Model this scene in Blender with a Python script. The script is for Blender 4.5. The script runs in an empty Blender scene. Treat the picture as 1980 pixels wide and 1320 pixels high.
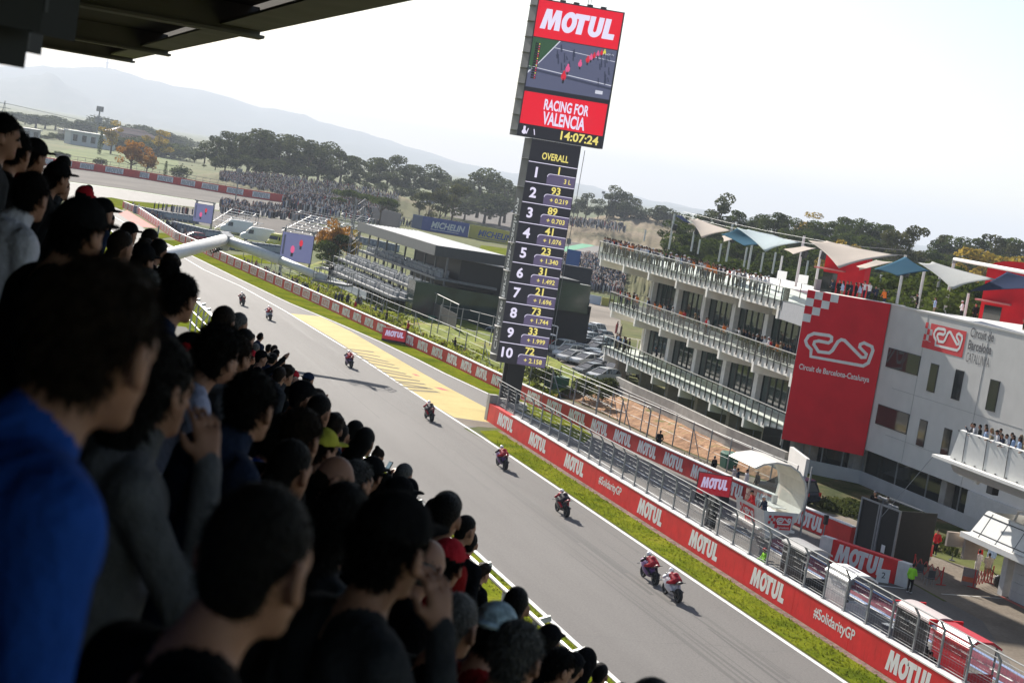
import bpy, bmesh, math, random
import numpy as np
from mathutils import Vector, Matrix
# ---------------------------------------------------------------- camera, world, sun, exposure
SC = bpy.context.scene
COL = SC.collection
R = math.radians
PW, PH, FPX = 1980.0, 1320.0, 3300.0          # photograph size and focal length in its pixels
ROLL, PITCH, YAW = R(9.2), R(5.3189), R(18.444)
CAM = np.array([0.0, 0.0, 20.0])
_f = np.array([math.sin(YAW) * math.cos(PITCH), math.cos(YAW) * math.cos(PITCH), -math.sin(PITCH)])
_r0 = np.array([math.cos(YAW), -math.sin(YAW), 0.0])
_d0 = np.cross(_f, _r0)
_r = math.cos(ROLL) * _r0 - math.sin(ROLL) * _d0
_d = math.sin(ROLL) * _r0 + math.cos(ROLL) * _d0
cam_data = bpy.data.cameras.new('camera')
cam_data.sensor_width = 36.0
cam_data.lens = FPX * 36.0 / PW
cam_data.clip_start = 0.05
cam_data.clip_end = 30000.0
cam_data.dof.use_dof = True
cam_data.dof.focus_distance = 130.0
cam_data.dof.aperture_fstop = 4.5
cam = bpy.data.objects.new('camera', cam_data)
COL.objects.link(cam)
cam.matrix_world = Matrix(((_r[0], -_d[0], -_f[0], CAM[0]), (_r[1], -_d[1], -_f[1], CAM[1]),
                           (_r[2], -_d[2], -_f[2], CAM[2]), (0, 0, 0, 1)))
SC.camera = cam
SUN_EL, SUN_AZ = R(28.0), R(-6.0)              # azimuth clockwise from +Y
SUN = Vector((math.sin(SUN_AZ) * math.cos(SUN_EL), math.cos(SUN_AZ) * math.cos(SUN_EL), math.sin(SUN_EL)))
EXPOSURE = 1.32
W = bpy.data.worlds.new('World')
SC.world = W
W.use_nodes = True
wn = W.node_tree.nodes
wl = W.node_tree.links
wn.clear()
sky = wn.new('ShaderNodeTexSky')
sky.sky_type = 'NISHITA'
sky.sun_disc = False
sky.sun_elevation = SUN_EL
sky.sun_rotation = SUN_AZ
sky.altitude = 100
sky.air_density = 1.0
sky.dust_density = 1.0
sky.ozone_density = 1.0
bg = wn.new('ShaderNodeBackground')
bg.inputs['Strength'].default_value = 0.058
wo = wn.new('ShaderNodeOutputWorld')
wl.new(sky.outputs[0], bg.inputs[0])
wl.new(bg.outputs[0], wo.inputs[0])
sun_data = bpy.data.lights.new('sun', 'SUN')
sun_data.energy = 4.6
sun_data.angle = R(0.55)
sun_data.color = (1.0, 0.94, 0.85)
sun = bpy.data.objects.new('sun', sun_data)
COL.objects.link(sun)
sun.rotation_euler = SUN.to_track_quat('Z', 'Y').to_euler()
SC.view_settings.view_transform = 'Standard'
SC.view_settings.look = 'None'
SC.view_settings.exposure = EXPOSURE
SC.view_settings.gamma = 1.0
SC.cycles.use_denoising = True
SC.cycles.max_bounces = 6
SC.cycles.diffuse_bounces = 4
SC.cycles.glossy_bounces = 2
SC.cycles.transmission_bounces = 3
SC.cycles.transparent_max_bounces = 12
SC.cycles.volume_bounces = 0
# ---------------------------------------------------------------- photo pixel -> place in the world
def ray(x, y):
 v = _f * FPX + _r * (x - PW / 2) + _d * (y - PH / 2)
 return v / np.linalg.norm(v)
def G(x, y, z=0.0):
 "point of the horizontal plane z seen at photo pixel x, y"
 v = ray(x, y)
 return Vector(CAM + v * ((z - CAM[2]) / v[2]))
def GX(x, y, X):
 v = ray(x, y)
 return Vector(CAM + v * (X / v[0]))
def GY(x, y, Y):
 v = ray(x, y)
 return Vector(CAM + v * (Y / v[1]))
def GD(x, y, dist):
 return Vector(CAM + ray(x, y) * dist)
def GP(x, y, A, B):
 "point of the vertical plane through A and B (xy pairs)"
 n = np.array([-(B[1] - A[1]), B[0] - A[0]])
 v = ray(x, y)
 return Vector(CAM + v * (((np.array(A[:2]) - CAM[:2]) @ n) / (v[:2] @ n)))
def PJ(p):
 q = np.array(p, float) - CAM
 z = q @ _f
 return (PW / 2 + FPX * (q @ _r) / z, PH / 2 + FPX * (q @ _d) / z)
# ---------------------------------------------------------------- materials
def S(r, g, b):
 return tuple(((c / 255) / 12.92 if c / 255 <= 0.04045 else ((c / 255 + 0.055) / 1.055) ** 2.4) for c in (r, g, b)) + (1,)
_mats = {}
def M(name, col=None, rough=0.7, var=0.12, scale=3.0, metal=0.0, bump=0.0, bscale=None, spec=0.4, trans=0.0, alpha=None, sheen=0.0):
 "principled material whose colour wanders with object-space noise"
 if name in _mats:
  return _mats[name]
 m = bpy.data.materials.new(name)
 _mats[name] = m
 m.use_nodes = True
 nt = m.node_tree
 b = nt.nodes['Principled BSDF']
 b.inputs['Roughness'].default_value = rough
 b.inputs['Metallic'].default_value = metal
 b.inputs['Specular IOR Level'].default_value = spec
 if trans:
  b.inputs['Transmission Weight'].default_value = trans
 if sheen:
  b.inputs['Sheen Weight'].default_value = sheen
 if alpha is not None:
  b.inputs['Alpha'].default_value = alpha
 c = tuple(col[:3])
 if var > 0:
  tc = nt.nodes.new('ShaderNodeTexCoord')
  nz = nt.nodes.new('ShaderNodeTexNoise')
  nz.inputs['Scale'].default_value = scale
  nz.inputs['Detail'].default_value = 5
  nt.links.new(tc.outputs['Object'], nz.inputs['Vector'])
  rp = nt.nodes.new('ShaderNodeValToRGB')
  rp.color_ramp.elements[0].position = 0.3
  rp.color_ramp.elements[1].position = 0.7
  rp.color_ramp.elements[0].color = tuple(x * (1 - var) for x in c) + (1,)
  rp.color_ramp.elements[1].color = tuple(min(1, x * (1 + var)) for x in c) + (1,)
  nt.links.new(nz.outputs['Fac'], rp.inputs[0])
  nt.links.new(rp.outputs[0], b.inputs['Base Color'])
  if bump:
   bn = nt.nodes.new('ShaderNodeBump')
   bn.inputs['Strength'].default_value = bump
   bn.inputs['Distance'].default_value = 0.05
   n2 = nz
   if bscale:
    n2 = nt.nodes.new('ShaderNodeTexNoise')
    n2.inputs['Scale'].default_value = bscale
    n2.inputs['Detail'].default_value = 4
    nt.links.new(tc.outputs['Object'], n2.inputs['Vector'])
   nt.links.new(n2.outputs['Fac'], bn.inputs['Height'])
   nt.links.new(bn.outputs[0], b.inputs['Normal'])
 else:
  b.inputs['Base Color'].default_value = c + (1,)
 return m
def EM(name, rgb, k=1.0):
 "lit screen colour: shows as about rgb at the scene exposure"
 if name in _mats:
  return _mats[name]
 m = bpy.data.materials.new(name)
 _mats[name] = m
 m.use_nodes = True
 nt = m.node_tree
 b = nt.nodes['Principled BSDF']
 b.inputs['Base Color'].default_value = (0.01, 0.01, 0.012, 1)
 b.inputs['Roughness'].default_value = 0.5
 c = S(*rgb)
 b.inputs['Emission Color'].default_value = c
 b.inputs['Emission Strength'].default_value = k / (2 ** EXPOSURE)
 return m
def mix_mat(name, cols, scale, rough=0.9, bump=0.3, bscale=8.0, stretch=(1, 1, 1), spec=0.05, detail=8, fine=0.0, fscale=40):
 "ground material: several colours through two octaves of noise"
 if name in _mats:
  return _mats[name]
 m = bpy.data.materials.new(name)
 _mats[name] = m
 m.use_nodes = True
 nt = m.node_tree
 b = nt.nodes['Principled BSDF']
 b.inputs['Roughness'].default_value = rough
 b.inputs['Specular IOR Level'].default_value = spec
 tc = nt.nodes.new('ShaderNodeTexCoord')
 mp = nt.nodes.new('ShaderNodeMapping')
 mp.inputs['Scale'].default_value = stretch
 nt.links.new(tc.outputs['Object'], mp.inputs[0])
 nz = nt.nodes.new('ShaderNodeTexNoise')
 nz.inputs['Scale'].default_value = scale
 nz.inputs['Detail'].default_value = detail
 nz.inputs['Roughness'].default_value = 0.6
 nt.links.new(mp.outputs[0], nz.inputs['Vector'])
 rp = nt.nodes.new('ShaderNodeValToRGB')
 el = rp.color_ramp.elements
 while len(el) < len(cols):
  el.new(0.5)
 for i, c in enumerate(cols):
  el[i].position = 0.3 + 0.4 * i / max(1, len(cols) - 1)
  el[i].color = tuple(c[:3]) + (1,)
 nt.links.new(nz.outputs['Fac'], rp.inputs[0])
 n2 = nt.nodes.new('ShaderNodeTexNoise')
 n2.inputs['Scale'].default_value = fscale
 n2.inputs['Detail'].default_value = 3
 nt.links.new(tc.outputs['Object'], n2.inputs['Vector'])
 last = rp.outputs[0]
 if fine:
  mr = nt.nodes.new('ShaderNodeMapRange')
  mr.inputs[1].default_value = 0.25
  mr.inputs[2].default_value = 0.75
  mr.inputs[3].default_value = 1 - fine
  mr.inputs[4].default_value = 1 + fine
  nt.links.new(n2.outputs['Fac'], mr.inputs[0])
  mx = nt.nodes.new('ShaderNodeMix')
  mx.data_type = 'RGBA'
  mx.blend_type = 'MULTIPLY'
  mx.inputs[0].default_value = 1
  nt.links.new(last, mx.inputs[6])
  nt.links.new(mr.outputs[0], mx.inputs[7])
  last = mx.outputs[2]
 nt.links.new(last, b.inputs['Base Color'])
 if bump:
  bn = nt.nodes.new('ShaderNodeBump')
  bn.inputs['Strength'].default_value = bump
  bn.inputs['Distance'].default_value = 0.1
  n3 = nt.nodes.new('ShaderNodeTexNoise')
  n3.inputs['Scale'].default_value = bscale
  n3.inputs['Detail'].default_value = 5
  nt.links.new(tc.outputs['Object'], n3.inputs['Vector'])
  nt.links.new(n3.outputs['Fac'], bn.inputs['Height'])
  nt.links.new(bn.outputs[0], b.inputs['Normal'])
 return m
def leaf_mat(name, c0, c1, tr=0.35):
 "leaves: diffuse with some light let through"
 if name in _mats:
  return _mats[name]
 m = bpy.data.materials.new(name)
 _mats[name] = m
 m.use_nodes = True
 nt = m.node_tree
 nt.nodes.clear()
 out = nt.nodes.new('ShaderNodeOutputMaterial')
 df = nt.nodes.new('ShaderNodeBsdfDiffuse')
 tl = nt.nodes.new('ShaderNodeBsdfTranslucent')
 mx = nt.nodes.new('ShaderNodeMixShader')
 mx.inputs[0].default_value = tr
 gm = nt.nodes.new('ShaderNodeNewGeometry')
 nz = nt.nodes.new('ShaderNodeTexNoise')
 nz.inputs['Scale'].default_value = 0.35
 nz.inputs['Detail'].default_value = 6
 nt.links.new(gm.outputs['Position'], nz.inputs['Vector'])
 rp = nt.nodes.new('ShaderNodeValToRGB')
 rp.color_ramp.elements[0].position = 0.32
 rp.color_ramp.elements[1].position = 0.68
 rp.color_ramp.elements[0].color = tuple(c0[:3]) + (1,)
 rp.color_ramp.elements[1].color = tuple(c1[:3]) + (1,)
 nt.links.new(nz.outputs['Fac'], rp.inputs[0])
 nt.links.new(rp.outputs[0], df.inputs[0])
 nt.links.new(rp.outputs[0], tl.inputs[0])
 nt.links.new(df.outputs[0], mx.inputs[1])
 nt.links.new(tl.outputs[0], mx.inputs[2])
 nt.links.new(mx.outputs[0], out.inputs[0])
 return m
def glass_mat(name, tint, alpha=0.35, rough=0.08):
 if name in _mats:
  return _mats[name]
 m = bpy.data.materials.new(name)
 _mats[name] = m
 m.use_nodes = True
 nt = m.node_tree
 nt.nodes.clear()
 out = nt.nodes.new('ShaderNodeOutputMaterial')
 tp = nt.nodes.new('ShaderNodeBsdfTransparent')
 tp.inputs[0].default_value = tuple(tint[:3]) + (1,)
 gl = nt.nodes.new('ShaderNodeBsdfGlossy')
 gl.inputs['Roughness'].default_value = rough
 fr = nt.nodes.new('ShaderNodeFresnel')
 fr.inputs[0].default_value = 1.45
 ad = nt.nodes.new('ShaderNodeMath')
 ad.operation = 'ADD'
 ad.inputs[1].default_value = alpha
 nt.links.new(fr.outputs[0], ad.inputs[0])
 mx = nt.nodes.new('ShaderNodeMixShader')
 nt.links.new(ad.outputs[0], mx.inputs[0])
 nt.links.new(tp.outputs[0], mx.inputs[1])
 nt.links.new(gl.outputs[0], mx.inputs[2])
 nt.links.new(mx.outputs[0], out.inputs[0])
 return m
# ---------------------------------------------------------------- mesh building
class MB:
 def __init__(self):
  self.v, self.f, self.m, self.s = [], [], [], []
 def face(self, pts, m=0):
  n = len(self.v)
  self.s.append((n, len(self.f)))
  self.v += [tuple(p) for p in pts]
  self.f.append(tuple(range(n, n + len(pts))))
  self.m.append(m)
  return self
 def add(self, vs, fs, m=0, mat=None):
  n = len(self.v)
  self.s.append((n, len(self.f)))
  if mat is not None:
   vs = [mat @ Vector(p) for p in vs]
  self.v += [tuple(p) for p in vs]
  for i, f in enumerate(fs):
   self.f.append(tuple(n + k for k in f))
   self.m.append(m[i] if isinstance(m, (list, tuple)) else m)
  return self
 def box(self, c, s, rz=0.0, m=0, mat=None):
  x, y, z = s[0] / 2, s[1] / 2, s[2] / 2
  T = Matrix.Translation(c) @ Matrix.Rotation(rz, 4, 'Z')
  if mat is not None:
   T = mat @ T
  vs = [(a * x, b * y, d * z) for d in (-1, 1) for a, b in ((-1, -1), (1, -1), (1, 1), (-1, 1))]
  return self.add(vs, [(3, 2, 1, 0), (4, 5, 6, 7), (0, 1, 5, 4), (1, 2, 6, 5), (2, 3, 7, 6), (3, 0, 4, 7)], m, T)
 def bar(self, a, b, w, h=None, m=0, up=(0, 0, 1)):
  "square bar from a to b"
  a, b = Vector(a), Vector(b)
  h = h or w
  d = (b - a)
  L = d.length
  if L < 1e-6:
   return self
  d.normalize()
  u = Vector(up)
  if abs(d.dot(u)) > 0.99:
   u = Vector((0, 1, 0))
  s = d.cross(u).normalized() * (w / 2)
  t = s.cross(d).normalized() * (h / 2)
  vs = [a - s - t, a + s - t, a + s + t, a - s + t, b - s - t, b + s - t, b + s + t, b - s + t]
  return self.add(vs, [(3, 2, 1, 0), (4, 5, 6, 7), (0, 1, 5, 4), (1, 2, 6, 5), (2, 3, 7, 6), (3, 0, 4, 7)], m)
 def tube(self, pts, r, n=8, m=0, cap=True):
  pts = [Vector(p) for p in pts]
  rs = r if isinstance(r, (list, tuple)) else [r] * len(pts)
  rings = []
  for i, p in enumerate(pts):
   d = (pts[min(i + 1, len(pts) - 1)] - pts[max(i - 1, 0)]).normalized()
   u = Vector((0, 0, 1)) if abs(d.z) < 0.95 else Vector((1, 0, 0))
   s = d.cross(u).normalized()
   t = s.cross(d).normalized()
   rings.append([p + (s * math.cos(2 * math.pi * k / n) + t * math.sin(2 * math.pi * k / n)) * rs[i] for k in range(n)])
  return self.loft(rings, m, cap)
 def loft(self, rings, m=0, cap=True, closed=True):
  n = len(rings[0])
  vs = [p for r in rings for p in r]
  fs = []
  for i in range(len(rings) - 1):
   for k in range(n if closed else n - 1):
    a, b = i * n + k, i * n + (k + 1) % n
    fs.append((a, b, b + n, a + n))
  if cap and closed:
   fs.append(tuple(reversed(range(n))))
   fs.append(tuple(range((len(rings) - 1) * n, len(rings) * n)))
  return self.add(vs, fs, m)
 def prism(self, poly, z0, z1, m=0, mat=None):
  "vertical prism over a 2-D polygon"
  n = len(poly)
  vs = [(p[0], p[1], z0) for p in poly] + [(p[0], p[1], z1) for p in poly]
  fs = [tuple(reversed(range(n))), tuple(range(n, 2 * n))] + [(i, (i + 1) % n, n + (i + 1) % n, n + i) for i in range(n)]
  return self.add(vs, fs, m, mat)
 def ball(self, c, r, n=8, m=0):
  r = r if isinstance(r, (list, tuple)) else (r, r, r)
  rings = []
  for i in range(n // 2 + 1):
   a = math.pi * i / (n // 2) - math.pi / 2
   a = max(-1.5, min(1.5, a))
   rings.append([(c[0] + r[0] * math.cos(a) * math.cos(2 * math.pi * k / n), c[1] + r[1] * math.cos(a) * math.sin(2 * math.pi * k / n), c[2] + r[2] * math.sin(a)) for k in range(n)])
  return self.loft(rings, m)
 def each(self, name, mats, parent=None):
  'every piece added becomes an object of its own'
  out = []
  for i, (v0, f0) in enumerate(self.s):
   v1, f1 = self.s[i + 1] if i + 1 < len(self.s) else (len(self.v), len(self.f))
   q = MB()
   q.v = self.v[v0:v1]
   q.f = [tuple(k - v0 for k in f) for f in self.f[f0:f1]]
   q.m = self.m[f0:f1]
   out.append(q.build(name, mats, parent))
  return out
 def build(self, name, mats, parent=None, smooth=False, mat=None):
  me = bpy.data.meshes.new(name)
  me.from_pydata([tuple(p) for p in self.v], [], self.f)
  mats = mats if isinstance(mats, (list, tuple)) else [mats]
  for q in mats:
   me.materials.append(q)
  if len(mats) > 1:
   me.polygons.foreach_set('material_index', self.m)
  if smooth:
   me.polygons.foreach_set('use_smooth', [True] * len(me.polygons))
  o = bpy.data.objects.new(name, me)
  COL.objects.link(o)
  if parent:
   o.parent = parent
  if mat is not None:
   o.matrix_local = mat
  return o
def tag(o, label=None, cat=None, group=None, kind=None):
 if label: o['label'] = label
 if cat: o['category'] = cat
 if group: o['group'] = group
 if kind: o['kind'] = kind
 return o
def thing(name, label, cat, loc=(0, 0, 0), rz=0.0, group=None):
 o = bpy.data.objects.new(name, None)
 o.empty_display_size = 0.2
 COL.objects.link(o)
 o.location = loc
 o.rotation_euler = (0, 0, rz)
 return tag(o, label, cat, group)
def dup(root, loc=None, rz=None, label=None, group=None, scale=None):
 r = root.copy()
 COL.objects.link(r)
 if loc is not None: r.location = loc
 if rz is not None: r.rotation_euler = (0, 0, rz)
 if scale is not None: r.scale = scale if isinstance(scale, (tuple, list)) else (scale,) * 3
 if label: r['label'] = label
 if group: r['group'] = group
 for ch in list(root.children):
  c = ch.copy()
  COL.objects.link(c)
  c.parent = r
  for g in ch.children:
   d = g.copy()
   COL.objects.link(d)
   d.parent = c
 return r
def frame(o, x, z):
 "matrix: local x along x, local y along z x x ... for flat writing: plane spanned by x (right) and z (up)"
 x = Vector(x).normalized()
 z = Vector(z).normalized()
 n = x.cross(z)
 return Matrix(((x[0], z[0], n[0], o[0]), (x[1], z[1], n[1], o[1]), (x[2], z[2], n[2], o[2]), (0, 0, 0, 1)))
# ---------------------------------------------------------------- writing
_txt = {}
def text_geo(s, bold=0.0, shear=0.0, space=1.0):
 k = (s, bold, shear, space)
 if k in _txt:
  return _txt[k]
 cu = bpy.data.curves.new('writing', 'FONT')
 cu.body = s
 cu.size = 1.0
 cu.offset = bold
 cu.shear = shear
 cu.space_character = space
 cu.resolution_u = 3
 o = bpy.data.objects.new('writing', cu)
 COL.objects.link(o)
 dg = bpy.context.evaluated_depsgraph_get()
 me = bpy.data.meshes.new_from_object(o.evaluated_get(dg))
 vs = np.array([v.co[:] for v in me.vertices]) if len(me.vertices) else np.zeros((0, 3))
 fs = [tuple(p.vertices) for p in me.polygons]
 bpy.data.objects.remove(o)
 bpy.data.curves.remove(cu)
 bpy.data.meshes.remove(me)
 x0, x1, y0, y1 = vs[:, 0].min(), vs[:, 0].max(), vs[:, 1].min(), vs[:, 1].max()
 vs[:, 0] -= x0
 vs[:, 1] -= y0
 vs[:, 2] = 0
 _txt[k] = (vs, fs, x1 - x0, y1 - y0)
 return _txt[k]
def put_text(mb, s, mat, w=None, h=None, cx=0, cy=0, z=0.0, m=0, bold=0.01, shear=0.0, space=1.0, align='c'):
 "writing fitted to width w and/or height h, centred on cx, cy of the plane given by mat"
 vs, fs, tw, th = text_geo(s, bold, shear, space)
 sx = w / tw if w else None
 sy = h / th if h else None
 sx = sx or sy
 sy = sy or sx
 ox = {'c': -tw * sx / 2, 'l': 0, 'r': -tw * sx}[align]
 mb.add([(cx + ox + p[0] * sx, cy - th * sy / 2 + p[1] * sy, z) for p in vs], fs, m, mat)
def _ell(cx, cy, rx, ry, a0, a1, n):
 return [(cx + rx * math.cos(R(a0 + (a1 - a0) * i / n)), cy + ry * math.sin(R(a0 + (a1 - a0) * i / n))) for i in range(n + 1)]
def oil_word():
 "heavy slanted capitals M O T U L, height 1"
 L = []
 x = 0
 L.append([(0, 0), (.14, 1), (.50, 1), (.60, .50), (.72, 1), (1.08, 1), (1.20, 0), (.86, 0), (.82, .52), (.68, 0), (.50, 0), (.36, .52), (.33, 0)])
 o1 = _ell(1.66, .5, .45, .53, -90, 90, 10)
 i1 = _ell(1.66, .5, .15, .25, 90, -90, 10)
 L.append(o1 + i1)
 o2 = _ell(1.66, .5, .45, .53, 90, 270, 10)
 i2 = _ell(1.66, .5, .15, .25, 270, 90, 10)
 L.append(o2 + i2)
 L.append([(x + 1.92, y) for x, y in ((0, 1), (0, .74), (.26, .74), (.26, 0), (.62, 0), (.62, .74), (.88, .74), (.88, 1))])
 L.append([(x + 2.84, y) for x, y in [(0, 1)] + _ell(.42, .36, .42, .38, 180, 360, 10) + [(.84, 1), (.52, 1)] + _ell(.42, .34, .10, .10, 360, 180, 6) + [(.32, 1)]])
 L.append([(x + 3.76, y) for x, y in ((0, 1), (0, 0), (.72, 0), (.72, .28), (.34, .28), (.34, 1))])
 return L, 4.48
_OIL, _OILW = oil_word()
def put_oil(mb, mat, w, h, cx=0, cy=0, z=0.0, m=0, shear=0.12):
 for poly in _OIL:
  vs = [((p[0] + shear * p[1] - _OILW / 2) * w / _OILW + cx, (p[1] - 0.5) * h + cy, z) for p in poly]
  mb.add(vs, [tuple(range(len(vs)))], m, mat)
LOOP = [(330, 1215), (750, 1275), (785, 1250), (803, 1150), (790, 1120), (725, 1092), (698, 1105), (697, 1128), (758, 1180), (755, 1207), (725, 1208), (572, 1078), (545, 1072), (522, 1090), (492, 1160), (470, 1182), (385, 1174), (338, 1118), (340, 1095), (372, 1088), (450, 1102), (470, 1085), (468, 1055), (445, 1043), (325, 1030), (285, 1050), (268, 1090), (285, 1125), (325, 1160)]
def put_loop(mb, mat, w, cx=0, cy=0, z=0.0, m=0, th=0.045):
 "outline of the race track, stroked"
 k = w / 535.0
 P = [((x - 535) * k + cx, (1150 - y + (x - 535) * 0.152) * k + cy) for x, y in LOOP]
 n = len(P)
 out, inn = [], []
 for i in range(n):
  a, b, c = Vector(P[i - 1]), Vector(P[i]), Vector(P[(i + 1) % n])
  t = ((b - a).normalized() + (c - b).normalized()).normalized()
  nn = Vector((-t.y, t.x)) * (th * w / 2)
  out.append((b.x + nn.x, b.y + nn.y, z))
  inn.append((b.x - nn.x, b.y - nn.y, z))
 vs = out + inn
 mb.add(vs, [(i, (i + 1) % n, n + (i + 1) % n, n + i) for i in range(n)], m, mat)
def rect(mb, mat, x0, y0, x1, y1, z=0.0, m=0):
 mb.add([(x0, y0, z), (x1, y0, z), (x1, y1, z), (x0, y1, z)], [(0, 1, 2, 3)], m, mat)
def path_pts(pts, step):
 "resample a polyline; returns points and unit tangents"
 pts = [Vector(p) for p in pts]
 out = []
 acc = 0
 for a, b in zip(pts[:-1], pts[1:]):
  L = (b - a).length
  t = (b - a).normalized()
  while acc <= L:
   out.append((a + t * acc, t))
   acc += step
  acc -= L
 return out
# ---------------------------------------------------------------- ground, track, paint
random.seed(7)
np.random.seed(7)
GREEN = [(0.028, 0.045, 0.010), (0.06, 0.085, 0.015), (0.11, 0.12, 0.022), (0.15, 0.13, 0.04)]
mGRASS = mix_mat('verge_grass', [(0.07, 0.095, 0.008), (0.115, 0.142, 0.011), (0.16, 0.178, 0.014), (0.21, 0.205, 0.025)], 0.35, spec=0.0, bump=0.5, bscale=6, fine=0.4, fscale=7)
mGRASSF = mix_mat('verge_grass_far', [(0.065, 0.09, 0.006), (0.11, 0.135, 0.009), (0.15, 0.165, 0.012), (0.19, 0.182, 0.02)], 0.3, bump=0.0, spec=0.0, fine=0.35, fscale=3)
mFIELD = mix_mat('field', [(0.04, 0.055, 0.014), (0.07, 0.09, 0.02), (0.11, 0.115, 0.035), (0.15, 0.125, 0.06)], 0.03, bump=0.5, bscale=1.5, fine=0.3, fscale=0.6)
mASPH = mix_mat('track_asphalt', [(0.115, 0.106, 0.100), (0.135, 0.125, 0.118), (0.152, 0.142, 0.134)], 0.25, rough=0.8, bump=0.25, bscale=60, stretch=(1, 0.10, 1), spec=0.2, fine=0.16, fscale=9)
mPIT = mix_mat('pit_asphalt', [(0.09, 0.083, 0.078), (0.12, 0.11, 0.10), (0.15, 0.137, 0.125)], 0.22, rough=0.7, bump=0.2, bscale=40, stretch=(1, 0.25, 1), spec=0.15, fine=0.15, fscale=6)
mPADDOCK = mix_mat('paddock_asphalt', [(0.13, 0.108, 0.086), (0.19, 0.16, 0.128), (0.23, 0.2, 0.165)], 0.18, rough=0.85, bump=0.2, bscale=30, fine=0.16, fscale=5)
mGRAVEL = mix_mat('gravel', [(0.085, 0.075, 0.068), (0.115, 0.102, 0.092), (0.15, 0.132, 0.118)], 0.05, bump=0.4, bscale=3, fine=0.12, fscale=1.5)
mDIRT = mix_mat('bare_dirt', [(0.16, 0.085, 0.045), (0.27, 0.15, 0.085), (0.36, 0.21, 0.12), (0.10, 0.12, 0.03)], 0.45, bump=1.0, bscale=1.6, fine=0.35, fscale=3)
mWLINE = mix_mat('white_paint', [(0.55, 0.54, 0.51), (0.70, 0.69, 0.66), (0.78, 0.77, 0.74)], 1.2, rough=0.7, bump=0.1, fine=0.12, fscale=8)
mYELL = mix_mat('yellow_paint', spec=0.1, cols=[(0.40, 0.305, 0.105), (0.47, 0.365, 0.13), (0.52, 0.405, 0.155)], scale=0.35, rough=0.75, bump=0.1, fine=0.10, fscale=6)
mREDP = mix_mat('red_paint', [(0.42, 0.12, 0.10), (0.52, 0.17, 0.14)], 0.4, rough=0.75, bump=0.1, fine=0.15)
mMAROON = mix_mat('maroon_paint', [(0.11, 0.03, 0.045), (0.17, 0.05, 0.07), (0.21, 0.075, 0.09)], 0.5, rough=0.75, bump=0.1, fine=0.2)
mBLUEP = mix_mat('blue_paint', [(0.20, 0.26, 0.42), (0.28, 0.34, 0.5)], 0.6, rough=0.7, bump=0.1, fine=0.2)
mKERBG = mix_mat('pale_green_paint', [(0.42, 0.50, 0.40), (0.55, 0.6, 0.5)], 0.2, rough=0.7, bump=0.0)
def sheet(name, pts, z, m, kind='structure', px=True):
 b = MB()
 P = [G(x, y, 0) if px else Vector((x, y, 0)) for x, y in pts]
 b.face([(p.x, p.y, z) for p in P])
 bm = bmesh.new()
 o = b.build(name, m)
 me = o.data
 bm.from_mesh(me)
 bmesh.ops.triangulate(bm, faces=bm.faces[:])
 for f in bm.faces:
  if f.normal.z < 0:
   f.normal_flip()
 bm.to_mesh(me)
 bm.free()
 return tag(o, kind=kind)
def strip(name, line, w, z, m, kind='structure', off=0.0):
 "band of width w along a ground polyline (world xy)"
 L, Rr = [], []
 for i, p in enumerate(line):
  a, c = Vector(line[max(0, i - 1)]), Vector(line[min(len(line) - 1, i + 1)])
  t = (c - a).normalized()
  n = Vector((-t.y, t.x))
  p = Vector(p) + n * off
  L.append((p + n * w / 2))
  Rr.append((p - n * w / 2))
 b = MB()
 vs = [(p.x, p.y, z) for p in L] + [(p.x, p.y, z) for p in Rr]
 k = len(L)
 b.add(vs, [(i, k + i, k + i + 1, i + 1) for i in range(k - 1)])
 return tag(b.build(name, m), kind=kind)
def g2(*pts):
 return [(G(x, y).x, G(x, y).y) for x, y in pts]
# one sheet to the horizon
b = MB()
n = 24
xs = [-18000 * (1 - i / n) ** 3 for i in range(n)] + [18000 * (i / n) ** 3 for i in range(n + 1)]
ys = [-600 + 18600 * (i / 40) ** 2.4 for i in range(41)]
vs = [(x, y, 0.0) for y in ys for x in xs]
nx = len(xs)
b.add(vs, [(j * nx + i, j * nx + i + 1, (j + 1) * nx + i + 1, (j + 1) * nx + i) for j in range(40) for i in range(nx - 1)])
ground = tag(b.build('ground', mFIELD), kind='structure')
# the straight and the run to the first corner
right_edge = [(960, 767), (863, 722), (810, 695), (736, 660), (651, 623), (564, 587), (526, 569), (463, 539), (400, 508), (310, 464), (290, 452), (283, 446), (243, 409), (183, 384), (150, 368)]
re_w = g2(*right_edge)
asph = [(28.45, -40), (28.45, 140), (28.0, 200), (27.0, 260), (25, 340), (21, 420), (14, 520), (14, 560)] + list(reversed(re_w)) + [(44.6, 134.2), (44.6, 133), (40.0, 128.5), (40.75, 120), (40.75, -40)]
sheet('race_track', asph, 0.012, mASPH, px=False)
turn = [(60, 341), (135, 352), (240, 366), (380, 388), (560, 412), (640, 424), (640, 436), (560, 426), (470, 412), (345, 397), (250, 388), (183, 384), (120, 372), (60, 360)]
sheet('corner_track', turn, 0.010, mASPH)
sheet('gravel_trap', [(40, 316), (120, 322), (270, 342), (400, 364), (545, 388), (640, 402), (640, 424), (560, 411), (380, 387), (240, 365), (135, 351), (40, 338)], 0.008, mGRAVEL)
strip('corner_kerb', g2((135, 353), (240, 366.5), (380, 388.5), (470, 400)), 2.6, 0.03, mKERBG)
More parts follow.
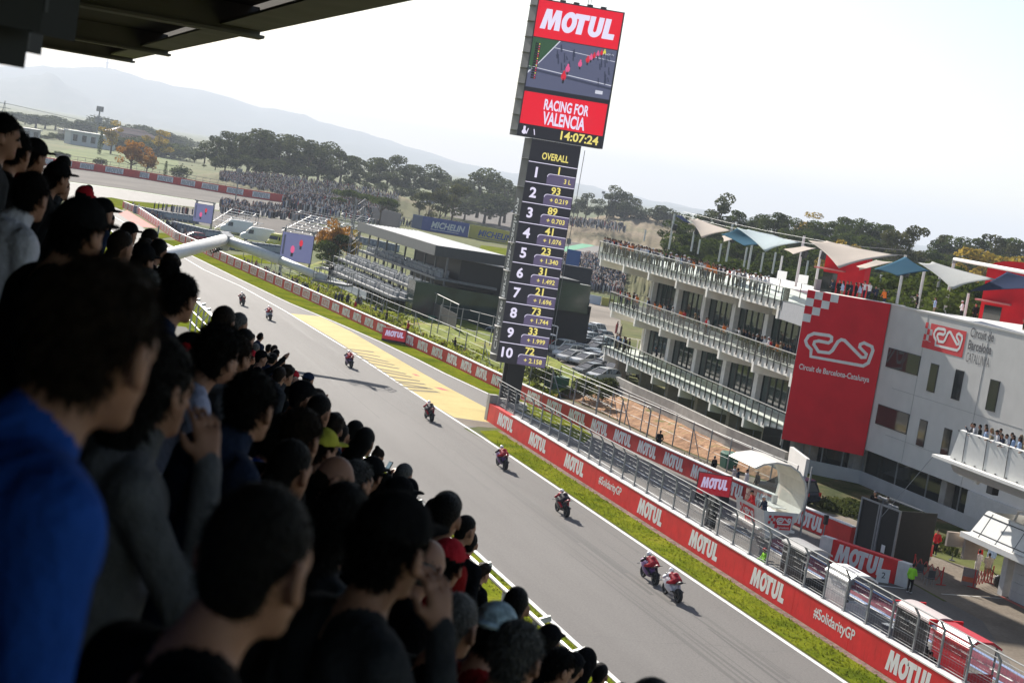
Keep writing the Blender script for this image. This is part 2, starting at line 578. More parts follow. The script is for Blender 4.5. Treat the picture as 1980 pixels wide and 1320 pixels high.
# rubber laid down on the racing line, and crack seams
mRUB = mix_mat('rubbered_asphalt', [(0.078, 0.073, 0.07), (0.098, 0.091, 0.086), (0.125, 0.116, 0.108)], 0.5, rough=0.7, bump=0.1, bscale=40, stretch=(1.5, 0.03, 1), spec=0.2, fine=0.15, fscale=8)
rb = random.Random(12)
b = MB()
for k in range(46):
 x, y, L, w = rb.gauss(36.4, 1.3), rb.uniform(35, 230), rb.uniform(9, 45), rb.uniform(.06, .2)
 dx = rb.uniform(-.02, .02)
 b.face([(x - w, y, .0145 + k * 1e-4), (x + w, y, .0145 + k * 1e-4), (x + w * .3 + dx * L, y + L, .0145 + k * 1e-4), (x - w * .3 + dx * L, y + L, .0145 + k * 1e-4)])
tag(b.build('tyre_marks', mRUB), kind='structure')
b = MB()
for y, wob in ((71, .3), (97, -.4), (118, .2), (139, .5), (168, -.3), (205, .4)):
 pts_ = [(28.7 + i * .78, y + wob * math.sin(i * .9) + rb.uniform(-.12, .12)) for i in range(16)]
 for p, q in zip(pts_[:-1], pts_[1:]):
  b.face([(p[0], p[1] - .025, .0137), (q[0], q[1] - .025, .0137), (q[0], q[1] + .025, .0137), (p[0], p[1] + .025, .0137)])
b.face([(34.55, 20, .0133), (34.59, 20, .0133), (34.59, 260, .0133), (34.55, 260, .0133)])
tag(b.build('asphalt_seams', mRUB), kind='structure')
# painted lines
strip('track_line', [(28.55, -20), (28.55, 140), (28.1, 200), (27.1, 260), (25.2, 340)], 0.28, 0.02, mWLINE)
rl = [(40.55, -20), (40.55, 125), (40.35, 135), (40.2, 146), (39.9, 174), (38.9, 205), (37.4, 231), (34.9, 250), (32.5, 300), (29, 370)]
strip('track_line', rl, 0.26, 0.022, mWLINE)
lane_edge = g2((1135, 858), (1000, 793), *right_edge[:10])
strip('pit_exit_line', lane_edge, 0.22, 0.02, mWLINE, off=0.25)
# yellow pit exit triangle with chevron shade stripes left by old paint
yel = [(560, 606), (640, 652), (700, 690), (760, 731), (830, 779), (879, 807), (949, 817), (949, 793), (866, 749), (800, 712), (740, 677), (680, 642), (620, 612)]
sheet('yellow_paint_area', yel, 0.018, mYELL)
mYOLD = mix_mat('worn_dark_paint', [(0.13, 0.11, 0.075), (0.18, 0.15, 0.09), (0.26, 0.21, 0.11)], 0.5, rough=0.75, bump=0.1, fine=0.2)
b = MB()
for (x0, y0, x1, y1, wd) in ((667, 674, 723, 681, 4), (672, 679, 735, 690, 3.2), (688, 686, 752, 700, 3.4), (697, 693, 762, 706, 3.2), (713, 702, 772, 713, 3.4), (728, 712, 785, 723, 3.4), (740, 719, 796, 729, 3.2), (752, 728, 812, 737, 3.8), (765, 737, 822, 743, 3.6), (770, 740, 826, 750, 3.0), (779, 747, 836, 752, 3.6), (790, 754, 848, 758, 3.8)):
 a, c = G(x0, y0), G(x1, y1)
 t = (c - a).normalized()
 nn = Vector((-t.y, t.x, 0)) * (wd * 0.13)
 b.face([(p.x, p.y, 0.0235) for p in (a - nn, c - nn * 0.85, c + nn * 0.85, a + nn)])
tag(b.build('worn_paint_marks', mYOLD), kind='structure')
sheet('red_kerb_paint', [(229, 413), (246, 407), (303, 441), (276, 439), (250, 427)], 0.022, mREDP)
strip('red_kerb_paint', g2((800, 723), (808, 727)), 0.5, 0.024, mREDP)
strip('red_kerb_paint', g2((846, 749), (862, 755)), 0.8, 0.024, mREDP)
sheet('asphalt_patch', [(902, 823), (879, 808), (949, 818), (962, 828)], 0.016, mPADDOCK)
# grass verges
def verge(name, pts, px=True):
 return sheet(name, pts, 0.03, mGRASSF if px else mGRASS, px=px)
verge('grass_verge', [(40.85, -40), (40.85, 124), (41.2, 128), (43.3, 129.5), (43.45, 126), (43.45, -40)], px=False)
verge('grass_verge', [(20, -40), (28.3, -40), (28.3, 140), (27.85, 200), (26.9, 260), (24.8, 340), (20, 340)], px=False)
wall_base = [(1640, 1058), (1420, 965), (1260, 890), (1130, 828), (1040, 788), (963, 751), (944, 742), (863, 702), (784, 666), (736, 645), (681, 620), (621, 592), (560, 564), (526, 549), (463, 521), (400, 493), (383, 483), (339, 464), (315, 447), (267, 414), (236, 401)]
wb_w = g2(*wall_base)
ve = [(1130, 857), (1075, 829), (1000, 792)] + right_edge[:10] + list(reversed([(x, y + .6) for x, y in wall_base[3:18]])) + [(1145, 842)]
verge('grass_verge', ve)
verge('grass_verge', [(183, 383), (215, 382), (250, 389), (345, 398), (300, 404), (242, 396), (236, 407)])
verge('grass_verge', [(291, 450), (318, 451), (331, 458), (311, 462)])
# strip of small stones at the foot of the pit wall
strip('stone_strip', [(43.25, -30), (43.25, 129)], 0.5, 0.036, mix_mat('stones', [(0.10, 0.07, 0.06), (0.2, 0.14, 0.12), (0.3, 0.2, 0.18)], 2.0, bump=0.8, bscale=12, fine=0.4, fscale=14))
# pit lane, pit exit lane and the paved yard
sheet('pit_lane', [(44.0, -40), (44.0, 134), (47, 150), (49.5, 150)] + [tuple(p) for p in reversed(wb_w[:6])] + [(56.6, 84), (70, 84), (70, -40)], 0.010, mPIT, px=False)
yard = wall_base[:16] + [(405, 484), (475, 512), (560, 551), (660, 598), (760, 645), (890, 706), (975, 742), (1050, 754), (1155, 795), (1268, 850), (1389, 899), (1502, 938), (1545, 958), (1600, 972), (1660, 1000), (1800, 1075), (1985, 1130), (1985, 1330), (1900, 1200)]
sheet('service_road', yard, 0.014, mPADDOCK)
for off in (0, 4.1):
 strip('pit_lane_line', [(47.6 + off * 0.55, 40), (47.9 + off * 0.55, 95), (48.6 + off * 0.5, 125)], 0.13, 0.02, mWLINE)
strip('maroon_lane', [(50.9, 45), (51.1, 70), (51.6, 97)], 1.75, 0.022, mMAROON)
strip('blue_line', [(51.95, 45), (52.15, 70), (52.7, 97)], 0.28, 0.027, mBLUEP)
strip('blue_line', [(49.85, 45), (50.05, 70), (50.5, 97)], 0.22, 0.027, mBLUEP)
b = MB()
for k in range(14):
 y = 48 + k * 3.6
 x = 50.9 + max(0, (y - 70)) * 0.018
 b.box((x, y, 0.03), (0.12, 1.9, 0.004))
tag(b.build('dashed_line', mWLINE), kind='structure')
b = MB()
for k in range(22):
 y = 40 + k * 3.9
 b.box((46.2, y, 0.028), (1.6, 0.11, 0.004))
tag(b.build('pit_box_lines', mWLINE), kind='structure')
strip('yard_line', g2((1668, 1128), (1750, 1138)), 0.16, 0.024, mWLINE)
strip('yard_line', g2((1820, 1148), (1955, 1158)), 0.10, 0.024, mWLINE)
# the dirt slope below the clubhouse and the green bank beside the exit lane
def bank(name, foot, top, hgt, m, n=24, rows=7, rough=0.25, seed=1):
 rnd = random.Random(seed)
 def rs(line):
  P = [Vector((p[0], p[1], 0)) for p in line]
  L = [0]
  for a, c in zip(P[:-1], P[1:]): L.append(L[-1] + (c - a).length)
  out = []
  for i in range(n + 1):
   t = L[-1] * i / n
   for j in range(len(P) - 1):
    if t <= L[j + 1] + 1e-6:
     u = (t - L[j]) / max(1e-6, L[j + 1] - L[j])
     out.append(P[j].lerp(P[j + 1], u))
     break
  return out
 A, B = rs(foot), rs(top)
 b = MB()
 vs = []
 for j in range(rows + 1):
  u = j / rows
  for i in range(n + 1):
   p = A[i].lerp(B[i], u)
   s = u * u * (3 - 2 * u)
   vs.append((p.x, p.y, 0.03 + hgt * s + (rnd.uniform(-rough, rough) * math.sin(math.pi * min(1, u * 1.0)))))
 w = n + 1
 b.add(vs, [(j * w + i, j * w + i + 1, (j + 1) * w + i + 1, (j + 1) * w + i) for j in range(rows) for i in range(n)])
 o = b.build(name, m, smooth=True)
 bm = bmesh.new(); bm.from_mesh(o.data)
 for f in bm.faces:
  if f.normal.z < 0: f.normal_flip()
 bm.to_mesh(o.data); bm.free()
 return tag(o, kind='structure')
bank('dirt_slope', g2((1050, 752), (1155, 793), (1268, 848), (1389, 897), (1502, 936)), [tuple(G(x, y, 0.9).xy) for x, y in ((1120, 735), (1205, 765), (1310, 815), (1430, 872), (1515, 915))], 0.9, mDIRT, n=40, rows=8, rough=0.16, seed=3)
mBANK = mix_mat('rough_grass', [(0.06, 0.085, 0.012), (0.12, 0.15, 0.018), (0.20, 0.22, 0.035), (0.24, 0.18, 0.08)], 0.16, bump=1.0, bscale=2.5, fine=0.45, fscale=2.2)
bank('grass_slope', g2((540, 528), (640, 585), (760, 645), (890, 708), (975, 742), (1045, 770)), [tuple(G(x, y, 1.6).xy) for x, y in ((625, 505), (730, 548), (840, 592), (965, 650), (1065, 690), (1145, 735))], 1.6, mBANK, n=40, rows=8, rough=0.35, seed=5)
sheet('car_park', [(900, 640), (960, 590), (1080, 570), (1200, 590), (1200, 740), (1130, 735), (1060, 700)], 0.02, mix_mat('car_park_gravel', [(0.16, 0.14, 0.12), (0.24, 0.21, 0.18), (0.30, 0.26, 0.22)], 0.1, fine=0.15, fscale=3))
sheet('grass_patch', [(1520, 975), (1545, 940), (1668, 920), (1720, 930), (1900, 1030), (1900, 1078), (1800, 1062), (1720, 1030), (1640, 1000)], 0.03, mix_mat('dry_grass', [(0.02, 0.03, 0.008), (0.045, 0.055, 0.014), (0.08, 0.075, 0.03), (0.17, 0.11, 0.065)], 0.35, bump=0.8, bscale=4, fine=0.3, fscale=5))  # dry grass, with the building's shade put into its dark colours
# infield and the field beyond
sheet('infield_gravel', [(250, 398), (345, 400), (470, 414), (600, 432), (700, 455), (700, 470), (560, 455), (420, 440), (330, 425)], 0.014, mGRAVEL)
sheet('far_track', [(870, 398), (950, 404), (1010, 412), (1200, 447), (1320, 470), (1320, 490), (1200, 492), (1090, 480), (960, 440), (870, 418)], 0.014, mGRAVEL)
strip('far_kerb', g2((1080, 484), (1130, 475), (1165, 466)), 5.0, 0.05, mix_mat('green_paint', [(0.10, 0.30, 0.18), (0.2, 0.42, 0.28)], 0.2, bump=0))
sheet('far_asphalt', [(1060, 500), (1100, 486), (1165, 472), (1250, 470), (1320, 480), (1320, 500), (1180, 500), (1090, 512)], 0.02, mASPH)
sheet('far_grass', [(1080, 510), (1160, 496), (1160, 502), (1095, 518)], 0.03, mGRASS)
sheet('meadow', [(60, 300), (140, 288), (230, 292), (345, 300), (345, 330), (270, 330), (100, 312)], 0.02, mix_mat('meadow_grass', [(0.07, 0.10, 0.02), (0.10, 0.135, 0.026), (0.14, 0.15, 0.04)], 0.02, bump=0.3, bscale=1, fine=0.2, fscale=0.5))
# ---------------------------------------------------------------- hills
def hill(name, ridge, dist, front, back, base_z=0.0, m=None, rows=6, jag=0.0, seed=2, zfoot=0.0):
 rnd = random.Random(seed)
 xs = [p[0] for p in ridge]
 ysr = [p[1] for p in ridge]
 N = 90
 vs = []
 cols = [xs[0] + (xs[-1] - xs[0]) * i / N for i in range(N + 1)]
 for x in cols:
  y = float(np.interp(x, xs, ysr))
  v = ray(x, y)
  hd = v[:2] / np.linalg.norm(v[:2])
  dd = float(np.interp(x, xs, dist)) if isinstance(dist, list) else dist
  zr = CAM[2] + v[2] / np.linalg.norm(v[:2]) * dd + rnd.uniform(-jag, jag)
  for j in range(rows + 1):
   u = j / rows
   s = u * u * (3 - 2 * u)
   q = CAM[:2] + hd * (dd - front * (1 - u))
   zz = zfoot + (zr - zfoot) * (s * 0.6 + u * 0.4) + (rnd.uniform(-jag, jag) * 2 if 0 < j < rows else 0)
   vs.append((q[0], q[1], zz))
  q = CAM[:2] + hd * (dd + back)
  vs.append((q[0], q[1], zfoot - 1))
 w = rows + 2
 b = MB()
 b.add(vs, [(i * w + j, (i + 1) * w + j, (i + 1) * w + j + 1, i * w + j + 1) for i in range(N) for j in range(rows + 1)])
 return tag(b.build(name, m, smooth=True), kind='structure')
mMOUNT = mix_mat('mountain_forest', [(0.03, 0.045, 0.02), (0.05, 0.065, 0.03), (0.10, 0.09, 0.055)], 0.004, bump=0)
hill('mountain_ridge', [(-420, 120), (-200, 132), (-60, 128), (0, 130), (60, 128), (130, 131), (205, 128), (240, 137), (270, 152), (330, 164), (410, 178), (480, 203), (560, 215), (650, 245), (720, 262), (800, 286), (900, 318), (980, 333), (1100, 352), (1200, 374), (1300, 396), (1450, 424), (1600, 448), (1800, 478), (2100, 530)], 12500, 4400, 2400, m=mMOUNT, rows=8, jag=8)
hill('mountain_spur', [(-420, 150), (-150, 165), (0, 153), (40, 150), (70, 146), (92, 141), (106, 144), (125, 160), (150, 176), (180, 192), (220, 207), (300, 225), (380, 244), (480, 262), (600, 284)], 9800, 2400, 1200, m=mMOUNT, rows=8, jag=6, seed=8)
mHILL = mix_mat('scrub_hill', [(0.08, 0.075, 0.03), (0.14, 0.11, 0.06), (0.23, 0.18, 0.12), (0.10, 0.11, 0.04)], 0.02, bump=0.4, bscale=0.5, fine=0.25, fscale=0.4)
hill('scrub_hill', [(1060, 440), (1120, 424), (1180, 415), (1230, 413), (1290, 420), (1360, 436), (1430, 455), (1500, 470)], 820, 150, 120, m=mHILL, jag=0.4)
mWOODF = mix_mat('forest_floor', [(0.03, 0.035, 0.012), (0.06, 0.06, 0.02), (0.10, 0.08, 0.04)], 0.04, bump=0.4)
hill('wooded_hill', [(1300, 452), (1400, 446), (1500, 452), (1600, 462), (1700, 478), (1800, 496), (1900, 512), (2050, 530), (2200, 556)], 470, 200, 150, m=mWOODF, jag=0.5, seed=4)
mEMB = mix_mat('embankment_grass', [(0.05, 0.055, 0.02), (0.10, 0.10, 0.035), (0.16, 0.13, 0.07)], 0.05, bump=0.4)
hill('embankment', [(380, 338), (430, 334), (520, 338), (640, 354), (760, 374), (800, 388), (850, 402)], 690, 60, 30, m=mEMB, jag=0.2, seed=6)
hill('crowd_mound', [(1085, 500), (1130, 497), (1180, 500), (1240, 512), (1300, 530)], 420, 70, 40, m=mEMB, jag=0.2, seed=9)
# ---------------------------------------------------------------- advertising walls
def wallred(name, c):
 m = M(name, c, rough=0.5, var=0.10, scale=1.3, bump=0.15, bscale=4, spec=0.2)
 nt = m.node_tree
 b = nt.nodes['Principled BSDF']
 # faint vertical scuffs and panel seams
 tc = nt.nodes.new('ShaderNodeTexCoord')
 mp = nt.nodes.new('ShaderNodeMapping')
 mp.inputs['Scale'].default_value = (1, 2.4, 0.25)
 nz = nt.nodes.new('ShaderNodeTexNoise')
 nz.inputs['Scale'].default_value = 3.2
 nz.inputs['Detail'].default_value = 6
 nt.links.new(tc.outputs['Object'], mp.inputs[0])
 nt.links.new(mp.outputs[0], nz.inputs['Vector'])
 mr = nt.nodes.new('ShaderNodeMapRange')
 mr.inputs[1].default_value = 0.58
 mr.inputs[2].default_value = 0.75
 mr.inputs[3].default_value = 1.0
 mr.inputs[4].default_value = 0.78
 nt.links.new(nz.outputs['Fac'], mr.inputs[0])
 mx = nt.nodes.new('ShaderNodeMix')
 mx.data_type = 'RGBA'
 mx.blend_type = 'MULTIPLY'
 mx.inputs[0].default_value = 1
 src = b.inputs['Base Color'].links[0].from_socket
 nt.links.new(src, mx.inputs[6])
 nt.links.new(mr.outputs[0], mx.inputs[7])
 nt.links.new(mx.outputs[2], b.inputs['Base Color'])
 return m
mWRED = wallred('wall_red', (0.66, 0.022, 0.024))
mWRED2 = wallred('wall_red_faded', (0.58, 0.035, 0.03))
mWHITE = M('lettering_white', (0.72, 0.71, 0.70), rough=0.6, var=0.08, scale=2.0)
mCAP = M('wall_cap', (0.62, 0.60, 0.58), rough=0.7, var=0.1, scale=2.5)
mCONC = M('concrete', (0.30, 0.285, 0.26), rough=0.9, var=0.16, scale=1.6, bump=0.3, bscale=9)
mGALV = M('galvanised_steel', (0.24, 0.245, 0.25), rough=0.6, var=0.12, scale=6, metal=0.2)
mDGREY = M('dark_grey_paint', (0.055, 0.057, 0.062), rough=0.55, var=0.15)
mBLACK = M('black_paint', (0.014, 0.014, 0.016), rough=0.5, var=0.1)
mMESHW = glass_mat('wire_mesh', (0.9, 0.9, 0.9), alpha=-0.02, rough=0.6)
XW = 43.6
WH = 1.5
wall = thing('advertising_wall', 'long red pit wall with white advertising words beside the near grass verge', 'wall', (XW, 76, 0))
b = MB()
y = -30.0
while y < 134:
 y2 = min(134.0, y + 6.0)
 b.box((0.25, (y + y2) / 2 - 76, WH / 2), (0.5, y2 - y - 0.025, WH))
 y = y2
b.build('concrete_block', mWRED, wall)
b = MB()
b.box((0.25, -24 + 0, WH + 0.03), (0.56, 164 - 12, 0.06))
b.build('coping', mCAP, wall)
b = MB()
for yc in (129.15, 120.85, 112.5, 98.05, 89.65, 81.1, 66.35, 58.2, 50.0, 34.0):
 put_oil(b, frame((-0.006, yc - 76, 0.78), (0, -1, 0), (0, 0, 1)), 4.05, 1.0)
b.build('lettering', mWHITE, wall)
b = MB()
for yc in (105.25, 73.6, 42.0):
 put_text(b, '#SolidarityGP', frame((-0.006, yc - 76, 0.80), (0, -1, 0), (0, 0, 1)), w=4.25, h=0.72, bold=0.018)
b.build('slogan', mWHITE, wall)
b = MB()
b.box((0.35, 134.35 - 76, 1.1), (0.75, 0.7, 2.2))
b.box((0.9, 134.2 - 76, 1.0), (1.4, 0.5, 2.0))
b.build('end_block', mCONC, wall)
# catch fence standing on it
fence = thing('catch_fence', 'tall steel catch fence with bent post tops on the near red wall', 'fence', (XW + 0.42, 76, WH + 0.06))
b = MB()
b.bar((0, 0, 0), (0, 0, 1.75), 0.085, 0.10)
b.bar((0, 0, 1.72), (-0.28, 0, 2.1), 0.075, 0.09)
b.box((0, 0, 0.02), (0.22, 0.2, 0.04))
post0 = None
for k in range(49):
 yy = 133 - 2.2 * k - 76
 if post0 is None:
  post0 = b.build('post', mGALV, fence)
  po = post0
 else:
  po = post0.copy()
  COL.objects.link(po)
  po.parent = fence
 po.location = (0, yy, 0)
b = MB()
for x, z, r in ((-0.30, 2.12, 0.035), (0.02, 1.75, 0.02), (0.02, 1.2, 0.013), (0.02, 0.62, 0.013), (0.02, 0.12, 0.02)):
 b.tube([(x, 57.2, z), (x, -49.5, z)], r, 6)
b.build('rail', mGALV, fence)
b = MB()
for k in range(48):
 yy = 133 - 2.2 * k - 76
 for j in range(1, 9):
  b.tube([(0.03, yy - j * 0.245, 0.1), (0.03, yy - j * 0.245, 1.72)], 0.005, 3, cap=False)
 for j in range(1, 7):
  b.tube([(0.03, yy, 0.25 * j), (0.03, yy - 2.2, 0.25 * j)], 0.005, 3, cap=False)
b.build('wire_mesh', mGALV, fence)
# wall on the far side of the exit lane
fw = [Vector(p) for p in wb_w]
far = thing('advertising_wall', 'red and white advertising wall curving along the far side of the exit lane', 'wall', (0, 0, 0))
HW = 1.35
b = MB()
for a, c in zip(fw[:-1], fw[1:]):
 t = (c - a).normalized()
 n = Vector((t.y, -t.x))
 if n.x < 0: n = -n
 b.prism([a, c, c + n * 0.4, a + n * 0.4], 0, HW, m=0)
b.build('barrier', [mWRED2], far)
b = MB()
for a, c in zip(fw[:-1], fw[1:]):
 t = (c - a).normalized()
 n = Vector((t.y, -t.x))
 if n.x < 0: n = -n
 b.prism([a - n * 0.03, c - n * 0.03, c + n * 0.43, a + n * 0.43], HW, HW + 0.07)
b.build('coping', mCAP, far)
b = MB()
bp = MB()
P3 = [Vector((p.x, p.y, 0)) for p in fw]
for i, (p, t) in enumerate(path_pts(P3, 4.6)):
 if i == 0: continue
 rt = -t if t.y > 0 else t              # reading direction towards the camera end
 n = Vector((t.y, -t.x, 0))
 if n.x > 0: n = -n
 o = p + n * 0.012
 if p.y < 215:
  put_oil(b, frame((o.x, o.y, HW * 0.5), rt, (0, 0, 1)), 3.3, 0.98)
 else:
  put_oil(b, frame((o.x + n.x * .01, o.y + n.y * .01, HW * 0.5), rt, (0, 0, 1)), 3.0, 0.8, m=1)
  rect(bp, frame((o.x, o.y, HW * 0.5), rt, (0, 0, 1)), -1.7, -0.5, 1.7, 0.55)
b.build('lettering', [mWHITE, M('faded_red', (0.55, 0.25, 0.22), var=0.1)], far)
bp.build('white_panel', mWHITE, far)
# wall round the outside of the first corner
ow = [G(x, y, 0) for x, y in ((30, 311), (86, 319), (120, 323), (180, 331), (270, 345), (345, 358), (400, 368), (470, 380), (545, 391), (600, 400))]
outer = thing('advertising_wall', 'distant red and white advertising wall behind the gravel of the first corner', 'wall')
b = MB()
for a, c in zip(ow[:-1], ow[1:]):
 b.prism([a, c, c + Vector((-0.3, 0.6, 0)), a + Vector((-0.3, 0.6, 0))], 0, 2.6)
b.build('barrier', mWRED2, outer)
b = MB()
bw = MB()
for i, (p, t) in enumerate(path_pts(ow, 9.4)):
 n = Vector((t.y, -t.x, 0))
 o = p + n * 0.05
 rect(bw, frame((o.x, o.y, 1.3), t, (0, 0, 1)), -3.1, -0.85, 3.1, 1.0, m=0)
 put_oil(b, frame((o.x + n.x * .03, o.y + n.y * .03, 1.3), t, (0, 0, 1)), 5.6, 1.5)
b.build('lettering', M('lettering_grey', (0.42, 0.40, 0.42), var=0.1), outer)
bw.build('white_panel', mWHITE, outer)
b = MB()
for i, (p, t) in enumerate(path_pts(ow, 3.0)):
 b.bar((p.x, p.y + 0.9, 0), (p.x, p.y + 0.9, 4.2), 0.12)
for z in (3.0, 4.1):
 b.tube([(q.x, q.y + 0.9, z) for q in ow], 0.06, 4)
b.build('fence_top', mGALV, outer)
# small lit boards in front of the wall
def led_board(c0, c1, h, label, z0=0.25):
 a, c = Vector((c0.x, c0.y, 0)), Vector((c1.x, c1.y, 0))
 w = (c - a).length
 t = (c - a).normalized()
 o = thing('led_board', label, 'sign', tuple(a.lerp(c, .5)), math.atan2(t.y, t.x), 'small lit advertising boards')
 b = MB()
 b.box((0, 0.16, (h + z0) / 2), (w, 0.3, h + z0))
 b.build('cabinet', mBLACK, o)
 b = MB()
 rect(b, frame((0, 0.004, z0 + h / 2), (1, 0, 0), (0, 0, 1)), -w / 2 + .03, -h / 2, w / 2 - .03, h / 2 - .03)
 sc = b.build('screen', EM('led_red_dim', (138, 22, 34)), o)
 b = MB()
 put_oil(b, frame((0, -0.004, z0 + h * .55), (1, 0, 0), (0, 0, 1)), w * .78, h * .5)
 b.build('lettering', EM('led_white_dim', (178, 168, 200)), sc)
 return o
led_board(G(737, 658), G(783, 666), 1.3, 'small lit advertising board on the grass verge in front of the far wall')
led_board(G(1343, 965), G(1408, 975), 1.5, 'small lit advertising board at the pit lane beside the white cabin', 0.5)
# ---------------------------------------------------------------- timing tower
TH = R(15)
tower = thing('timing_tower', 'tall dark timing tower with lit score rows and a big screen on top', 'tower', (48.7, 142.6, 0), -TH)
def TW(u, z, b=0.0):
 return (u, b, z)
mPANEL = M('tower_panel', (0.025, 0.026, 0.03), rough=0.45, var=0.15, scale=1.0)
mPSIDE = M('tower_side', (0.075, 0.078, 0.085), rough=0.5, var=0.2, scale=0.8)
bb = MB()
bb.prism([(-1.0, .3), (.45, .3), (.45, 1.7), (-1.0, 1.7)], 0, 4.2)
bb.prism([(-1.35, .9), (-1.0, .9), (-1.0, 1.9), (-1.35, 1.9)], 0, 4.2)
bb.build('mast', mBLACK, tower)
bb = MB()
bb.prism([(-1.5, 0.0), (1.2, 0), (1.2, 2.2), (-1.5, 2.2)], 0, 0.5)
bb.build('footing', mCONC, tower)
bb = MB()
poly = [(-2.2, 0), (2.2, 0), (2.0, 1.8), (-2.75, 1.6)]
bb.prism(poly, 4.0, 23.9)
col = bb.build('column', mPSIDE, tower)
bb = MB()
rect(bb, frame((0, -0.012, 0), (1, 0, 0), (0, 0, 1)), -2.17, 4.03, 2.17, 23.85)
bb.build('score_board', EM('led_black', (32, 30, 38)), tower)
LW, LY, LP = EM('led_white', (232, 226, 250)), EM('led_yellow', (238, 222, 120)), EM('led_purple', (92, 82, 112))
fr = frame((0, -0.02, 0), (1, 0, 0), (0, 0, 1))
t_w, t_y, t_p = MB(), MB(), MB()
put_text(t_y, 'OVERALL', fr, w=2.35, h=0.62, cx=0.1, cy=22.55, bold=0.02)
rows = [('1', '1', '3 L'), ('2', '93', '+ 0.219'), ('3', '89', '+ 0.703'), ('4', '41', '+ 1.076'), ('5', '23', '+ 1.340'), ('6', '31', '+ 1.492'), ('7', '21', '+ 1.696'), ('8', '73', '+ 1.744'), ('9', '33', '+ 1.999'), ('10', '72', '+ 2.158')]
for i, (p, nmb, gap) in enumerate(rows):
 zt = 21.9 - 1.788 * i
 rect(t_w, fr, -2.17, zt - .03, 2.17, zt + .03)
 put_text(t_w, p, fr, h=0.92, cx=-1.35, cy=zt - 0.86, bold=0.03)
 put_text(t_y, nmb, fr, h=0.66, cx=0.62, cy=zt - 0.45, bold=0.025)
 zb = zt - 1.788 + .05
 arc = [(-0.35 + .28 - .28 * math.cos(R(a)), zb + .66 + .28 * math.sin(R(a))) for a in range(0, 91, 15)]
 t_p.add([(-0.35, zb, 0)] + [(x, z, 0) for x, z in arc] + [(2.15, zb + .94, 0), (2.15, zb, 0)], [tuple(range(len(arc) + 3))], 0, fr)
 fr2 = frame((0, -0.028, 0), (1, 0, 0), (0, 0, 1))
 t_w.add([(x, z, 0) for x, z in arc] + [(2.15, zb + .94, 0), (2.15, zb + .885, 0)] + [(x + .04, z - .045, 0) for x, z in reversed(arc)], [tuple(range(2 * len(arc) + 2))], 0, fr2)
 put_text(t_y, gap, fr2, h=0.42, cx=1.02 if gap != '3 L' else 1.5, cy=zb + .45, bold=0.02, w=1.62 if gap != '3 L' else 0.62)
t_w.build('white_lettering', LW, tower)
t_y.build('yellow_lettering', LY, tower)
t_p.each('gap_box', LP, tower)
# writing up the slanted side face
sd = Vector((-2.75 + 2.2, 1.6, 0)).normalized()
bb = MB()
o = Vector((-2.2, 0, 0)) + sd * 0.85 + Vector((-0.03, -0.01, 0))
put_text(bb, 'Circuit de Barcelona-Catalunya', frame((o.x, o.y, 11.8), (0, 0, 1), -sd if False else sd * -1), w=13.6, h=0.95, bold=0.02)
bb.build('side_lettering', mWHITE, tower)
bb = MB()
for k in range(8):
 bb.box((-2.48, 0.8, 4.6 + k * 2.5), (0.62, 1.7, 0.03))
bb.build('panel_joints', M('pale_joint', (0.35, 0.35, 0.34), var=0.1), tower)
# the big screen
scr = MB()
scr.prism([(-3.6, -.25), (4.05, -.25), (3.85, 1.5), (-4.15, 1.5)], 23.95, 35.9)
scr.build('screen_cabinet', mPSIDE, tower)
bb = MB()
for k in range(9):
 z = 24.4 + k * 1.36
 bb.box((-3.9, .65, z), (.6, 1.75, .03))
bb.build('cabinet_joints', M('pale_joint', (0.35, 0.35, 0.34), var=0.1), tower)
f0 = frame((0, -0.262, 0), (1, 0, 0), (0, 0, 1))
f1 = frame((0, -0.272, 0), (1, 0, 0), (0, 0, 1))
f2 = frame((0, -0.282, 0), (1, 0, 0), (0, 0, 1))
f3 = frame((0, -0.292, 0), (1, 0, 0), (0, 0, 1))
f4 = frame((0, -0.302, 0), (1, 0, 0), (0, 0, 1))
bb = MB()
rect(bb, f0, -3.58, 23.98, 4.03, 35.85)
bb.build('screen_face', EM('led_black', (32, 30, 38)), tower)
bb = MB()
rect(bb, f1, -3.5, 32.62, 3.92, 35.8)
rect(bb, f1, -3.5, 25.05, 3.86, 27.85)
bb.each('red_panel', EM('led_red', (232, 14, 44)), tower)
bb = MB()
put_oil(bb, f2, 6.5, 1.75, cx=0.15, cy=34.25)
bb.build('brand_lettering', LW, tower)
bb = MB()
put_text(bb, 'RACING FOR', f2, w=3.95, h=0.95, cx=0.35, cy=26.98, bold=0.03)
put_text(bb, 'VALENCIA', f2, w=3.75, h=1.15, cx=0.3, cy=25.8, bold=0.03)
bb.build('slogan_lettering', LW, tower)
bb = MB()
bb.add([(x - 3.0, z + 24.35, 0) for x, z in _ell(0, 0, .2, .2, 0, 360, 12)[:-1]], [tuple(range(12))], 0, f1)
rect(bb, f1, -3.1, 24.4, -2.9, 24.85)
for x0, x1 in ((-2.7, -2.62), (-2.2, -2.12)):
 bb.add([(x0 + (-.12 if x0 < -2.4 else .12), 24.2, 0), (x1 + (-.12 if x0 < -2.4 else .12), 24.2, 0), (x1, 24.7, 0), (x0, 24.7, 0)], [(0, 1, 2, 3)], 0, f1)
bb.build('weather_logo', LW, tower)
bb = MB()
put_text(bb, '14:07:24', f1, w=3.35, h=0.78, cx=1.9, cy=24.55, bold=0.025)
bb.build('clock', LY, tower)
bb = MB()   # picture on the screen: a grey track seen from above
rect(bb, f1, -3.5, 28.25, 3.9, 32.55)
vid = bb.build('picture', EM('led_slate', (88, 92, 118)), tower)
bb = MB()
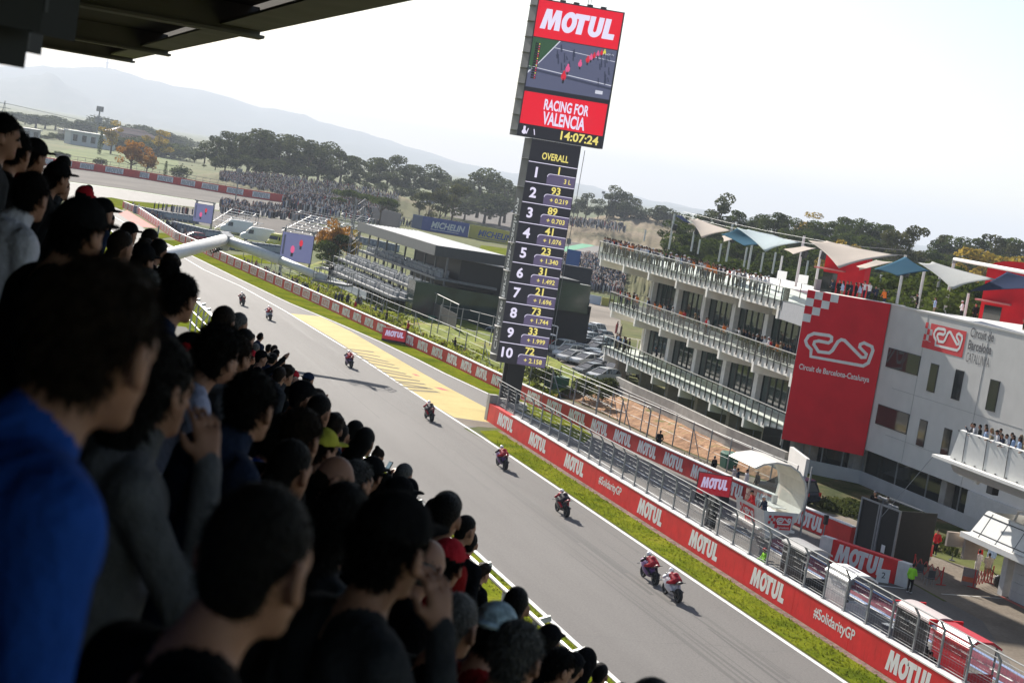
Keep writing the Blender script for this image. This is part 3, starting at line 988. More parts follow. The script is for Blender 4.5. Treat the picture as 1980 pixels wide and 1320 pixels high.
bb.add([(-3.5, 32.55, 0), (-1.2, 32.55, 0), (-2.6, 30.6, 0), (-3.5, 29.6, 0)], [(0, 1, 2, 3)], 0, f2)
bb.build('picture_grass', EM('led_green', (52, 84, 58)), tower)
bb = MB()
bb.add([(-1.2, 32.55, 0), (-1.08, 32.55, 0), (-2.5, 30.6, 0), (-3.5, 29.4, 0), (-3.5, 29.6, 0), (-2.6, 30.6, 0)], [(0, 1, 2, 5), (5, 2, 3, 4)], 0, f2)
bb.add([(-3.5, 30.0, 0), (3.9, 29.45, 0), (3.9, 29.52, 0), (-3.5, 30.06, 0)], [(0, 1, 2, 3)], 0, f2)
bb.add([(-1.5, 31.9, 0), (3.9, 31.55, 0), (3.9, 31.6, 0), (-1.5, 31.95, 0)], [(0, 1, 2, 3)], 0, f2)
put_text(bb, 'MotoGP TV', f2, w=1.0, h=0.16, cx=3.2, cy=32.1)
rect(bb, f2, 2.6, 28.6, 3.25, 28.9)
bb.build('picture_lines', EM('led_pale', (210, 212, 225)), tower)
bb = MB()
bb.add([(-3.5, 29.72, 0), (3.9, 29.1, 0), (3.9, 29.3, 0), (-3.5, 29.9, 0)], [(0, 1, 2, 3)], 0, f2)
rr = random.Random(3)
for k in range(26):
 u = rr.uniform(-1.4, .2) if k % 2 else rr.uniform(2.2, 3.6)
 z = rr.uniform(29.9, 32.3)
 L = rr.uniform(.3, .9)
 bb.add([(u, z, 0), (u + .1, z, 0), (u + .25, z - L if z - L > 28.3 else 28.3, 0), (u + .1, z - L if z - L > 28.3 else 28.3, 0)], [(3, 2, 1, 0)], 0, f2)
bb.build('picture_tyre_marks', EM('led_navy', (58, 62, 84)), tower)
bk, pk, dk, yl = MB(), MB(), MB(), MB()
for u, z, s, c in ((-.35, 29.55, .55, 0), (-.1, 30.25, .48, 1), (.9, 30.85, .42, 1), (1.5, 31.3, .42, 0), (1.75, 31.55, .38, 1), (2.0, 31.75, .34, 0), (2.3, 31.95, .34, 1), (2.6, 32.1, .32, 0), (2.85, 32.2, .3, 2)):
 m = (bk, pk, yl)[c]
 m.add([(u + s * .42 * math.cos(a) , z + s * .62 * math.sin(a) + .1 * s, 0) for a in [k * math.pi / 5 for k in range(10)]], [tuple(range(10))], 0, f3)
 m.add([(u + s * .2 * math.cos(a), z + s * .8 + s * .25 * math.sin(a), 0) for a in [k * math.pi / 4 for k in range(8)]], [tuple(range(8))], 0, f3)
 dk.add([(u - s * .1, z - s * 1.0, 0), (u + s * .16, z - s * 1.0, 0), (u + s * .2, z - s * .2, 0), (u - s * .14, z - s * .2, 0)], [(0, 1, 2, 3)], 0, f3)
for k in range(15):
 rect(dk, f3, -3.2, 29.0 + k * .21, -2.75, 29.16 + k * .21)
 rect((bk, pk, yl)[k % 3], f4, -2.9, 29.03 + k * .21, -2.8, 29.13 + k * .21)
bk.build('picture_red_riders', EM('led_rider_red', (214, 36, 58)), tower)
pk.build('picture_pink_riders', EM('led_rider_pink', (226, 90, 140)), tower)
dk.build('picture_tyres', EM('led_tyre', (26, 26, 34)), tower)
yl.build('picture_yellow_rider', EM('led_rider_yellow', (222, 214, 80)), tower)
bb = MB()
for u in (-2.6, -1.4, -.2, 1.0, 2.2):
 bb.box((u, .5, 36.0), (.5, .6, .25))
bb.bar((.8, .6, 35.9), (.8, .6, 38.2), .05)
bb.bar((1.05, .6, 35.9), (1.05, .6, 37.6), .04)
bb.build('antenna', mDGREY, tower)
bb = MB()
bb.tube([(2.6, .4, 23.6), (2.35, .4, 0.3)], 0.03, 5)
bb.box((2.5, .4, 15.5), (.35, .3, .5))
bb.build('cable', mGALV, tower)
# ---------------------------------------------------------------- fences of the service road
def post_fence(name, line, h, step, label, wires=4, mat=None, rp=0.05, lean=0.0, brace=0):
 mat = mat or mGALV
 P = [Vector((p[0], p[1], 0)) for p in line]
 o = thing(name, label, 'fence', (P[0].x, P[0].y, 0))
 first = None
 tops = []
 k = 0
 bw = MB()
 for p, t in path_pts(P, step):
  q = p - P[0]
  if first is None:
   b = MB()
   b.tube([(0, 0, 0), (0, 0, h * 0.9), (lean, 0, h)], [rp, rp, rp * .8], 6)
   first = b.build('post', mat, o)
   po = first
  else:
   po = first.copy(); COL.objects.link(po); po.parent = o
  po.location = q
  tops.append(q)
  k += 1
  if brace and k % brace == 0:
   bw.tube([(q.x, q.y, h * .85), (q.x + t.x * step * .55, q.y + t.y * step * .55, 0.1)], rp * .7, 5)
 for i in range(wires):
  z = h * (0.99 - i * 0.9 / max(1, wires))
  bw.tube([(q.x, q.y, z) for q in tops], 0.022 if i == 0 else 0.012, 4)
 bw.build('wire', mat, o)
 return o
fa = [tuple(G(x, y).xy) for x, y in ((470, 498), (545, 530), (640, 577), (700, 600), (740, 620), (812, 651), (865, 675), (921, 701), (975, 728))]
post_fence('wire_fence', fa, 2.7, 6.0, 'steel post fence between the far wall and the green slope', wires=3, rp=0.06, brace=4)
fb = [(58.2, 158), (58.7, 145), (59.1, 138), (59.6, 125), (60.3, 113), (61.0, 108)]
post_fence('wire_fence', fb, 2.75, 3.35, 'steel post fence in front of the bare dirt slope', wires=3, rp=0.055, brace=5)
fc = [tuple(G(x, y).xy) for x, y in ((985, 735), (1050, 765), (1120, 795), (1200, 833), (1290, 872))]
post_fence('wire_fence', fc, 3.0, 5.2, 'tall leaning mesh fence beside the service road near the tower', wires=4, rp=0.07, lean=-0.35, brace=3)
# black windscreen fence along the hospitality stand
fd = [G(x, y, 1.2) for x, y in ((640, 535), (700, 552), (760, 580), (830, 612), (880, 640))]
o = thing('screen_fence', 'black cloth fence at the top of the green slope below the white roofed stand', 'fence', tuple(fd[0]))
b = MB()
for a, c in zip(fd[:-1], fd[1:]):
 b.bar(a - fd[0] + Vector((0, 0, 1.0)), c - fd[0] + Vector((0, 0, 1.0)), 0.06, 2.0)
b.build('cloth', mBLACK, o)
b = MB()
for p, t in path_pts(fd, 4.0):
 b.bar(p - fd[0], p - fd[0] + Vector((0, 0, 3.2)), 0.08)
b.tube([p - fd[0] + Vector((0, 0, 3.2)) for p in fd], 0.04, 4)
b.build('post', mGALV, o)
fe = [G(x, y, 1.4) for x, y in ((845, 645), (900, 655), (960, 672), (1000, 690))]
o = thing('wire_fence', 'grey mesh fence in front of the parked cars and the stand stairs', 'fence', tuple(fe[0]))
b = MB()
for p, t in path_pts(fe, 2.6):
 b.bar(p - fe[0], p - fe[0] + Vector((0, 0, 3.4)), 0.09)
b.build('post', mGALV, o)
b = MB()
for z in (3.3, 2.2, 1.1):
 b.tube([p - fe[0] + Vector((0, 0, z)) for p in fe], 0.035, 4)
b.build('rail', mGALV, o)
# ---------------------------------------------------------------- figures: smooth blended bodies meshed from distance fields
def surface_nets(f, org, h):
 nx, ny, nz = f.shape
 cs = (nx - 1, ny - 1, nz - 1)
 S_ = np.zeros((cs[0] * cs[1] * cs[2], 3))
 C_ = np.zeros(cs[0] * cs[1] * cs[2])
 stride = np.array([cs[1] * cs[2], cs[2], 1])
 edges = []
 ins = f < 0
 for ax in range(3):
  sl0 = [slice(None)] * 3
  sl1 = [slice(None)] * 3
  sl0[ax] = slice(0, -1)
  sl1[ax] = slice(1, None)
  a, b = ins[tuple(sl0)], ins[tuple(sl1)]
  idx = np.argwhere(a != b)
  if len(idx) == 0:
   continue
  o1, o2 = [k for k in range(3) if k != ax]
  ok = (idx[:, o1] > 0) & (idx[:, o1] < f.shape[o1] - 1) & (idx[:, o2] > 0) & (idx[:, o2] < f.shape[o2] - 1)
  idx = idx[ok]
  e = np.zeros(3, int); e[ax] = 1
  f0 = f[idx[:, 0], idx[:, 1], idx[:, 2]]
  f1 = f[idx[:, 0] + e[0], idx[:, 1] + e[1], idx[:, 2] + e[2]]
  t = f0 / (f0 - f1)
  pos = idx.astype(float)
  pos[:, ax] += t
  quad = []
  e1 = np.zeros(3, int); e1[o1] = 1
  e2 = np.zeros(3, int); e2[o2] = 1
  for d1, d2 in ((1, 1), (0, 1), (0, 0), (1, 0)):
   c = (idx - e1 * d1 - e2 * d2) @ stride
   np.add.at(S_, c, pos)
   np.add.at(C_, c, 1)
   quad.append(c)
  quad = np.stack(quad, 1)
  flip = (f0 < 0) ^ (ax == 1)
  quad[~flip] = quad[~flip][:, ::-1]
  edges.append(quad)
 quads = np.concatenate(edges)
 used = np.nonzero(C_)[0]
 remap = -np.ones(len(C_), int)
 remap[used] = np.arange(len(used))
 V = S_[used] / C_[used][:, None] * h + org
 return V, remap[quads]
def prim_dist(p, q):
 kind = q[0]
 if kind == 'c':
  _, a, b, ra, rb, m = q[:6]
  a = np.array(a, np.float32); b = np.array(b, np.float32)
  d = b - a
  L = float(d @ d) + 1e-9
  t = np.clip(((p - a) @ d) / L, 0, 1)
  w = p - a - t[..., None] * d
  return np.sqrt((w * w).sum(-1)) - (ra + (rb - ra) * t)
 _, c, r, rot, m = q[:5]
 w = p - np.array(c, np.float32)
 if rot is not None:
  w = w @ np.array(rot, np.float32)
 r = np.array(r, np.float32)
 k0 = np.sqrt(((w / r) ** 2).sum(-1))
 k1 = np.sqrt(((w / r ** 2) ** 2).sum(-1)) + 1e-6
 d = k0 * (k0 - 1) / k1
 if kind == 'h':                                   # hair: ellipsoid with the face cut away
  cut = q[5]
  d = np.maximum(d, w @ np.array(cut[:3], np.float32) - cut[3])
 return d
def sdf_object(name, prims, h, mats, k=0.03, parent=None, loc=None):
 lo = np.array([1e9] * 3); hi = -lo
 for q in prims:
  if q[0] == 'c':
   for pt, r in ((q[1], q[3]), (q[2], q[4])):
    lo = np.minimum(lo, np.array(pt) - r); hi = np.maximum(hi, np.array(pt) + r)
  else:
   r = max(q[2])
   lo = np.minimum(lo, np.array(q[1]) - r); hi = np.maximum(hi, np.array(q[1]) + r)
 lo -= 2.5 * h; hi += 2.5 * h
 n = np.ceil((hi - lo) / h).astype(int) + 1
 ax = [np.arange(n[i], dtype=np.float32) * h + lo[i] for i in range(3)]
 F_ = np.full(tuple(n), 1e3, np.float32)
 for q in prims:
  # only near the primitive
  if q[0] == 'c':
   pl = np.minimum(np.array(q[1]), np.array(q[2])) - max(q[3], q[4]) - 3 * k - 3 * h
   ph = np.maximum(np.array(q[1]), np.array(q[2])) + max(q[3], q[4]) + 3 * k + 3 * h
  else:
   pl = np.array(q[1]) - max(q[2]) - 3 * k - 3 * h; ph = np.array(q[1]) + max(q[2]) + 3 * k + 3 * h
  i0 = np.clip(np.floor((pl - lo) / h).astype(int), 0, n - 1); i1 = np.clip(np.ceil((ph - lo) / h).astype(int) + 1, 1, n)
  g = np.stack(np.meshgrid(ax[0][i0[0]:i1[0]], ax[1][i0[1]:i1[1]], ax[2][i0[2]:i1[2]], indexing='ij'), -1)
  d = prim_dist(g, q)
  kk = q[6] if q[0] == 'c' and len(q) > 6 else (q[5] if q[0] == 'e' and len(q) > 5 else k)
  A = F_[i0[0]:i1[0], i0[1]:i1[1], i0[2]:i1[2]]
  hh = np.clip(0.5 + 0.5 * (A - d) / kk, 0, 1)
  F_[i0[0]:i1[0], i0[1]:i1[1], i0[2]:i1[2]] = np.where(A > 100, d, A * (1 - hh) + d * hh - kk * hh * (1 - hh))
 V, Q = surface_nets(F_, lo, h)
 cen = V[Q].mean(1).astype(np.float32)
 best = np.full(len(cen), 1e9); mi = np.zeros(len(cen), int)
 for q in prims:
  d = prim_dist(cen, q)
  m = q[5] if q[0] == 'c' else q[4]
  s = d < best
  best[s] = d[s]; mi[s] = m
 me = bpy.data.meshes.new(name)
 me.vertices.add(len(V)); me.vertices.foreach_set('co', V.astype(np.float32).ravel())
 me.loops.add(len(Q) * 4); me.loops.foreach_set('vertex_index', Q.astype(np.int32).ravel())
 me.polygons.add(len(Q))
 me.polygons.foreach_set('loop_start', np.arange(0, len(Q) * 4, 4, dtype=np.int32))
 for m in mats: me.materials.append(m)
 me.polygons.foreach_set('material_index', mi.astype(np.int32))
 me.polygons.foreach_set('use_smooth', np.ones(len(Q), bool))
 me.update(); me.validate()
 o = bpy.data.objects.new(name, me)
 COL.objects.link(o)
 if parent: o.parent = parent
 if loc is not None: o.location = loc
 return o
def rotz(a):
 return np.array([[math.cos(a), -math.sin(a), 0], [math.sin(a), math.cos(a), 0], [0, 0, 1]])
def rotx(a):
 return np.array([[1, 0, 0], [0, math.cos(a), -math.sin(a)], [0, math.sin(a), math.cos(a)]])
def hand_prims(w, d, palm_n, m, curl=0.5, side=1):
 "palm and five bent fingers; w wrist, d hand direction, palm_n palm normal"
 w = np.array(w, float); d = np.array(d, float) / np.linalg.norm(d)
 n = np.array(palm_n, float); n = n - d * (n @ d); n /= np.linalg.norm(n)
 s = np.cross(d, n) * side
 out = []
 for i, x in enumerate((-.028, -.009, .010, .028)):
  out.append(('c', w + d * .015 + s * x * .6, w + d * .085 + s * x, .016, .0125, m, .012))
 for i, (x, L) in enumerate(((-.031, .062), (-.011, .078), (.010, .082), (.030, .072))):
  a = w + d * .088 + s * x
  c1 = curl * (1.15 - .1 * i)
  d1 = d * math.cos(c1 * .6) + n * math.sin(c1 * .6)
  d2 = d * math.cos(c1 * 1.5) + n * math.sin(c1 * 1.5)
  b = a + d1 * L * .5 + s * x * .12
  out.append(('c', a, b, .0105, .0095, m, .004))
  out.append(('c', b, b + d2 * L * .5, .0095, .0078, m, .004))
 t0 = w + d * .03 + s * .026
 t1 = t0 + s * .03 + d * .03 + n * .012
 out.append(('c', t0, t1, .014, .0115, m, .006))
 out.append(('c', t1, t1 + d * .028 + s * .006 + n * .008, .0115, .009, m, .004))
 return out
def figure(P):
 """primitives of a standing figure facing +Y, feet at z = 0.
 material slots: 0 skin 1 top 2 trousers 3 shoes 4 hair 5 cap 6 detail"""
 H = P.get('h', 1.74) / 1.74
 fat = P.get('fat', 1.0)
 lean = P.get('lean', 0.05)
 R_ = rotx(-lean)
 hip = np.array([0, 0, .93])
 def B(x, y, z):                                   # torso space -> figure
  return hip + R_ @ np.array([x, y, z])
 out = []
 f = fat
 for s in (-1, 1):
  out.append(('c', B(s * .075 * f, 0, -.02), B(s * .065 * f, .005, .2), .118 * f, .105 * f, 1))
  out.append(('c', B(s * .065 * f, .005, .2), B(s * .095 * f, -.005, .42), .105 * f, .115 * f, 1))
  out.append(('c', B(s * .05, -.01, .49), B(s * .175 * f, -.015, .475), .075, .068, 1))
  out.append(('c', hip + np.array([s * .085 * f, 0, -.02]), np.array([s * .1, .02, .5]), .1 * f, .066, 2))
  out.append(('c', np.array([s * .1, .02, .5]), np.array([s * .105, -.02, .09]), .064, .045, 2))
  out.append(('c', np.array([s * .105, -.03, .05]), np.array([s * .12, .14, .035]), .045, .036, 3))
 out.append(('c', B(0, -.01, .48), B(0, .012, .60), .064, .056, P.get('neck', 0)))
 if P.get('collar'):
  out.append(('c', B(0, -.012, .515), B(0, -.005, .545), .078, .07, 1))
 if P.get('hoodie'):
  out.append(('c', B(-.09, -.075, .50), B(.09, -.075, .50), .06, .06, 1))
  out.append(('c', B(0, -.06, .51), B(0, .0, .57), .075, .075, 1))
 hy, hp = P.get('head', 0.0), P.get('nod', 0.1)
 RH = rotz(hy) @ rotx(-hp)
 hc = B(0, .03, .715)
 def Hd(x, y, z):
  return hc + RH @ np.array([x, y, z])
 out.append(('e', Hd(0, -.005, .015), (.076, .098, .108), RH, 0))
 out.append(('e', Hd(0, .03, -.055), (.058, .066, .066), RH, 0))
 out.append(('c', Hd(0, .092, -.005), Hd(0, .112, -.035), .011, .015, 0, .012))
 out.append(('c', Hd(-.03, .083, .025), Hd(.03, .083, .025), .012, .012, 0, .015))
 out.append(('c', Hd(-.02, .089, -.072), Hd(.02, .089, -.072), .0085, .0085, 6 if P.get('face') else 0, .006))
 out.append(('e', Hd(0, .078, -.105), (.026, .022, .02), RH, 0))
 for s in (-1, 1):
  out.append(('e', Hd(s * .087, -.012, -.014), (.011, .026, .037), RH @ rotz(s * .45), 0, .006))
  out.append(('e', Hd(s * .083, .002, -.04), (.012, .012, .016), RH, 0, .006))
  if P.get('face'):
   out.append(('e', Hd(s * .031, .0885, .003), (.012, .007, .006), RH, 4))
 hs = P.get('hair', 'short')
 sep = P.get('sep')
 hair = []
 if hs == 'short':
  hair.append(('h', Hd(0, -.014, .03), (.085, .105, .106), RH, 4, (0, .6, -.8, .026)))
 elif hs == 'buzz':
  hair.append(('h', Hd(0, -.010, .024), (.0805, .103, .105), RH, 4, (0, .6, -.8, .02)))
 elif hs == 'curly':
  hair.append(('h', Hd(0, -.012, .042), (.094, .112, .11), RH, 4, (0, .62, -.78, .034)))
  rr = random.Random(int(P.get('seed', 1)))
  for _ in range(34):
   a, e = rr.uniform(0, 6.28), rr.uniform(-.1, 1.4)
   v = np.array([math.cos(a) * math.cos(e) * .088, math.sin(a) * math.cos(e) * .105, math.sin(e) * .105])
   if v[1] > .05 and v[2] < .04: continue
   q = hc + RH @ (v + np.array([0, -.012, .045]))
   hair.append(('e', q, (.026, .026, .024), None, 4))
 elif hs == 'long':
  hair.append(('h', Hd(0, -.016, .028), (.088, .108, .11), RH, 4, (0, .75, -.66, .055)))
  for s in (-1, 0, 1):
   hair.append(('c', Hd(s * .05, -.06, -.02), B(s * .075, -.105, .42), .055, .035, 4))
 elif hs == 'bun':
  hair.append(('h', Hd(0, -.012, .03), (.083, .104, .106), RH, 4, (0, .75, -.66, .05)))
  hair.append(('e', Hd(0, -.09, .11), (.04, .04, .038), RH, 4))
 elif hs == 'bald':
  hair.append(('h', Hd(0, -.014, -.008), (.0795, .1, .085), RH, 4, (0, .9, .45, -.01)))
 elif hs == 'hood':
  hair.append(('h', Hd(0, -.02, .015), (.105, .128, .135), RH, 1, (0, .95, -.3, .06)))
  hair.append(('c', Hd(0, -.05, -.08), B(0, -.03, .5), .085, .1, 1))
 if hs in ('short', 'buzz', 'curly', 'bun'):
  hair.append(('e', Hd(0, -.052, -.04), (.06, .047, .052), RH, 4))
 cap = P.get('cap')
 if cap:
  hair.append(('h', Hd(0, -.008, .048), (.088, .108, .092), RH, 5, (0, .12, -.99, .012)))
  bd = -1 if cap == 'back' else 1
  hair.append(('e', Hd(0, bd * .125, .05), (.066, .075, .011), RH @ rotx(.12 * bd), 5))
  if cap == 'stripe':
   hair.append(('c', Hd(-.05, -.105, .06), Hd(.05, -.105, .06), .012, .012, 6))
 if cap == 'beanie':
  pass
 if P.get('phones'):
  for s in (-1, 1):
   hair.append(('e', Hd(s * .095, 0, 0), (.025, .042, .045), RH, 5))
  for i in range(8):
   a0, a1 = math.pi * i / 8, math.pi * (i + 1) / 8
   hair.append(('c', Hd(.1 * math.cos(a0), 0, .01 + .12 * math.sin(a0)), Hd(.1 * math.cos(a1), 0, .01 + .12 * math.sin(a1)), .012, .012, 5))
 # arms
 for s, key in ((-1, 'L'), (1, 'R')):
  sh = B(s * .2 * f, -.012, .455)
  arm = P.get('arm' + key, 'down')
  hand_d, palm = None, None
  if isinstance(arm, tuple):
   el, wr = np.array(arm[0], float), np.array(arm[1], float)
   if len(arm) > 2: hand_d, palm = np.array(arm[2], float), np.array(arm[3], float)
  elif arm == 'down':
   el, wr = B(s * .255, -.03, .16), B(s * .25, .07, -.06)
  elif arm == 'rail':
   el, wr = B(s * .28, .1, .2), B(s * .16, .34, .14)
  elif arm == 'face':
   el, wr = B(s * .25, .14, .18), B(s * .10, .17, .56)
  elif arm == 'phone':
   el, wr = B(s * .24, .16, .2), B(s * .07, .36, .5)
  elif arm == 'up':
   el, wr = B(s * .33, .12, .6), B(s * .3, .3, .8)
  elif arm == 'fold':
   el, wr = B(s * .26, .06, .18), B(-s * .05, .19, .22)
  elif arm == 'point':
   el, wr = B(s * .3, .2, .48), B(s * .34, .46, .56)
  elif arm == 'pocket':
   el, wr = B(s * .3, -.06, .17), B(s * .2, .07, .0)
  bare = P.get('bare', False)
  out.append(('c', sh, el, .062 * (.5 + .5 * f), .05, 1))
  out.append(('c', el, wr, .05, .036, 0 if bare else 1))
  if hand_d is None:
   hand_d = (wr - el) / (np.linalg.norm(wr - el) + 1e-6)
   palm = np.array([-s, 0.2, 0.0]) if abs(hand_d[2]) > .6 else np.array([0, 0, -1.0])
  if P.get('fingers'):
   out += hand_prims(wr, hand_d, palm, 0, P.get('curl', .5), s)
  else:
   out.append(('c', wr, wr + hand_d * .05, .032, .034, 0))
   out.append(('c', wr + hand_d * .05, wr + hand_d * .12, .03, .02, 0))
   out.append(('c', wr + hand_d * .03, wr + hand_d * .07 + np.array([-s * .03, 0, 0]), .014, .011, 0))
 if P.get('coat'):
  for s in (-1, 1):
   out.append(('c', hip + np.array([s * .08, 0, 0]), np.array([s * .12, 0, .5]), .12, .12, 1))
  out.append(('c', hip, np.array([0, 0, .5]), .12, .13, 1))
 def scale(q):
  q = list(q)
  if q[0] == 'c':
   q[1] = np.array(q[1]) * H; q[2] = np.array(q[2]) * H
   q[3] *= H; q[4] *= H
  else:
   q[1] = np.array(q[1]) * H; q[2] = tuple(x * H for x in q[2])
   if q[0] == 'h':
    c = q[5]; q[5] = (c[0], c[1], c[2], c[3] * H)
  return tuple(q)
 return [scale(q) for q in out], [scale(q) for q in hair]
def cloth(name, c, var=0.18, scale=9, rough=0.9):
 return M(name, c, rough=rough, var=var, scale=scale, bump=0.5, bscale=18, spec=0.06)
SKIN = M('skin', (0.33, 0.165, 0.105), rough=0.55, var=0.10, scale=14, spec=0.35)
SKIN2 = M('skin_tan', (0.30, 0.145, 0.09), rough=0.55, var=0.10, scale=14, spec=0.35)
HAIRB = M('hair_black', (0.006, 0.005, 0.0045), rough=0.6, var=0.5, scale=60, bump=0.6, bscale=90, spec=0.12)
HAIRD = M('hair_brown', (0.018, 0.011, 0.007), rough=0.6, var=0.5, scale=60, bump=0.6, bscale=90, spec=0.12)
HAIRG = M('hair_grey', (0.09, 0.085, 0.08), rough=0.6, var=0.35, scale=60, bump=0.8, bscale=70)
HAIRL = M('hair_blond', (0.26, 0.16, 0.07), rough=0.55, var=0.3, scale=60, bump=0.8, bscale=70)
SHOE = M('shoe_dark', (0.02, 0.02, 0.022), rough=0.6, var=0.2)
SHOEW = M('shoe_white', (0.6, 0.6, 0.6), rough=0.6, var=0.1)
CLB = cloth('cloth_black', (0.007, 0.007, 0.008))
CLN = cloth('cloth_navy', (0.02, 0.028, 0.055))
CLG = cloth('cloth_grey', (0.13, 0.13, 0.14))
CLW = cloth('cloth_white', (0.62, 0.61, 0.62))
CLR = cloth('cloth_red', (0.50, 0.02, 0.025))
CLO = cloth('cloth_orange', (0.66, 0.17, 0.03))
CLBL = cloth('cloth_blue', (0.018, 0.07, 0.33))
CLD = cloth('denim', (0.07, 0.10, 0.17))
CLK = cloth('cloth_khaki', (0.22, 0.18, 0.12))
CLP = cloth('cloth_pink', (0.5, 0.25, 0.25))
CLLB = cloth('cloth_light_blue', (0.30, 0.40, 0.58))
CLGR = cloth('cloth_green', (0.05, 0.12, 0.07))
CLHV = cloth('cloth_high_vis', (0.35, 0.80, 0.04), var=0.05)
LIP = M('lip', (0.30, 0.11, 0.09), rough=0.5, var=0.05)
def strands(o, P):
 "loose strands standing off the hair so its edge is not a clean line"
 me = o.data
 n = len(me.polygons)
 co = np.zeros(n * 3); me.polygons.foreach_get('center', co)
 no = np.zeros(n * 3); me.polygons.foreach_get('normal', no)
 mi = np.zeros(n, int); me.polygons.foreach_get('material_index', mi)
 co, no = co.reshape(-1, 3), no.reshape(-1, 3)
 idx = np.nonzero(mi == 4)[0]
 if len(idx) == 0: return
 rg_ = np.random.RandomState(4)
 buzz = P.get('hair') in ('buzz', 'bald')
 idx = rg_.choice(idx, 900 if buzz else 2600)
 c = co[idx] + rg_.normal(0, .004, (len(idx), 3))
 L = rg_.uniform(.5, 1.3, (len(idx), 1)) * (.007 if buzz else .024)
 d = no[idx] * (.9 if buzz else .42) + np.array([0, -.1, -.75 if not buzz else 0]) + rg_.normal(0, .3, (len(idx), 3))
 if P.get('hair') == 'curly': d = no[idx] * .8 + rg_.normal(0, .6, (len(idx), 3))
 d /= np.linalg.norm(d, axis=1)[:, None]
 s = np.cross(d, rg_.normal(0, 1, (len(idx), 3)))
 s /= np.linalg.norm(s, axis=1)[:, None]
 w = .0022
 b = MB()
 nv = len(me.vertices)
 v0 = np.zeros(nv * 3); me.vertices.foreach_get('co', v0)
 b.v = [tuple(p) for p in v0.reshape(-1, 3)]
 b.f = [tuple(p.vertices) for p in me.polygons]
 b.m = list(mi)
 q = np.stack([c - s * w, c + s * w, c + d * L + s * w * .3, c + d * L - s * w * .3], 1).reshape(-1, 3)
 b.v += [tuple(p) for p in q]
 b.f += [(nv + 4 * i, nv + 4 * i + 1, nv + 4 * i + 2, nv + 4 * i + 3) for i in range(len(idx))]
 b.m += [4] * len(idx)
 m2 = bpy.data.meshes.new(me.name)
 m2.from_pydata(b.v, [], b.f)
 for m in me.materials: m2.materials.append(m)
 m2.polygons.foreach_set('material_index', b.m)
 m2.polygons.foreach_set('use_smooth', [True] * len(b.f))
 o.data = m2
def person(label, P, top, bottom, hair=HAIRB, cap=CLB, detail=LIP, skin=SKIN, shoes=SHOE, h=0.03, group=None, k=0.03, sep=False, name='person'):
 body, hr = figure(P)
 mats = [skin, top, bottom, shoes, hair, cap, detail]
 if sep and hr:
  o = sdf_object(name, body, h, mats, k)
  nm_ = 'cap' if P.get('cap') else ('hood' if P.get('hair') == 'hood' else 'hair')
  ch = sdf_object('cap' if P.get('cap') else ('hood' if P.get('hair') == 'hood' else 'hair'), hr, h, mats, .02, o)
  if h < .015: strands(ch, P)
 else:
  o = sdf_object(name, body + hr, h, mats, k)
 return tag(o, label, 'person', group)
# ---------------------------------------------------------------- clubhouse with terraces
mWALLW = M('white_render', (0.56, 0.545, 0.525), rough=0.85, var=0.05, scale=0.8, bump=0.1, bscale=6)
mSLAB = M('white_concrete', (0.74, 0.72, 0.68), rough=0.8, var=0.08, scale=1.2)
mSOFF = M('soffit_plaster', (0.70, 0.66, 0.58), rough=0.9, var=0.06, scale=0.8)
mCREAM = M('cream_render', (0.80, 0.76, 0.67), rough=0.85, var=0.06, scale=0.7)
mDECK = M('deck_tiles', (0.42, 0.41, 0.38), rough=0.8, var=0.1, scale=1.5)
mPOSTG = M('grey_post', (0.075, 0.08, 0.088), rough=0.5, var=0.1, metal=0.3)
mRAILW = M('bright_rail', (0.55, 0.54, 0.53), rough=0.35, var=0.05, metal=0.3)
mGLASSR = glass_mat('rail_glass', (0.74, 0.82, 0.80), alpha=-0.02)
mGLASSD = M('dark_glass', (0.012, 0.018, 0.018), rough=0.06, var=0.0, spec=0.8)
mGLASSG = M('green_glass', (0.03, 0.05, 0.045), rough=0.08, var=0.3, scale=0.4, spec=0.8)
mFRAME = M('black_frame', (0.02, 0.02, 0.021), rough=0.5, var=0.1)
mWHITEP = M('white_steel', (0.62, 0.61, 0.59), rough=0.5, var=0.08)
mREDB = M('banner_red', (0.66, 0.014, 0.028), rough=0.8, var=0.08, scale=0.6, spec=0.1)
mREDT = M('stair_tower_red', (0.66, 0.015, 0.025), rough=0.8, var=0.1, scale=0.8, spec=0.1)
FA, FB = Vector((71.3, 185.0)), Vector((68.0, 128.0))
FT = (FB - FA).normalized()
FN = Vector((FT.y, -FT.x))
if FN.x > 0: FN = -FN
def F(s, out, z):
 "point s metres along the front from the far end, out metres in front of it"
 p = FA + FT * s + FN * out
 return Vector((p.x, p.y, z))
FL = (FB - FA).length
club = thing('clubhouse', 'white terraced clubhouse with glass balconies, a red banner and a windowless white wing', 'building', tuple(F(FL, 0, 0)))
CO = F(FL, 0, 0)
def cbuild(b, name, m, parent=None, each=False):
 b.v = [tuple(Vector(p) - CO) for p in b.v]
 return (b.each if each else b.build)(name, m, parent or club)
def slab(b, s0, s1, o0, o1, z0, z1, m=0):
 P = [F(s0, o0, 0), F(s1, o0, 0), F(s1, o1, 0), F(s0, o1, 0)]
 b.prism([(p.x, p.y) for p in P], z0, z1, m)
LEV = [(2.35, 4.5, FL - .4), (7.35, 4.5, FL - .4), (12.6, -2.6, 51.6)]
DZ = 0.85
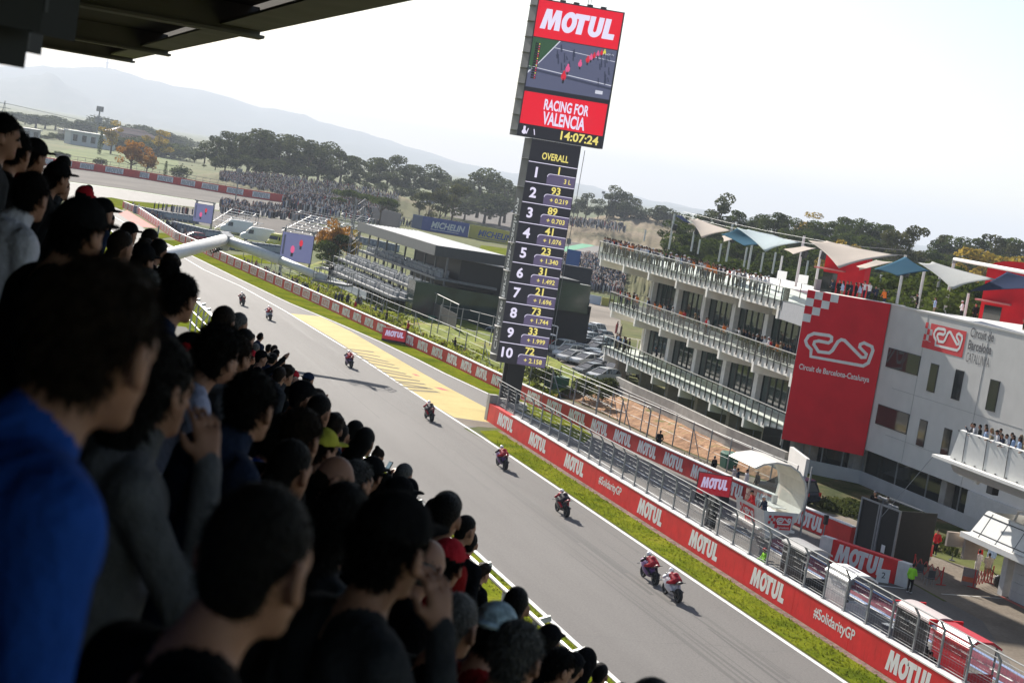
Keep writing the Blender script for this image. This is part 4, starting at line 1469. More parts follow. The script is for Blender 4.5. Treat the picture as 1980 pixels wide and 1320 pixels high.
for k, (zb, s0, s1) in enumerate(LEV):
 b = MB()
 slab(b, s0, s1, -4.5, 0, zb, zb + DZ)
 if k == 2:
  slab(b, s0, s1 + 6.0, -24, -4.5, zb, zb + DZ)
 cbuild(b, 'deck', [mSLAB])
 b = MB()
 nb = 7
 for i in range(nb):
  s = s0 + 1.2 + (s1 - s0 - 1.6) * i / (nb - 1)
  P0, P1 = F(s, 0.06, zb), F(s, -4.4, zb)
  for q0, q1, dz in ((F(s - .22, .06, 0), F(s + .22, .06, 0), .75),):
   pass
  vs = [F(s - .22, .06, zb - .75), F(s + .22, .06, zb - .75), F(s + .22, .06, zb + .3), F(s - .22, .06, zb + .3),
              F(s - .22, -4.4, zb - 1.15), F(s + .22, -4.4, zb - 1.15), F(s + .22, -4.4, zb + .02), F(s - .22, -4.4, zb + .02)]
  b.add(vs, [(0, 1, 2, 3), (7, 6, 5, 4), (0, 4, 5, 1), (1, 5, 6, 2), (3, 7, 4, 0)])
 cbuild(b, 'beam', [mSLAB], each=True)
 # railing
 b, bg, br = MB(), MB(), MB()
 npost = int((s1 - s0) / 1.42)
 pp = None
 zt = zb + DZ + 1.2
 for i in range(npost + 1):
  s = s0 + .05 + (s1 - s0 - .1) * i / npost
  if pp is None:
   m_ = MB()
   m_.box((0, 0, (zt - zb - .25) / 2), (.1, .09, zt - zb - .25), 0)
   pp = m_.build('railing_post', mPOSTG, club)
   q = pp
  else:
   q = pp.copy(); COL.objects.link(q); q.parent = club
  q.location = F(s, .07, zb + .22) - CO
  q.rotation_euler = (0, 0, math.atan2(FT.y, FT.x))
 bg.add([F(s0, .1, zb + DZ - .1), F(s1, .1, zb + DZ - .1), F(s1, .1, zt - .05), F(s0, .1, zt - .05)], [(0, 1, 2, 3)])
 cbuild(bg, 'railing_glass', [mGLASSR])
 br.bar(F(s0, .12, zt), F(s1, .12, zt), .09, .07)
 br.bar(F(s0, .1, zt), F(s0, -4.4, zt), .09, .07)
 for e in range(1, 4):
  br.bar(F(s0, .1 - e * 1.4, zb + .6), F(s0, .1 - e * 1.4, zt), .09, .12)
 cbuild(br, 'hand_rail', [mRAILW])
# set-back glazed storeys
for zb, zt in ((LEV[0][0] + DZ, LEV[1][0]), (LEV[1][0] + DZ, LEV[2][0])):
 s0, s1 = 9.5, FL + 1.5
 b = MB()
 slab(b, s0, s1, -3.7, -3.2, zt - .95, zt, 0)
 slab(b, s0, s1, -3.7, -3.25, zb - .05, zb + .12, 0)
 slab(b, s0 - .4, s0, -16, -2.8, zb - .05, zt, 0)
 cbuild(b, 'storey_wall', [mCREAM])
 b = MB()
 nb = 6
 for i in range(nb + 1):
  s = s0 + (s1 - s0) * i / nb
  slab(b, s - .45, s + .45, -3.5, -2.9, zb - .05, zt, 0)
 cbuild(b, 'column', [mWHITEP], each=True)
 b = MB()
 bf = MB()
 for i in range(nb):
  a = s0 + (s1 - s0) * i / nb + .45
  c = s0 + (s1 - s0) * (i + 1) / nb - .45
  slab(b, a, c, -3.6, -3.5, zb + .12, zt - .95, 0)
  for j in range(6):
   s = a + (c - a) * j / 5
   slab(bf, s - (.09 if j in (1, 4) else .05), s + (.09 if j in (1, 4) else .05), -3.5, -3.42, zb + .1, zt - .94, 0)
 cbuild(b, 'window', [mGLASSG], each=True)
 cbuild(bf, 'window_mullion', [mFRAME])
# undercroft: columns, dark back wall, retaining wall
b = MB()
for i in range(7):
 s = 6.5 + 8.6 * i
 slab(b, s, s + .75, -2.4, -1.2, -0.2, LEV[0][0])
cbuild(b, 'concrete_column', [M('column_concrete', (0.30, 0.255, 0.21), rough=0.9, var=0.12)], each=True)
b = MB()
slab(b, 22, FL + 3, -11, -10.6, 0, LEV[0][0])
cbuild(b, 'undercroft_wall', [mDGREY])
b = MB()
for i in range(14):
 s = 8 + i * 4.0
 slab(b, s, s + .07, -1.1, -1.03, 0.5, LEV[0][0])
cbuild(b, 'steel_post', [mGALV], each=True)
rw = [G(x, y, 0.85) for x, y in ((1186, 758), (1219, 775), (1300, 812), (1400, 862), (1470, 893), (1512, 912))]
ret = thing('retaining_wall', 'grey concrete wall above the bare dirt slope in front of the clubhouse columns', 'wall', (rw[0].x, rw[0].y, 0))
b = MB()
for a, c in zip(rw[:-1], rw[1:]):
 n = Vector((0.35, 0.05, 0))
 q = [a - rw[0], c - rw[0], c - rw[0] + n, a - rw[0] + n]
 b.prism([(p.x, p.y) for p in q], 0.3, 2.45)
b.build('wall_face', mCONC, ret)
b = MB()
for a, c in zip(rw[:-1], rw[1:]):
 b.bar(a - rw[0] + Vector((.15, .02, 1.62)), c - rw[0] + Vector((.15, .02, 1.62)), .42, .06)
b.build('coping', mCAP, ret)
# red banner wall
PL, PR = G(1563, 560, 15.0), G(1723, 588, 15.0)
PLx, PRx = Vector((PL.x, PL.y)), Vector((PR.x, PR.y))
PD = (PRx - PLx)
PWID = PD.length
PD = PD.normalized()
PN = Vector((PD.y, -PD.x))
if PN.y > 0: PN = -PN
b = MB()
q = [PLx, PRx, PRx - PN * 8, PLx - PN * 8]
b.prism([(p.x, p.y) for p in q], 2.6, 14.8)
cbuild(b, 'corner_block', [mWALLW])
b = MB()
q = [PLx + PN * .18, PRx + PN * .18, PRx + PN * .01, PLx + PN * .01]
b.prism([(p.x, p.y) for p in q], 2.35, 15.0)
ban = cbuild(b, 'banner', [mREDB])
o = PLx + PN * .195
fP = frame((o.x - CO.x, o.y - CO.y, 0), (PD.x, PD.y, 0), (0, 0, 1))
b = MB()
c = .66
for i, j in ((1, 0), (3, 0), (0, 1), (2, 1), (1, 2), (0, 3)):
 rect(b, fP, i * c, 15 - (j + 1) * c, (i + 1) * c, 15 - j * c)
b.build('checker_squares', mWHITE, ban)
b = MB()
put_loop(b, fP, 5.6, cx=3.35, cy=10.6, th=.05)
b.build('track_outline', mWHITE, ban)
b = MB()
put_text(b, 'Circuit de Barcelona-Catalunya', fP, w=5.9, h=.62, cx=3.35, cy=8.55, bold=.02)
b.build('lettering', mWHITE, ban)
# grey block at the terrace end
b = MB()
e0 = F(51.6, 0.0, 0)
q = [Vector((e0.x, e0.y)), PLx + PN * .1, PLx - PN * 4, Vector((e0.x, e0.y)) - FN * 5]
b.prism([(p.x, p.y) for p in q], 11.9, 13.5)
cbuild(b, 'terrace_end_wall', [M('blue_grey_render', (0.26, 0.27, 0.30), rough=0.85, var=0.06)])
# white wing
WA = PRx
WB = Vector((73.1, 100.5))
WD = (WB - WA).normalized()
WN = Vector((WD.y, -WD.x))
if WN.x > 0: WN = -WN
def GW(x, y, out=0.0):
 p = GP(x, y, WA + WN * out, WB + WN * out)
 return p
b = MB()
q = [WA, WB, WB - WN * 14, WA - WN * 14]
b.prism([(p.x, p.y) for p in q], 2.9, 14.9)
wing = cbuild(b, 'wing', [mWALLW])
b = MB()
q = [WA + WN * .05, WB + WN * .05, WB - WN * .3, WA - WN * .3]
b.prism([(p.x, p.y) for p in q], 14.903, 15.05)
cbuild(b, 'parapet_cap', [mRAILW], wing)
b = MB()
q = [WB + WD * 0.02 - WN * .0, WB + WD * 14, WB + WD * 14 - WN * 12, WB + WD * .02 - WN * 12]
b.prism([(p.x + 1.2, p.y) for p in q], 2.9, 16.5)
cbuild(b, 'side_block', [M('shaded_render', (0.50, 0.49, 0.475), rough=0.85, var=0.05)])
# panel joints on the wing
b = MB()
for x0, y0, x1, y1 in ((1725, 750, 1975, 835), (1712, 840, 1850, 893)):
 A_, B_ = GW(x0, y0, .003), GW(x1, y1, .003)
 b.bar(A_, Vector((B_.x, B_.y, A_.z)), .03, .03)
for x0, y0 in ((1790, 640), (1905, 690)):
 A_ = GW(x0, y0, .003)
 b.bar(Vector((A_.x, A_.y, 3)), Vector((A_.x, A_.y, 14.8)), .03, .03)
cbuild(b, 'joint', [M('joint_grey', (0.30, 0.30, 0.30), var=0.05)], wing)
wins = [((1720, 673), (1774, 725)), ((1700, 782), (1752, 838)), ((1802, 703), (1806, 758)), ((1850, 715), (1854, 773)), ((1917, 734), (1923, 795)), ((1781, 811), (1785, 863)), ((1828, 828), (1832, 880))]
for i, (p0, p1) in enumerate(wins):
 A_, B_ = GW(*p0), GW(*p1)
 w_ = (B_ - A_).xy.length
 zt_, zb_ = A_.z, B_.z
 mid = (A_ + B_) / 2
 fr_ = MB()
 ang = math.atan2(WD.y, WD.x)
 fr_.box((0, 0, 0), (w_ + .12, .1, zt_ - zb_ + .12))
 if 'wfr' not in globals(): pass
 fo = fr_.build('window', mFRAME, wing)
 fo.location = Vector((mid.x + WN.x * .0, mid.y + WN.y * .0, mid.z)) - CO
 fo.rotation_euler = (0, 0, ang)
 g_ = MB()
 g_.box((0, (.056 if (Vector((-WD.y, WD.x)).dot(WN) > 0) else -.056), 0), (w_, .012, zt_ - zb_))
 if i < 2:
  pass
 g_.build('pane', mGLASSD, fo)
# emblem and name on the wing
r0, r1 = GW(1806, 626, .02), GW(1855, 690, .02)
fW = frame((r0.x - CO.x, r0.y - CO.y, 0), (WD.x, WD.y, 0), (0, 0, 1))
rw_ = (r1 - r0).xy.length
zc = (r0.z + r1.z) / 2
hh = (r0.z - r1.z)
b = MB()
rect(b, fW, 0, r1.z, rw_ + .35, r0.z)
rect(b, fW, -1.15, r1.z, 0, r1.z + .55)
c = .52
for i, j in ((-1, 0), (-2, 1), (-1, 2), (-3, 2), (-2, 3), (-3, 0)):
 rect(b, fW, i * c * .72, r0.z - (j + 1) * c * .9, (i + 1) * c * .72, r0.z - j * c * .9)
em = cbuild(MB(), 'emblem', [mREDT], wing) if False else b.build('emblem', M('emblem_red', (0.62, 0.02, 0.03), rough=0.6, var=0.05), wing)
b = MB()
put_loop(b, fW, rw_ * .92, cx=rw_ / 2 + .1, cy=zc + .1, z=.012, th=.06)
b.build('track_outline', mWHITE, em)
b = MB()
mTXT = M('lettering_grey_dark', (0.10, 0.10, 0.11), var=0.05)
for s_, zz, wd, bd in (('Circuit de', .95, 3.0, .012), ('Barcelona', 0.0, 3.0, .02), ('CATALUNYA', -.95, 3.0, -.008)):
 put_text(b, s_, fW, w=wd, h=.72, cx=rw_ + 2.35, cy=zc + zz + .1, bold=bd)
b.build('lettering', mTXT, wing)
# base storey under the banner and wing: dark glass behind, wall in front
b = MB()
q = [PLx - PN * 1.6 - PD * 2, PRx - PN * 1.6, WB - WN * 1.6, WB - WN * 2.2, PRx - PN * 2.4, PLx - PN * 2.4 - PD * 2]
b.prism([(p.x, p.y) for p in q], 0, 2.9)
cbuild(b, 'ground_floor_glazing', [mGLASSD])
b = MB()
for k in range(9):
 p = PLx + PD * (PWID * k / 4) if k <= 4 else WA + WD * ((WB - WA).length * (k - 4) / 5)
 off = PN if k <= 4 else WN
 p = p - off * .5
 b.bar((p.x, p.y, 0), (p.x, p.y, 2.9), .09)
cbuild(b, 'glazing_post', [mGALV], each=True)
b = MB()
for p, ww in ((PLx + PD * 1.2 - PN * 1.0, 1.0), (PRx - PD * .6 - PN * 1.2, 1.2), (WA + WD * 11 - WN * 1.0, .8)):
 b.prism([(p.x - ww / 2, p.y - .4), (p.x + ww / 2, p.y - .4), (p.x + ww / 2, p.y + .4), (p.x - ww / 2, p.y + .4)], 0, 2.9)
cbuild(b, 'ground_floor_pier', [mCONC], each=True)
b = MB()
q = [PLx - PD * 1.2 + PN * .3, PRx + PN * .2, WB + WN * .2, WB, PRx, PLx - PD * 1.2]
b.prism([(p.x, p.y) for p in q], -0.2, 1.1)
cbuild(b, 'plinth', [M('plinth_render', (0.40, 0.395, 0.39), rough=0.9, var=0.08, scale=0.7)])
b = MB()
q = [WB - WD * 7 + WN * .21, WB + WD * 12 + WN * .21, WB + WD * 12, WB - WD * 7]
b.prism([(p.x, p.y) for p in q], 1.1, 2.9)
cbuild(b, 'side_wall', [M('ribbed_cladding', (0.44, 0.44, 0.44), rough=0.8, var=0.06)])
cw = thing('corner_wall', 'small pale wall at the corner of the clubhouse base beside the dark car', 'wall', tuple(G(1515, 935, 0)))
b = MB()
a, c = G(1512, 935, 0), G(1543, 962, 0)
b.prism([(0, 0), ((c - a).x, (c - a).y), ((c - a).x + .3, (c - a).y), (.3, 0)], 0, 3.0)
b.build('wall_face', mWALLW, cw)
# roof terrace parapet at the back
b = MB()
back = [G(1505, 548, 13.9), G(1640, 566, 13.9), G(1730, 590, 13.9), G(1830, 612, 13.9), G(1985, 655, 13.9)]
back2 = [p + Vector((9, 9, 0)) for p in back]
for a, c in zip(back2[:-1], back2[1:]):
 b.bar(a + Vector((0, 0, .1)), c + Vector((0, 0, .1)), .25, 1.3)
cbuild(b, 'back_parapet', [M('parapet_grey', (0.30, 0.285, 0.28), rough=0.9, var=0.08)])
b = MB()
A_ = WA - WN * 1; B_ = WB - WN * 1
q = [PLx - PN * 1, PRx - PN * 1, WB - WN * .5, WB - WN * 14, PRx - WN * 14]
b.prism([(p.x, p.y) for p in q], 13.9, 13.96)
cbuild(b, 'roof_deck', [mDECK])
b = MB()
b.box(tuple(F(50.9, -.6, 14.0)), (.02, 1.2, 1.2))
P0, P1 = F(51.6, .05, 0), Vector((PLx.x, PLx.y, 0))
b.add([(P0.x, P0.y, 13.5), (P1.x, P1.y, 13.5), (P1.x, P1.y, 14.75), (P0.x, P0.y, 14.75)], [(0, 1, 2, 3)])
cbuild(b, 'end_glass', [mGLASSR])
# awning poles and shade sails
DK = 13.45
poles = [(1293, 482, 1302, 413), (1336, 486, 1343, 448), (1349, 491, 1350, 463), (1245, 466, 1248, 444), (1389, 506, 1392, 471), (1404, 506, 1414, 433), (1438, 516, 1442, 478), (1446, 521, 1451, 461), (1470, 526, 1474, 488), (1493, 529, 1499, 488), (1505, 541, 1511, 495), (1538, 554, 1552, 456), (1557, 536, 1560, 504), (1575, 558, 1585, 484), (1590, 560, 1598, 516), (1616, 567, 1621, 519), (1653, 557, 1656, 524), (1696, 577, 1705, 531), (1734, 587, 1750, 493), (1774, 596, 1788, 524), (1807, 591, 1817, 536), (1826, 607, 1844, 501), (1864, 616, 1874, 567), (1929, 630, 1945, 516)]
PT = {}
def pole_height(base, ty):
 lo, hi = 0.0, 70.0
 for _ in range(30):
  m_ = (lo + hi) / 2
  if PJ((base.x, base.y, base.z + m_))[1] > ty: lo = m_
  else: hi = m_
 return lo
first_by_h = {}
for i, (bx, by, tx, ty) in enumerate(poles):
 zd = DK if bx < 1700 else 14.0
 p = G(bx, by, zd)
 h = pole_height(p, ty)
 PT[i] = Vector((p.x, p.y, zd + h))
 b = MB()
 b.tube([(0, 0, 0), (0, 0, h)], .15 if h > 3 else .13, 10)
 o = b.build('awning_pole', mWHITEP)
 o.location = p
 near = 'bearing the high corner of a shade sail' if h > 3.2 else 'under the low edge of the shade sails'
 tag(o, 'white round pole on the clubhouse roof terrace, ' + near, 'pole', 'white poles on the roof terrace')
def sail(corners, m, label, sag=0.12, thick=0.02, n=12):
 "stretched cloth between corners, edges pulled inwards"
 C_ = [Vector(c) for c in corners]
 cen = sum(C_, Vector()) / len(C_)
 b = MB()
 def P(u, v):
  p = (C_[0] * (1 - u) + C_[1] * u) * (1 - v) + (C_[3] * (1 - u) + C_[2] * u) * v
  e = max(4 * u * (1 - u) * (abs(2 * v - 1) ** 1.5), 4 * v * (1 - v) * (abs(2 * u - 1) ** 1.5))
  return p.lerp(cen, sag * e)
 top = [[P(i / n, j / n) for i in range(n + 1)] for j in range(n + 1)]
 w = n + 1
 vs = [p for r in top for p in r]
 b.add([p - C_[0] for p in vs], [(j * w + i, j * w + i + 1, (j + 1) * w + i + 1, (j + 1) * w + i) for j in range(n) for i in range(n)])
 o = b.build('shade_sail', m, smooth=True)
 o.location = C_[0]
 md = o.modifiers.new('thickness', 'SOLIDIFY')
 md.thickness = thick
 return tag(o, label, 'shade sail', 'shade sails over the roof terrace')
def sailmat(name, c):
 return leaf_mat(name, tuple(x * .92 for x in c), c, 0.45)
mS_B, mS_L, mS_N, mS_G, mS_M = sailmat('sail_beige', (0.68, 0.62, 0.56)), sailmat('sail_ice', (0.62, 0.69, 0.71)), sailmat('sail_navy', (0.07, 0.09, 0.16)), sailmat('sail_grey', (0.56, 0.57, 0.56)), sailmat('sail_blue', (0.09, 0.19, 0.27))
def Bk(x, y, d):
 "point seen at pixel, d metres farther than the front edge of the roof"
 base = GP(x, y, FA - FN * d, FB - FN * d) if x < 1700 else GP(x, y, WA - WN * d, WB - WN * d)
 return base
for cs, m_, lab, sg in (
 ([(1332, 423, 1), (1348, 423, 6), (1416, 446, 2), (1357, 461, .8)], mS_B, 'beige shade sail at the far end of the roof terrace', .14),
 ([(1424, 440, 2), (1446, 444, 6), (1549, 469, 1), (1480, 487, .5)], mS_L, 'ice blue shade sail between two tall poles in the middle of the terrace', .14),
 ([(1563, 465, 2), (1598, 466, 7), (1736, 494, 1), (1622, 519, .5)], mS_B, 'large beige shade sail in front of the red stair tower', .14),
 ([(1776, 508, 2), (1802, 506, 5), (1926, 540, 1.5), (1842, 560, .6)], mS_G, 'pale grey shade sail above the emblem wall', .14),
 ([(1872, 564, 2), (1948, 525, 2), (2012, 541, 2), (2012, 557, 1)], mS_N, 'navy shade sail in front of the second red stair tower', .08),
 ([(1690, 520, 7), (1751, 496, 5), (1798, 524, 5), (1736, 534, 3)], mS_M, 'deep blue shade sail behind the pale grey one', .1),
 ([(1395, 453, 8), (1425, 441, 6), (1480, 474, 6), (1440, 476, 5)], mS_M, 'blue shade sail behind the ice blue one', .1),
 ([(1396, 457, 12), (1420, 450, 14), (1446, 456, 12), (1399, 468, 9)], mS_B, 'small beige shade sail behind the far beige one', .1),
 ([(1446, 444, 12), (1496, 455, 16), (1530, 466, 12), (1500, 464, 8)], mS_L, 'small pale shade sail behind the ice blue one', .1),
 ([(1514, 482, 9), (1556, 476, 12), (1578, 480, 10), (1534, 492, 6)], mS_B, 'beige shade sail behind the tall pole in the middle', .1),
 ([(1600, 472, 11), (1642, 478, 14), (1680, 495, 11), (1630, 490, 8)], mS_B, 'beige shade sail behind the large beige one', .1),
 ([(1656, 515, 8), (1694, 503, 11), (1726, 507, 9), (1661, 523, 5)], mS_B, 'narrow beige shade sail beside the large beige one', .1),
 ([(1306, 417, 4), (1318, 417, 7), (1338, 434, 6), (1322, 428, 3)], mS_N, 'dark cloth standing for the shaded underside of the beige sail at the far end', .05)):  # underside of the beige sail, its shade put into navy cloth
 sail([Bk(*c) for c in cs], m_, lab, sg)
b = MB()
hz = thing('roof_beam', 'white horizontal tube between tall poles above the pale grey sail', 'beam', tuple(PT[21]))
b.tube([Vector((0, 0, 0)), Bk(1990, 528, 1.5) - PT[21]], .16, 8)
b.build('tube', mWHITEP, hz)
b = MB()
b.tube([(0, 0, 0), Vector((0, 0, -.4))], .18, 8)
b.build('joint_cap', mGALV, hz)
# cable along the back of the sails
b = MB()
cp = [Bk(x, y, 13) for x, y in ((1320, 417), (1400, 437), (1480, 455), (1560, 470), (1640, 485), (1750, 494))]
for dz in (0, .5):
 b.tube([p + Vector((0, 0, dz)) for p in cp], .014, 4)
tag(b.build('sail_cable', mGALV), 'steel cables running along the back of the shade sails', 'cable')
# loudspeakers on poles
for (x, y, d, pi) in ((1306, 439, .3, 0), (1342, 447, .3, 1), (1419, 462, .3, 5), (1444, 466, .3, 7), (1556, 489, .3, 11), (1576, 493, .3, 13), (1750, 525, .3, 18)):
 pt = PT[pi]
 hgt = pole_height(Vector((pt.x, pt.y, DK)), y)
 b = MB()
 b.box((0, 0, 0), (.5, .45, .9))
 b.box((0, -.24, 0), (.4, .03, .75), m=1)
 o = b.build('loudspeaker', [mBLACK, mDGREY])
 o.location = (pt.x + .25, pt.y - .35, DK + hgt)
 o.rotation_euler = (R(12), 0, R(15))
 tag(o, 'black loudspeaker hanging on a white pole of the roof terrace', 'loudspeaker', 'loudspeakers on the roof terrace')
# red stair towers on the roof
for bx, by, w_, h_, lab in ((1612, 566, 4.2, 4.3, 'red stair tower with canopy on the roof behind the banner'), (1945, 640, 6.0, 5.6, 'red stair tower with canopy at the edge of the picture behind the navy sail')):
 p = G(bx, by, 14.0)
 p = p + Vector((2.4, 2.4, 0))
 o = thing('stair_tower', lab, 'stair tower', (p.x, p.y, 13.5), R(-40))
 b = MB()
 b.box((0, 0, h_ / 2), (w_, 3.0, h_))
 arcp = [(w_ / 2 * math.cos(a), h_ + w_ * .16 * math.sin(a)) for a in [math.pi * k / 10 for k in range(11)]]
 b.add([(x, -1.5, z) for x, z in arcp] + [(x, 1.5, z) for x, z in arcp], [tuple(range(11)), tuple(reversed(range(11, 22)))] + [(i, i + 11, i + 12, i + 1) for i in range(10)])
 b.build('shaft', mREDT, o)
 b = MB()
 b.box((-w_ * .32, -1.53, 1.2), (1.5, .06, 2.4))
 b.build('door', mGLASSD, o)
 b = MB()
 b.box((-w_ * .32, -2.2, 2.75), (3.0, 1.5, .14))
 b.build('canopy', M('canopy_pink', (0.55, 0.16, 0.15), var=0.08), o)
# lit panels facing the terrace
for x, y in ((1512, 532), (1553, 540)):
 p = Bk(x, y, 6)
 o = thing('floodlight', 'white square studio light on a stand beside the clubhouse terrace end', 'lamp', tuple(p), 0, 'studio lights on the terrace')
 b = MB(); b.box((0, 0, 0), (.95, .12, .8)); b.build('lamp_face', EM('lamp_white', (250, 248, 244)), o)
 b = MB(); b.bar((0, .1, -.3), (0, .1, -1.8), .06); b.build('stand', mBLACK, o)
# ---------------------------------------------------------------- pit building at the right edge
pit = thing('pit_building', 'white pit building with slanted balcony fronts and grey garage shutters', 'building', (61, 85, 0))
PO = Vector((61, 85, 0))
def pbuild(b, name, m, parent=None, each=False):
 b.v = [tuple(Vector(p) - PO) for p in b.v]
 return (b.each if each else b.build)(name, m, parent or pit)
yE, yS = G(1836, 885, 7.5).y, 50.0
xb = G(1836, 885, 7.5).x
tp = GY(1857, 831, yE - .7)
b = MB()
P = [Vector((xb, yE, 7.5)), Vector((xb, yS, 7.5)), Vector((tp.x + .0, yS, tp.z)), Vector((tp.x, yE - .7, tp.z))]
th_ = Vector((.18, 0, .05))
b.add(P + [p + th_ for p in P], [(0, 1, 2, 3), (7, 6, 5, 4), (3, 2, 6, 7), (0, 3, 7, 4), (0, 4, 5, 1)])
b.add([P[0], P[3], Vector((69, yE - .7, tp.z)), Vector((69, yE, 7.5))], [(0, 1, 2, 3)])
upb = pbuild(b, 'balcony_front', [M('balcony_panel', (0.60, 0.60, 0.585), rough=0.55, var=0.04)])
b = MB()
for k in range(12):
 y_ = yE - 1.4 - k * 2.25
 b.bar((xb - .012, y_, 7.5), (tp.x - .012, y_, tp.z), .03, .02)
for zf in (0.03, .97):
 for k in range(20):
  y_ = yE - .6 - k * 1.1
  p = Vector((xb, y_, 7.5)).lerp(Vector((tp.x, y_, tp.z)), zf)
  b.box((p.x - .03, p.y, p.z), (.06, .1, .06))
pbuild(b, 'panel_joint', [mDGREY])
b = MB()
b.prism([(xb - .5, yE + 1.2), (xb - .5, yS), (69, yS), (69, yE + .6)], 7.3, 7.48)
pbuild(b, 'floor_lip', [mSLAB])
b = MB()
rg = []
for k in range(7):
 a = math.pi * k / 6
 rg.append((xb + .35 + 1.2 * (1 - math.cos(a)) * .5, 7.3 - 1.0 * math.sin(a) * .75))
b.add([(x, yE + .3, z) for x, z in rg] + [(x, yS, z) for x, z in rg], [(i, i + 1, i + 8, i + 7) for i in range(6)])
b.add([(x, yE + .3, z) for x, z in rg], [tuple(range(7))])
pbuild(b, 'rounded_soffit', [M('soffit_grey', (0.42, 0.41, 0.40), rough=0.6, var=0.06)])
# lower balcony
a, c = G(1897, 975, 4.6), G(1874, 1030, 3.2)
xl, yl = c.x, c.y
b = MB()
P = [Vector((xl, yl, 3.2)), Vector((xl, yS, 3.2)), Vector((xl + .75, yS, 4.7)), Vector((xl + .75, yl - .3, 4.7))]
b.add(P + [p + th_ for p in P], [(0, 1, 2, 3), (7, 6, 5, 4), (3, 2, 6, 7), (0, 3, 7, 4), (0, 4, 5, 1)])
b.add([P[0], P[3], Vector((69, yl - .3, 4.7)), Vector((69, yl, 3.2))], [(0, 1, 2, 3)])
pbuild(b, 'lower_balcony_front', [M('balcony_panel', (0.60, 0.60, 0.585), rough=0.55, var=0.04)])
b = MB()
b.prism([(xl - .3, yl + .5), (xl - .3, yS), (69, yS), (69, yl + .5)], 2.85, 3.18)
pbuild(b, 'lower_floor', [mSLAB])
b = MB()
for k in range(14):
 y_ = yl - 1.0 - k * 1.8
 b.bar((xl - .012, y_, 3.2), (xl + .738, y_, 4.7), .03, .02)
b.bar((xl + .1, yl - .2, 3.42), (xl + .1, yS, 3.42), .05)
b.bar((xl + .62, yl - .2, 4.5), (xl + .62, yS, 4.5), .05)
pbuild(b, 'lower_panel_joint', [mDGREY])
b = MB()
b.prism([(64.5, yl - 1.2), (64.5, yS), (69, yS), (69, yl - 1.2)], 3.2, 7.3)
pbuild(b, 'upper_glazing', [mGLASSD])
b = MB()
for y_ in (yl - 1.3, yl - 5.5, yl - 10):
 b.box((64.3, y_, 5.2), (.7, .7, 4.1))
pbuild(b, 'pier', [mSLAB], each=True)
b = MB()
rl_ = [(xl + 1.6, yl - 3.2, 5.5)]
b.tube([(xl + 1.2, yl - 2.6, 4.7), (xl + 1.2, yl - 2.8, 5.35), (xl + 1.2, yl - 3.4, 5.45), (xl + 1.2, yS, 5.45)], .09, 8)
pbuild(b, 'balcony_rail', [mRAILW])
gp = G(1936, 1150, 0)
b = MB()
b.prism([(gp.x + .1, gp.y - .6), (gp.x + .1, yS), (69, yS), (69, gp.y + 2.6), (gp.x + 3.4, gp.y + 2.6), (gp.x + 3.4, gp.y - .6)], 0, 2.85)
pbuild(b, 'garage_wall', [mWALLW])
b = MB()
b.prism([(gp.x - .15, gp.y - .25), (gp.x + .5, gp.y - .25), (gp.x + .5, gp.y + .25), (gp.x - .15, gp.y + .25)], 0, 2.85)
pbuild(b, 'door_jamb', [mWHITEP])
b = MB()
for k in range(5):
 b.box((gp.x + .04, gp.y - 4.6, .28 + k * .56), (.1, 7.4, .54))
pbuild(b, 'shutter', [M('shutter_grey', (0.46, 0.46, 0.455), rough=0.45, var=0.05)])
b = MB()
b.box((xl + .5, yl + .3, 2.2), (1.0, .25, 1.4))
b.box((xl + .6, yl + .9, 2.55), (3.0, .2, .9))
pbuild(b, 'fascia', [M('fascia_beige', (0.40, 0.33, 0.27), rough=0.8, var=0.06)])
strip('red_line', [(gp.x - .35, gp.y - .4), (gp.x - .35, 60)], .35, .03, mREDP)
for nm, (x, y), z0 in (('camera_bracket', (1856, 918), 6.4), ('loudspeaker', (1920, 944), 6.1)):
 p = GX(x, y, xb + 1.4)
 b = MB()
 if nm == 'loudspeaker':
  b.box((0, 0, 0), (.4, .7, .7)); b.box((0, 0, .5), (.1, .1, .5)); b.box((-.21, 0, 0), (.03, .55, .55), m=1)
  o = b.build(nm, [mBLACK, mDGREY]); tag(o, 'black loudspeaker hanging under the upper balcony of the pit building', 'loudspeaker')
 else:
  b.bar((0, 0, 0), (0, 0, .7), .12); b.bar((0, 0, 0), (.2, -1.9, 0), .1); b.box((0, -1.9, -.05), (.2, .3, .2))
  o = b.build(nm, [mWHITEP]); tag(o, 'white bracket arm under the end of the upper balcony', 'bracket')
 o.location = p
# thin stay wire from the balcony end to the press platform
b = MB()
b.tube([Vector((xb - .4, yE + 1.1, 7.4)), G(1703, 1000, 3.0)], .02, 4)
tag(b.build('stay_wire', mGALV), 'thin wire slung from the upper balcony corner to the press platform', 'wire')
# ---------------------------------------------------------------- motorbikes and riders
mTYRE = M('tyre', (0.012, 0.012, 0.013), rough=0.75, var=0.15, scale=20)
mRIM = M('rim_dark', (0.05, 0.05, 0.055), rough=0.4, var=0.1, metal=0.7)
mCARBON = M('carbon', (0.018, 0.018, 0.02), rough=0.4, var=0.1)
def wheel_mesh(r, w, n=20):
 rings = []
 prof = [(r * .62, -w * .32), (r * .82, -w * .5), (r * .95, -w * .42), (r, -w * .15), (r, w * .15), (r * .95, w * .42), (r * .82, w * .5), (r * .62, w * .32)]
 b = MB()
 vs = []
 for i in range(n):
  a = 2 * math.pi * i / n
  for rr_, x in prof:
   vs.append((x, rr_ * math.cos(a), rr_ * math.sin(a)))
 m = len(prof)
 b.add(vs, [(i * m + j, ((i + 1) % n) * m + j, ((i + 1) % n) * m + (j + 1) % m, i * m + (j + 1) % m) for i in range(n) for j in range(m)])
 return b
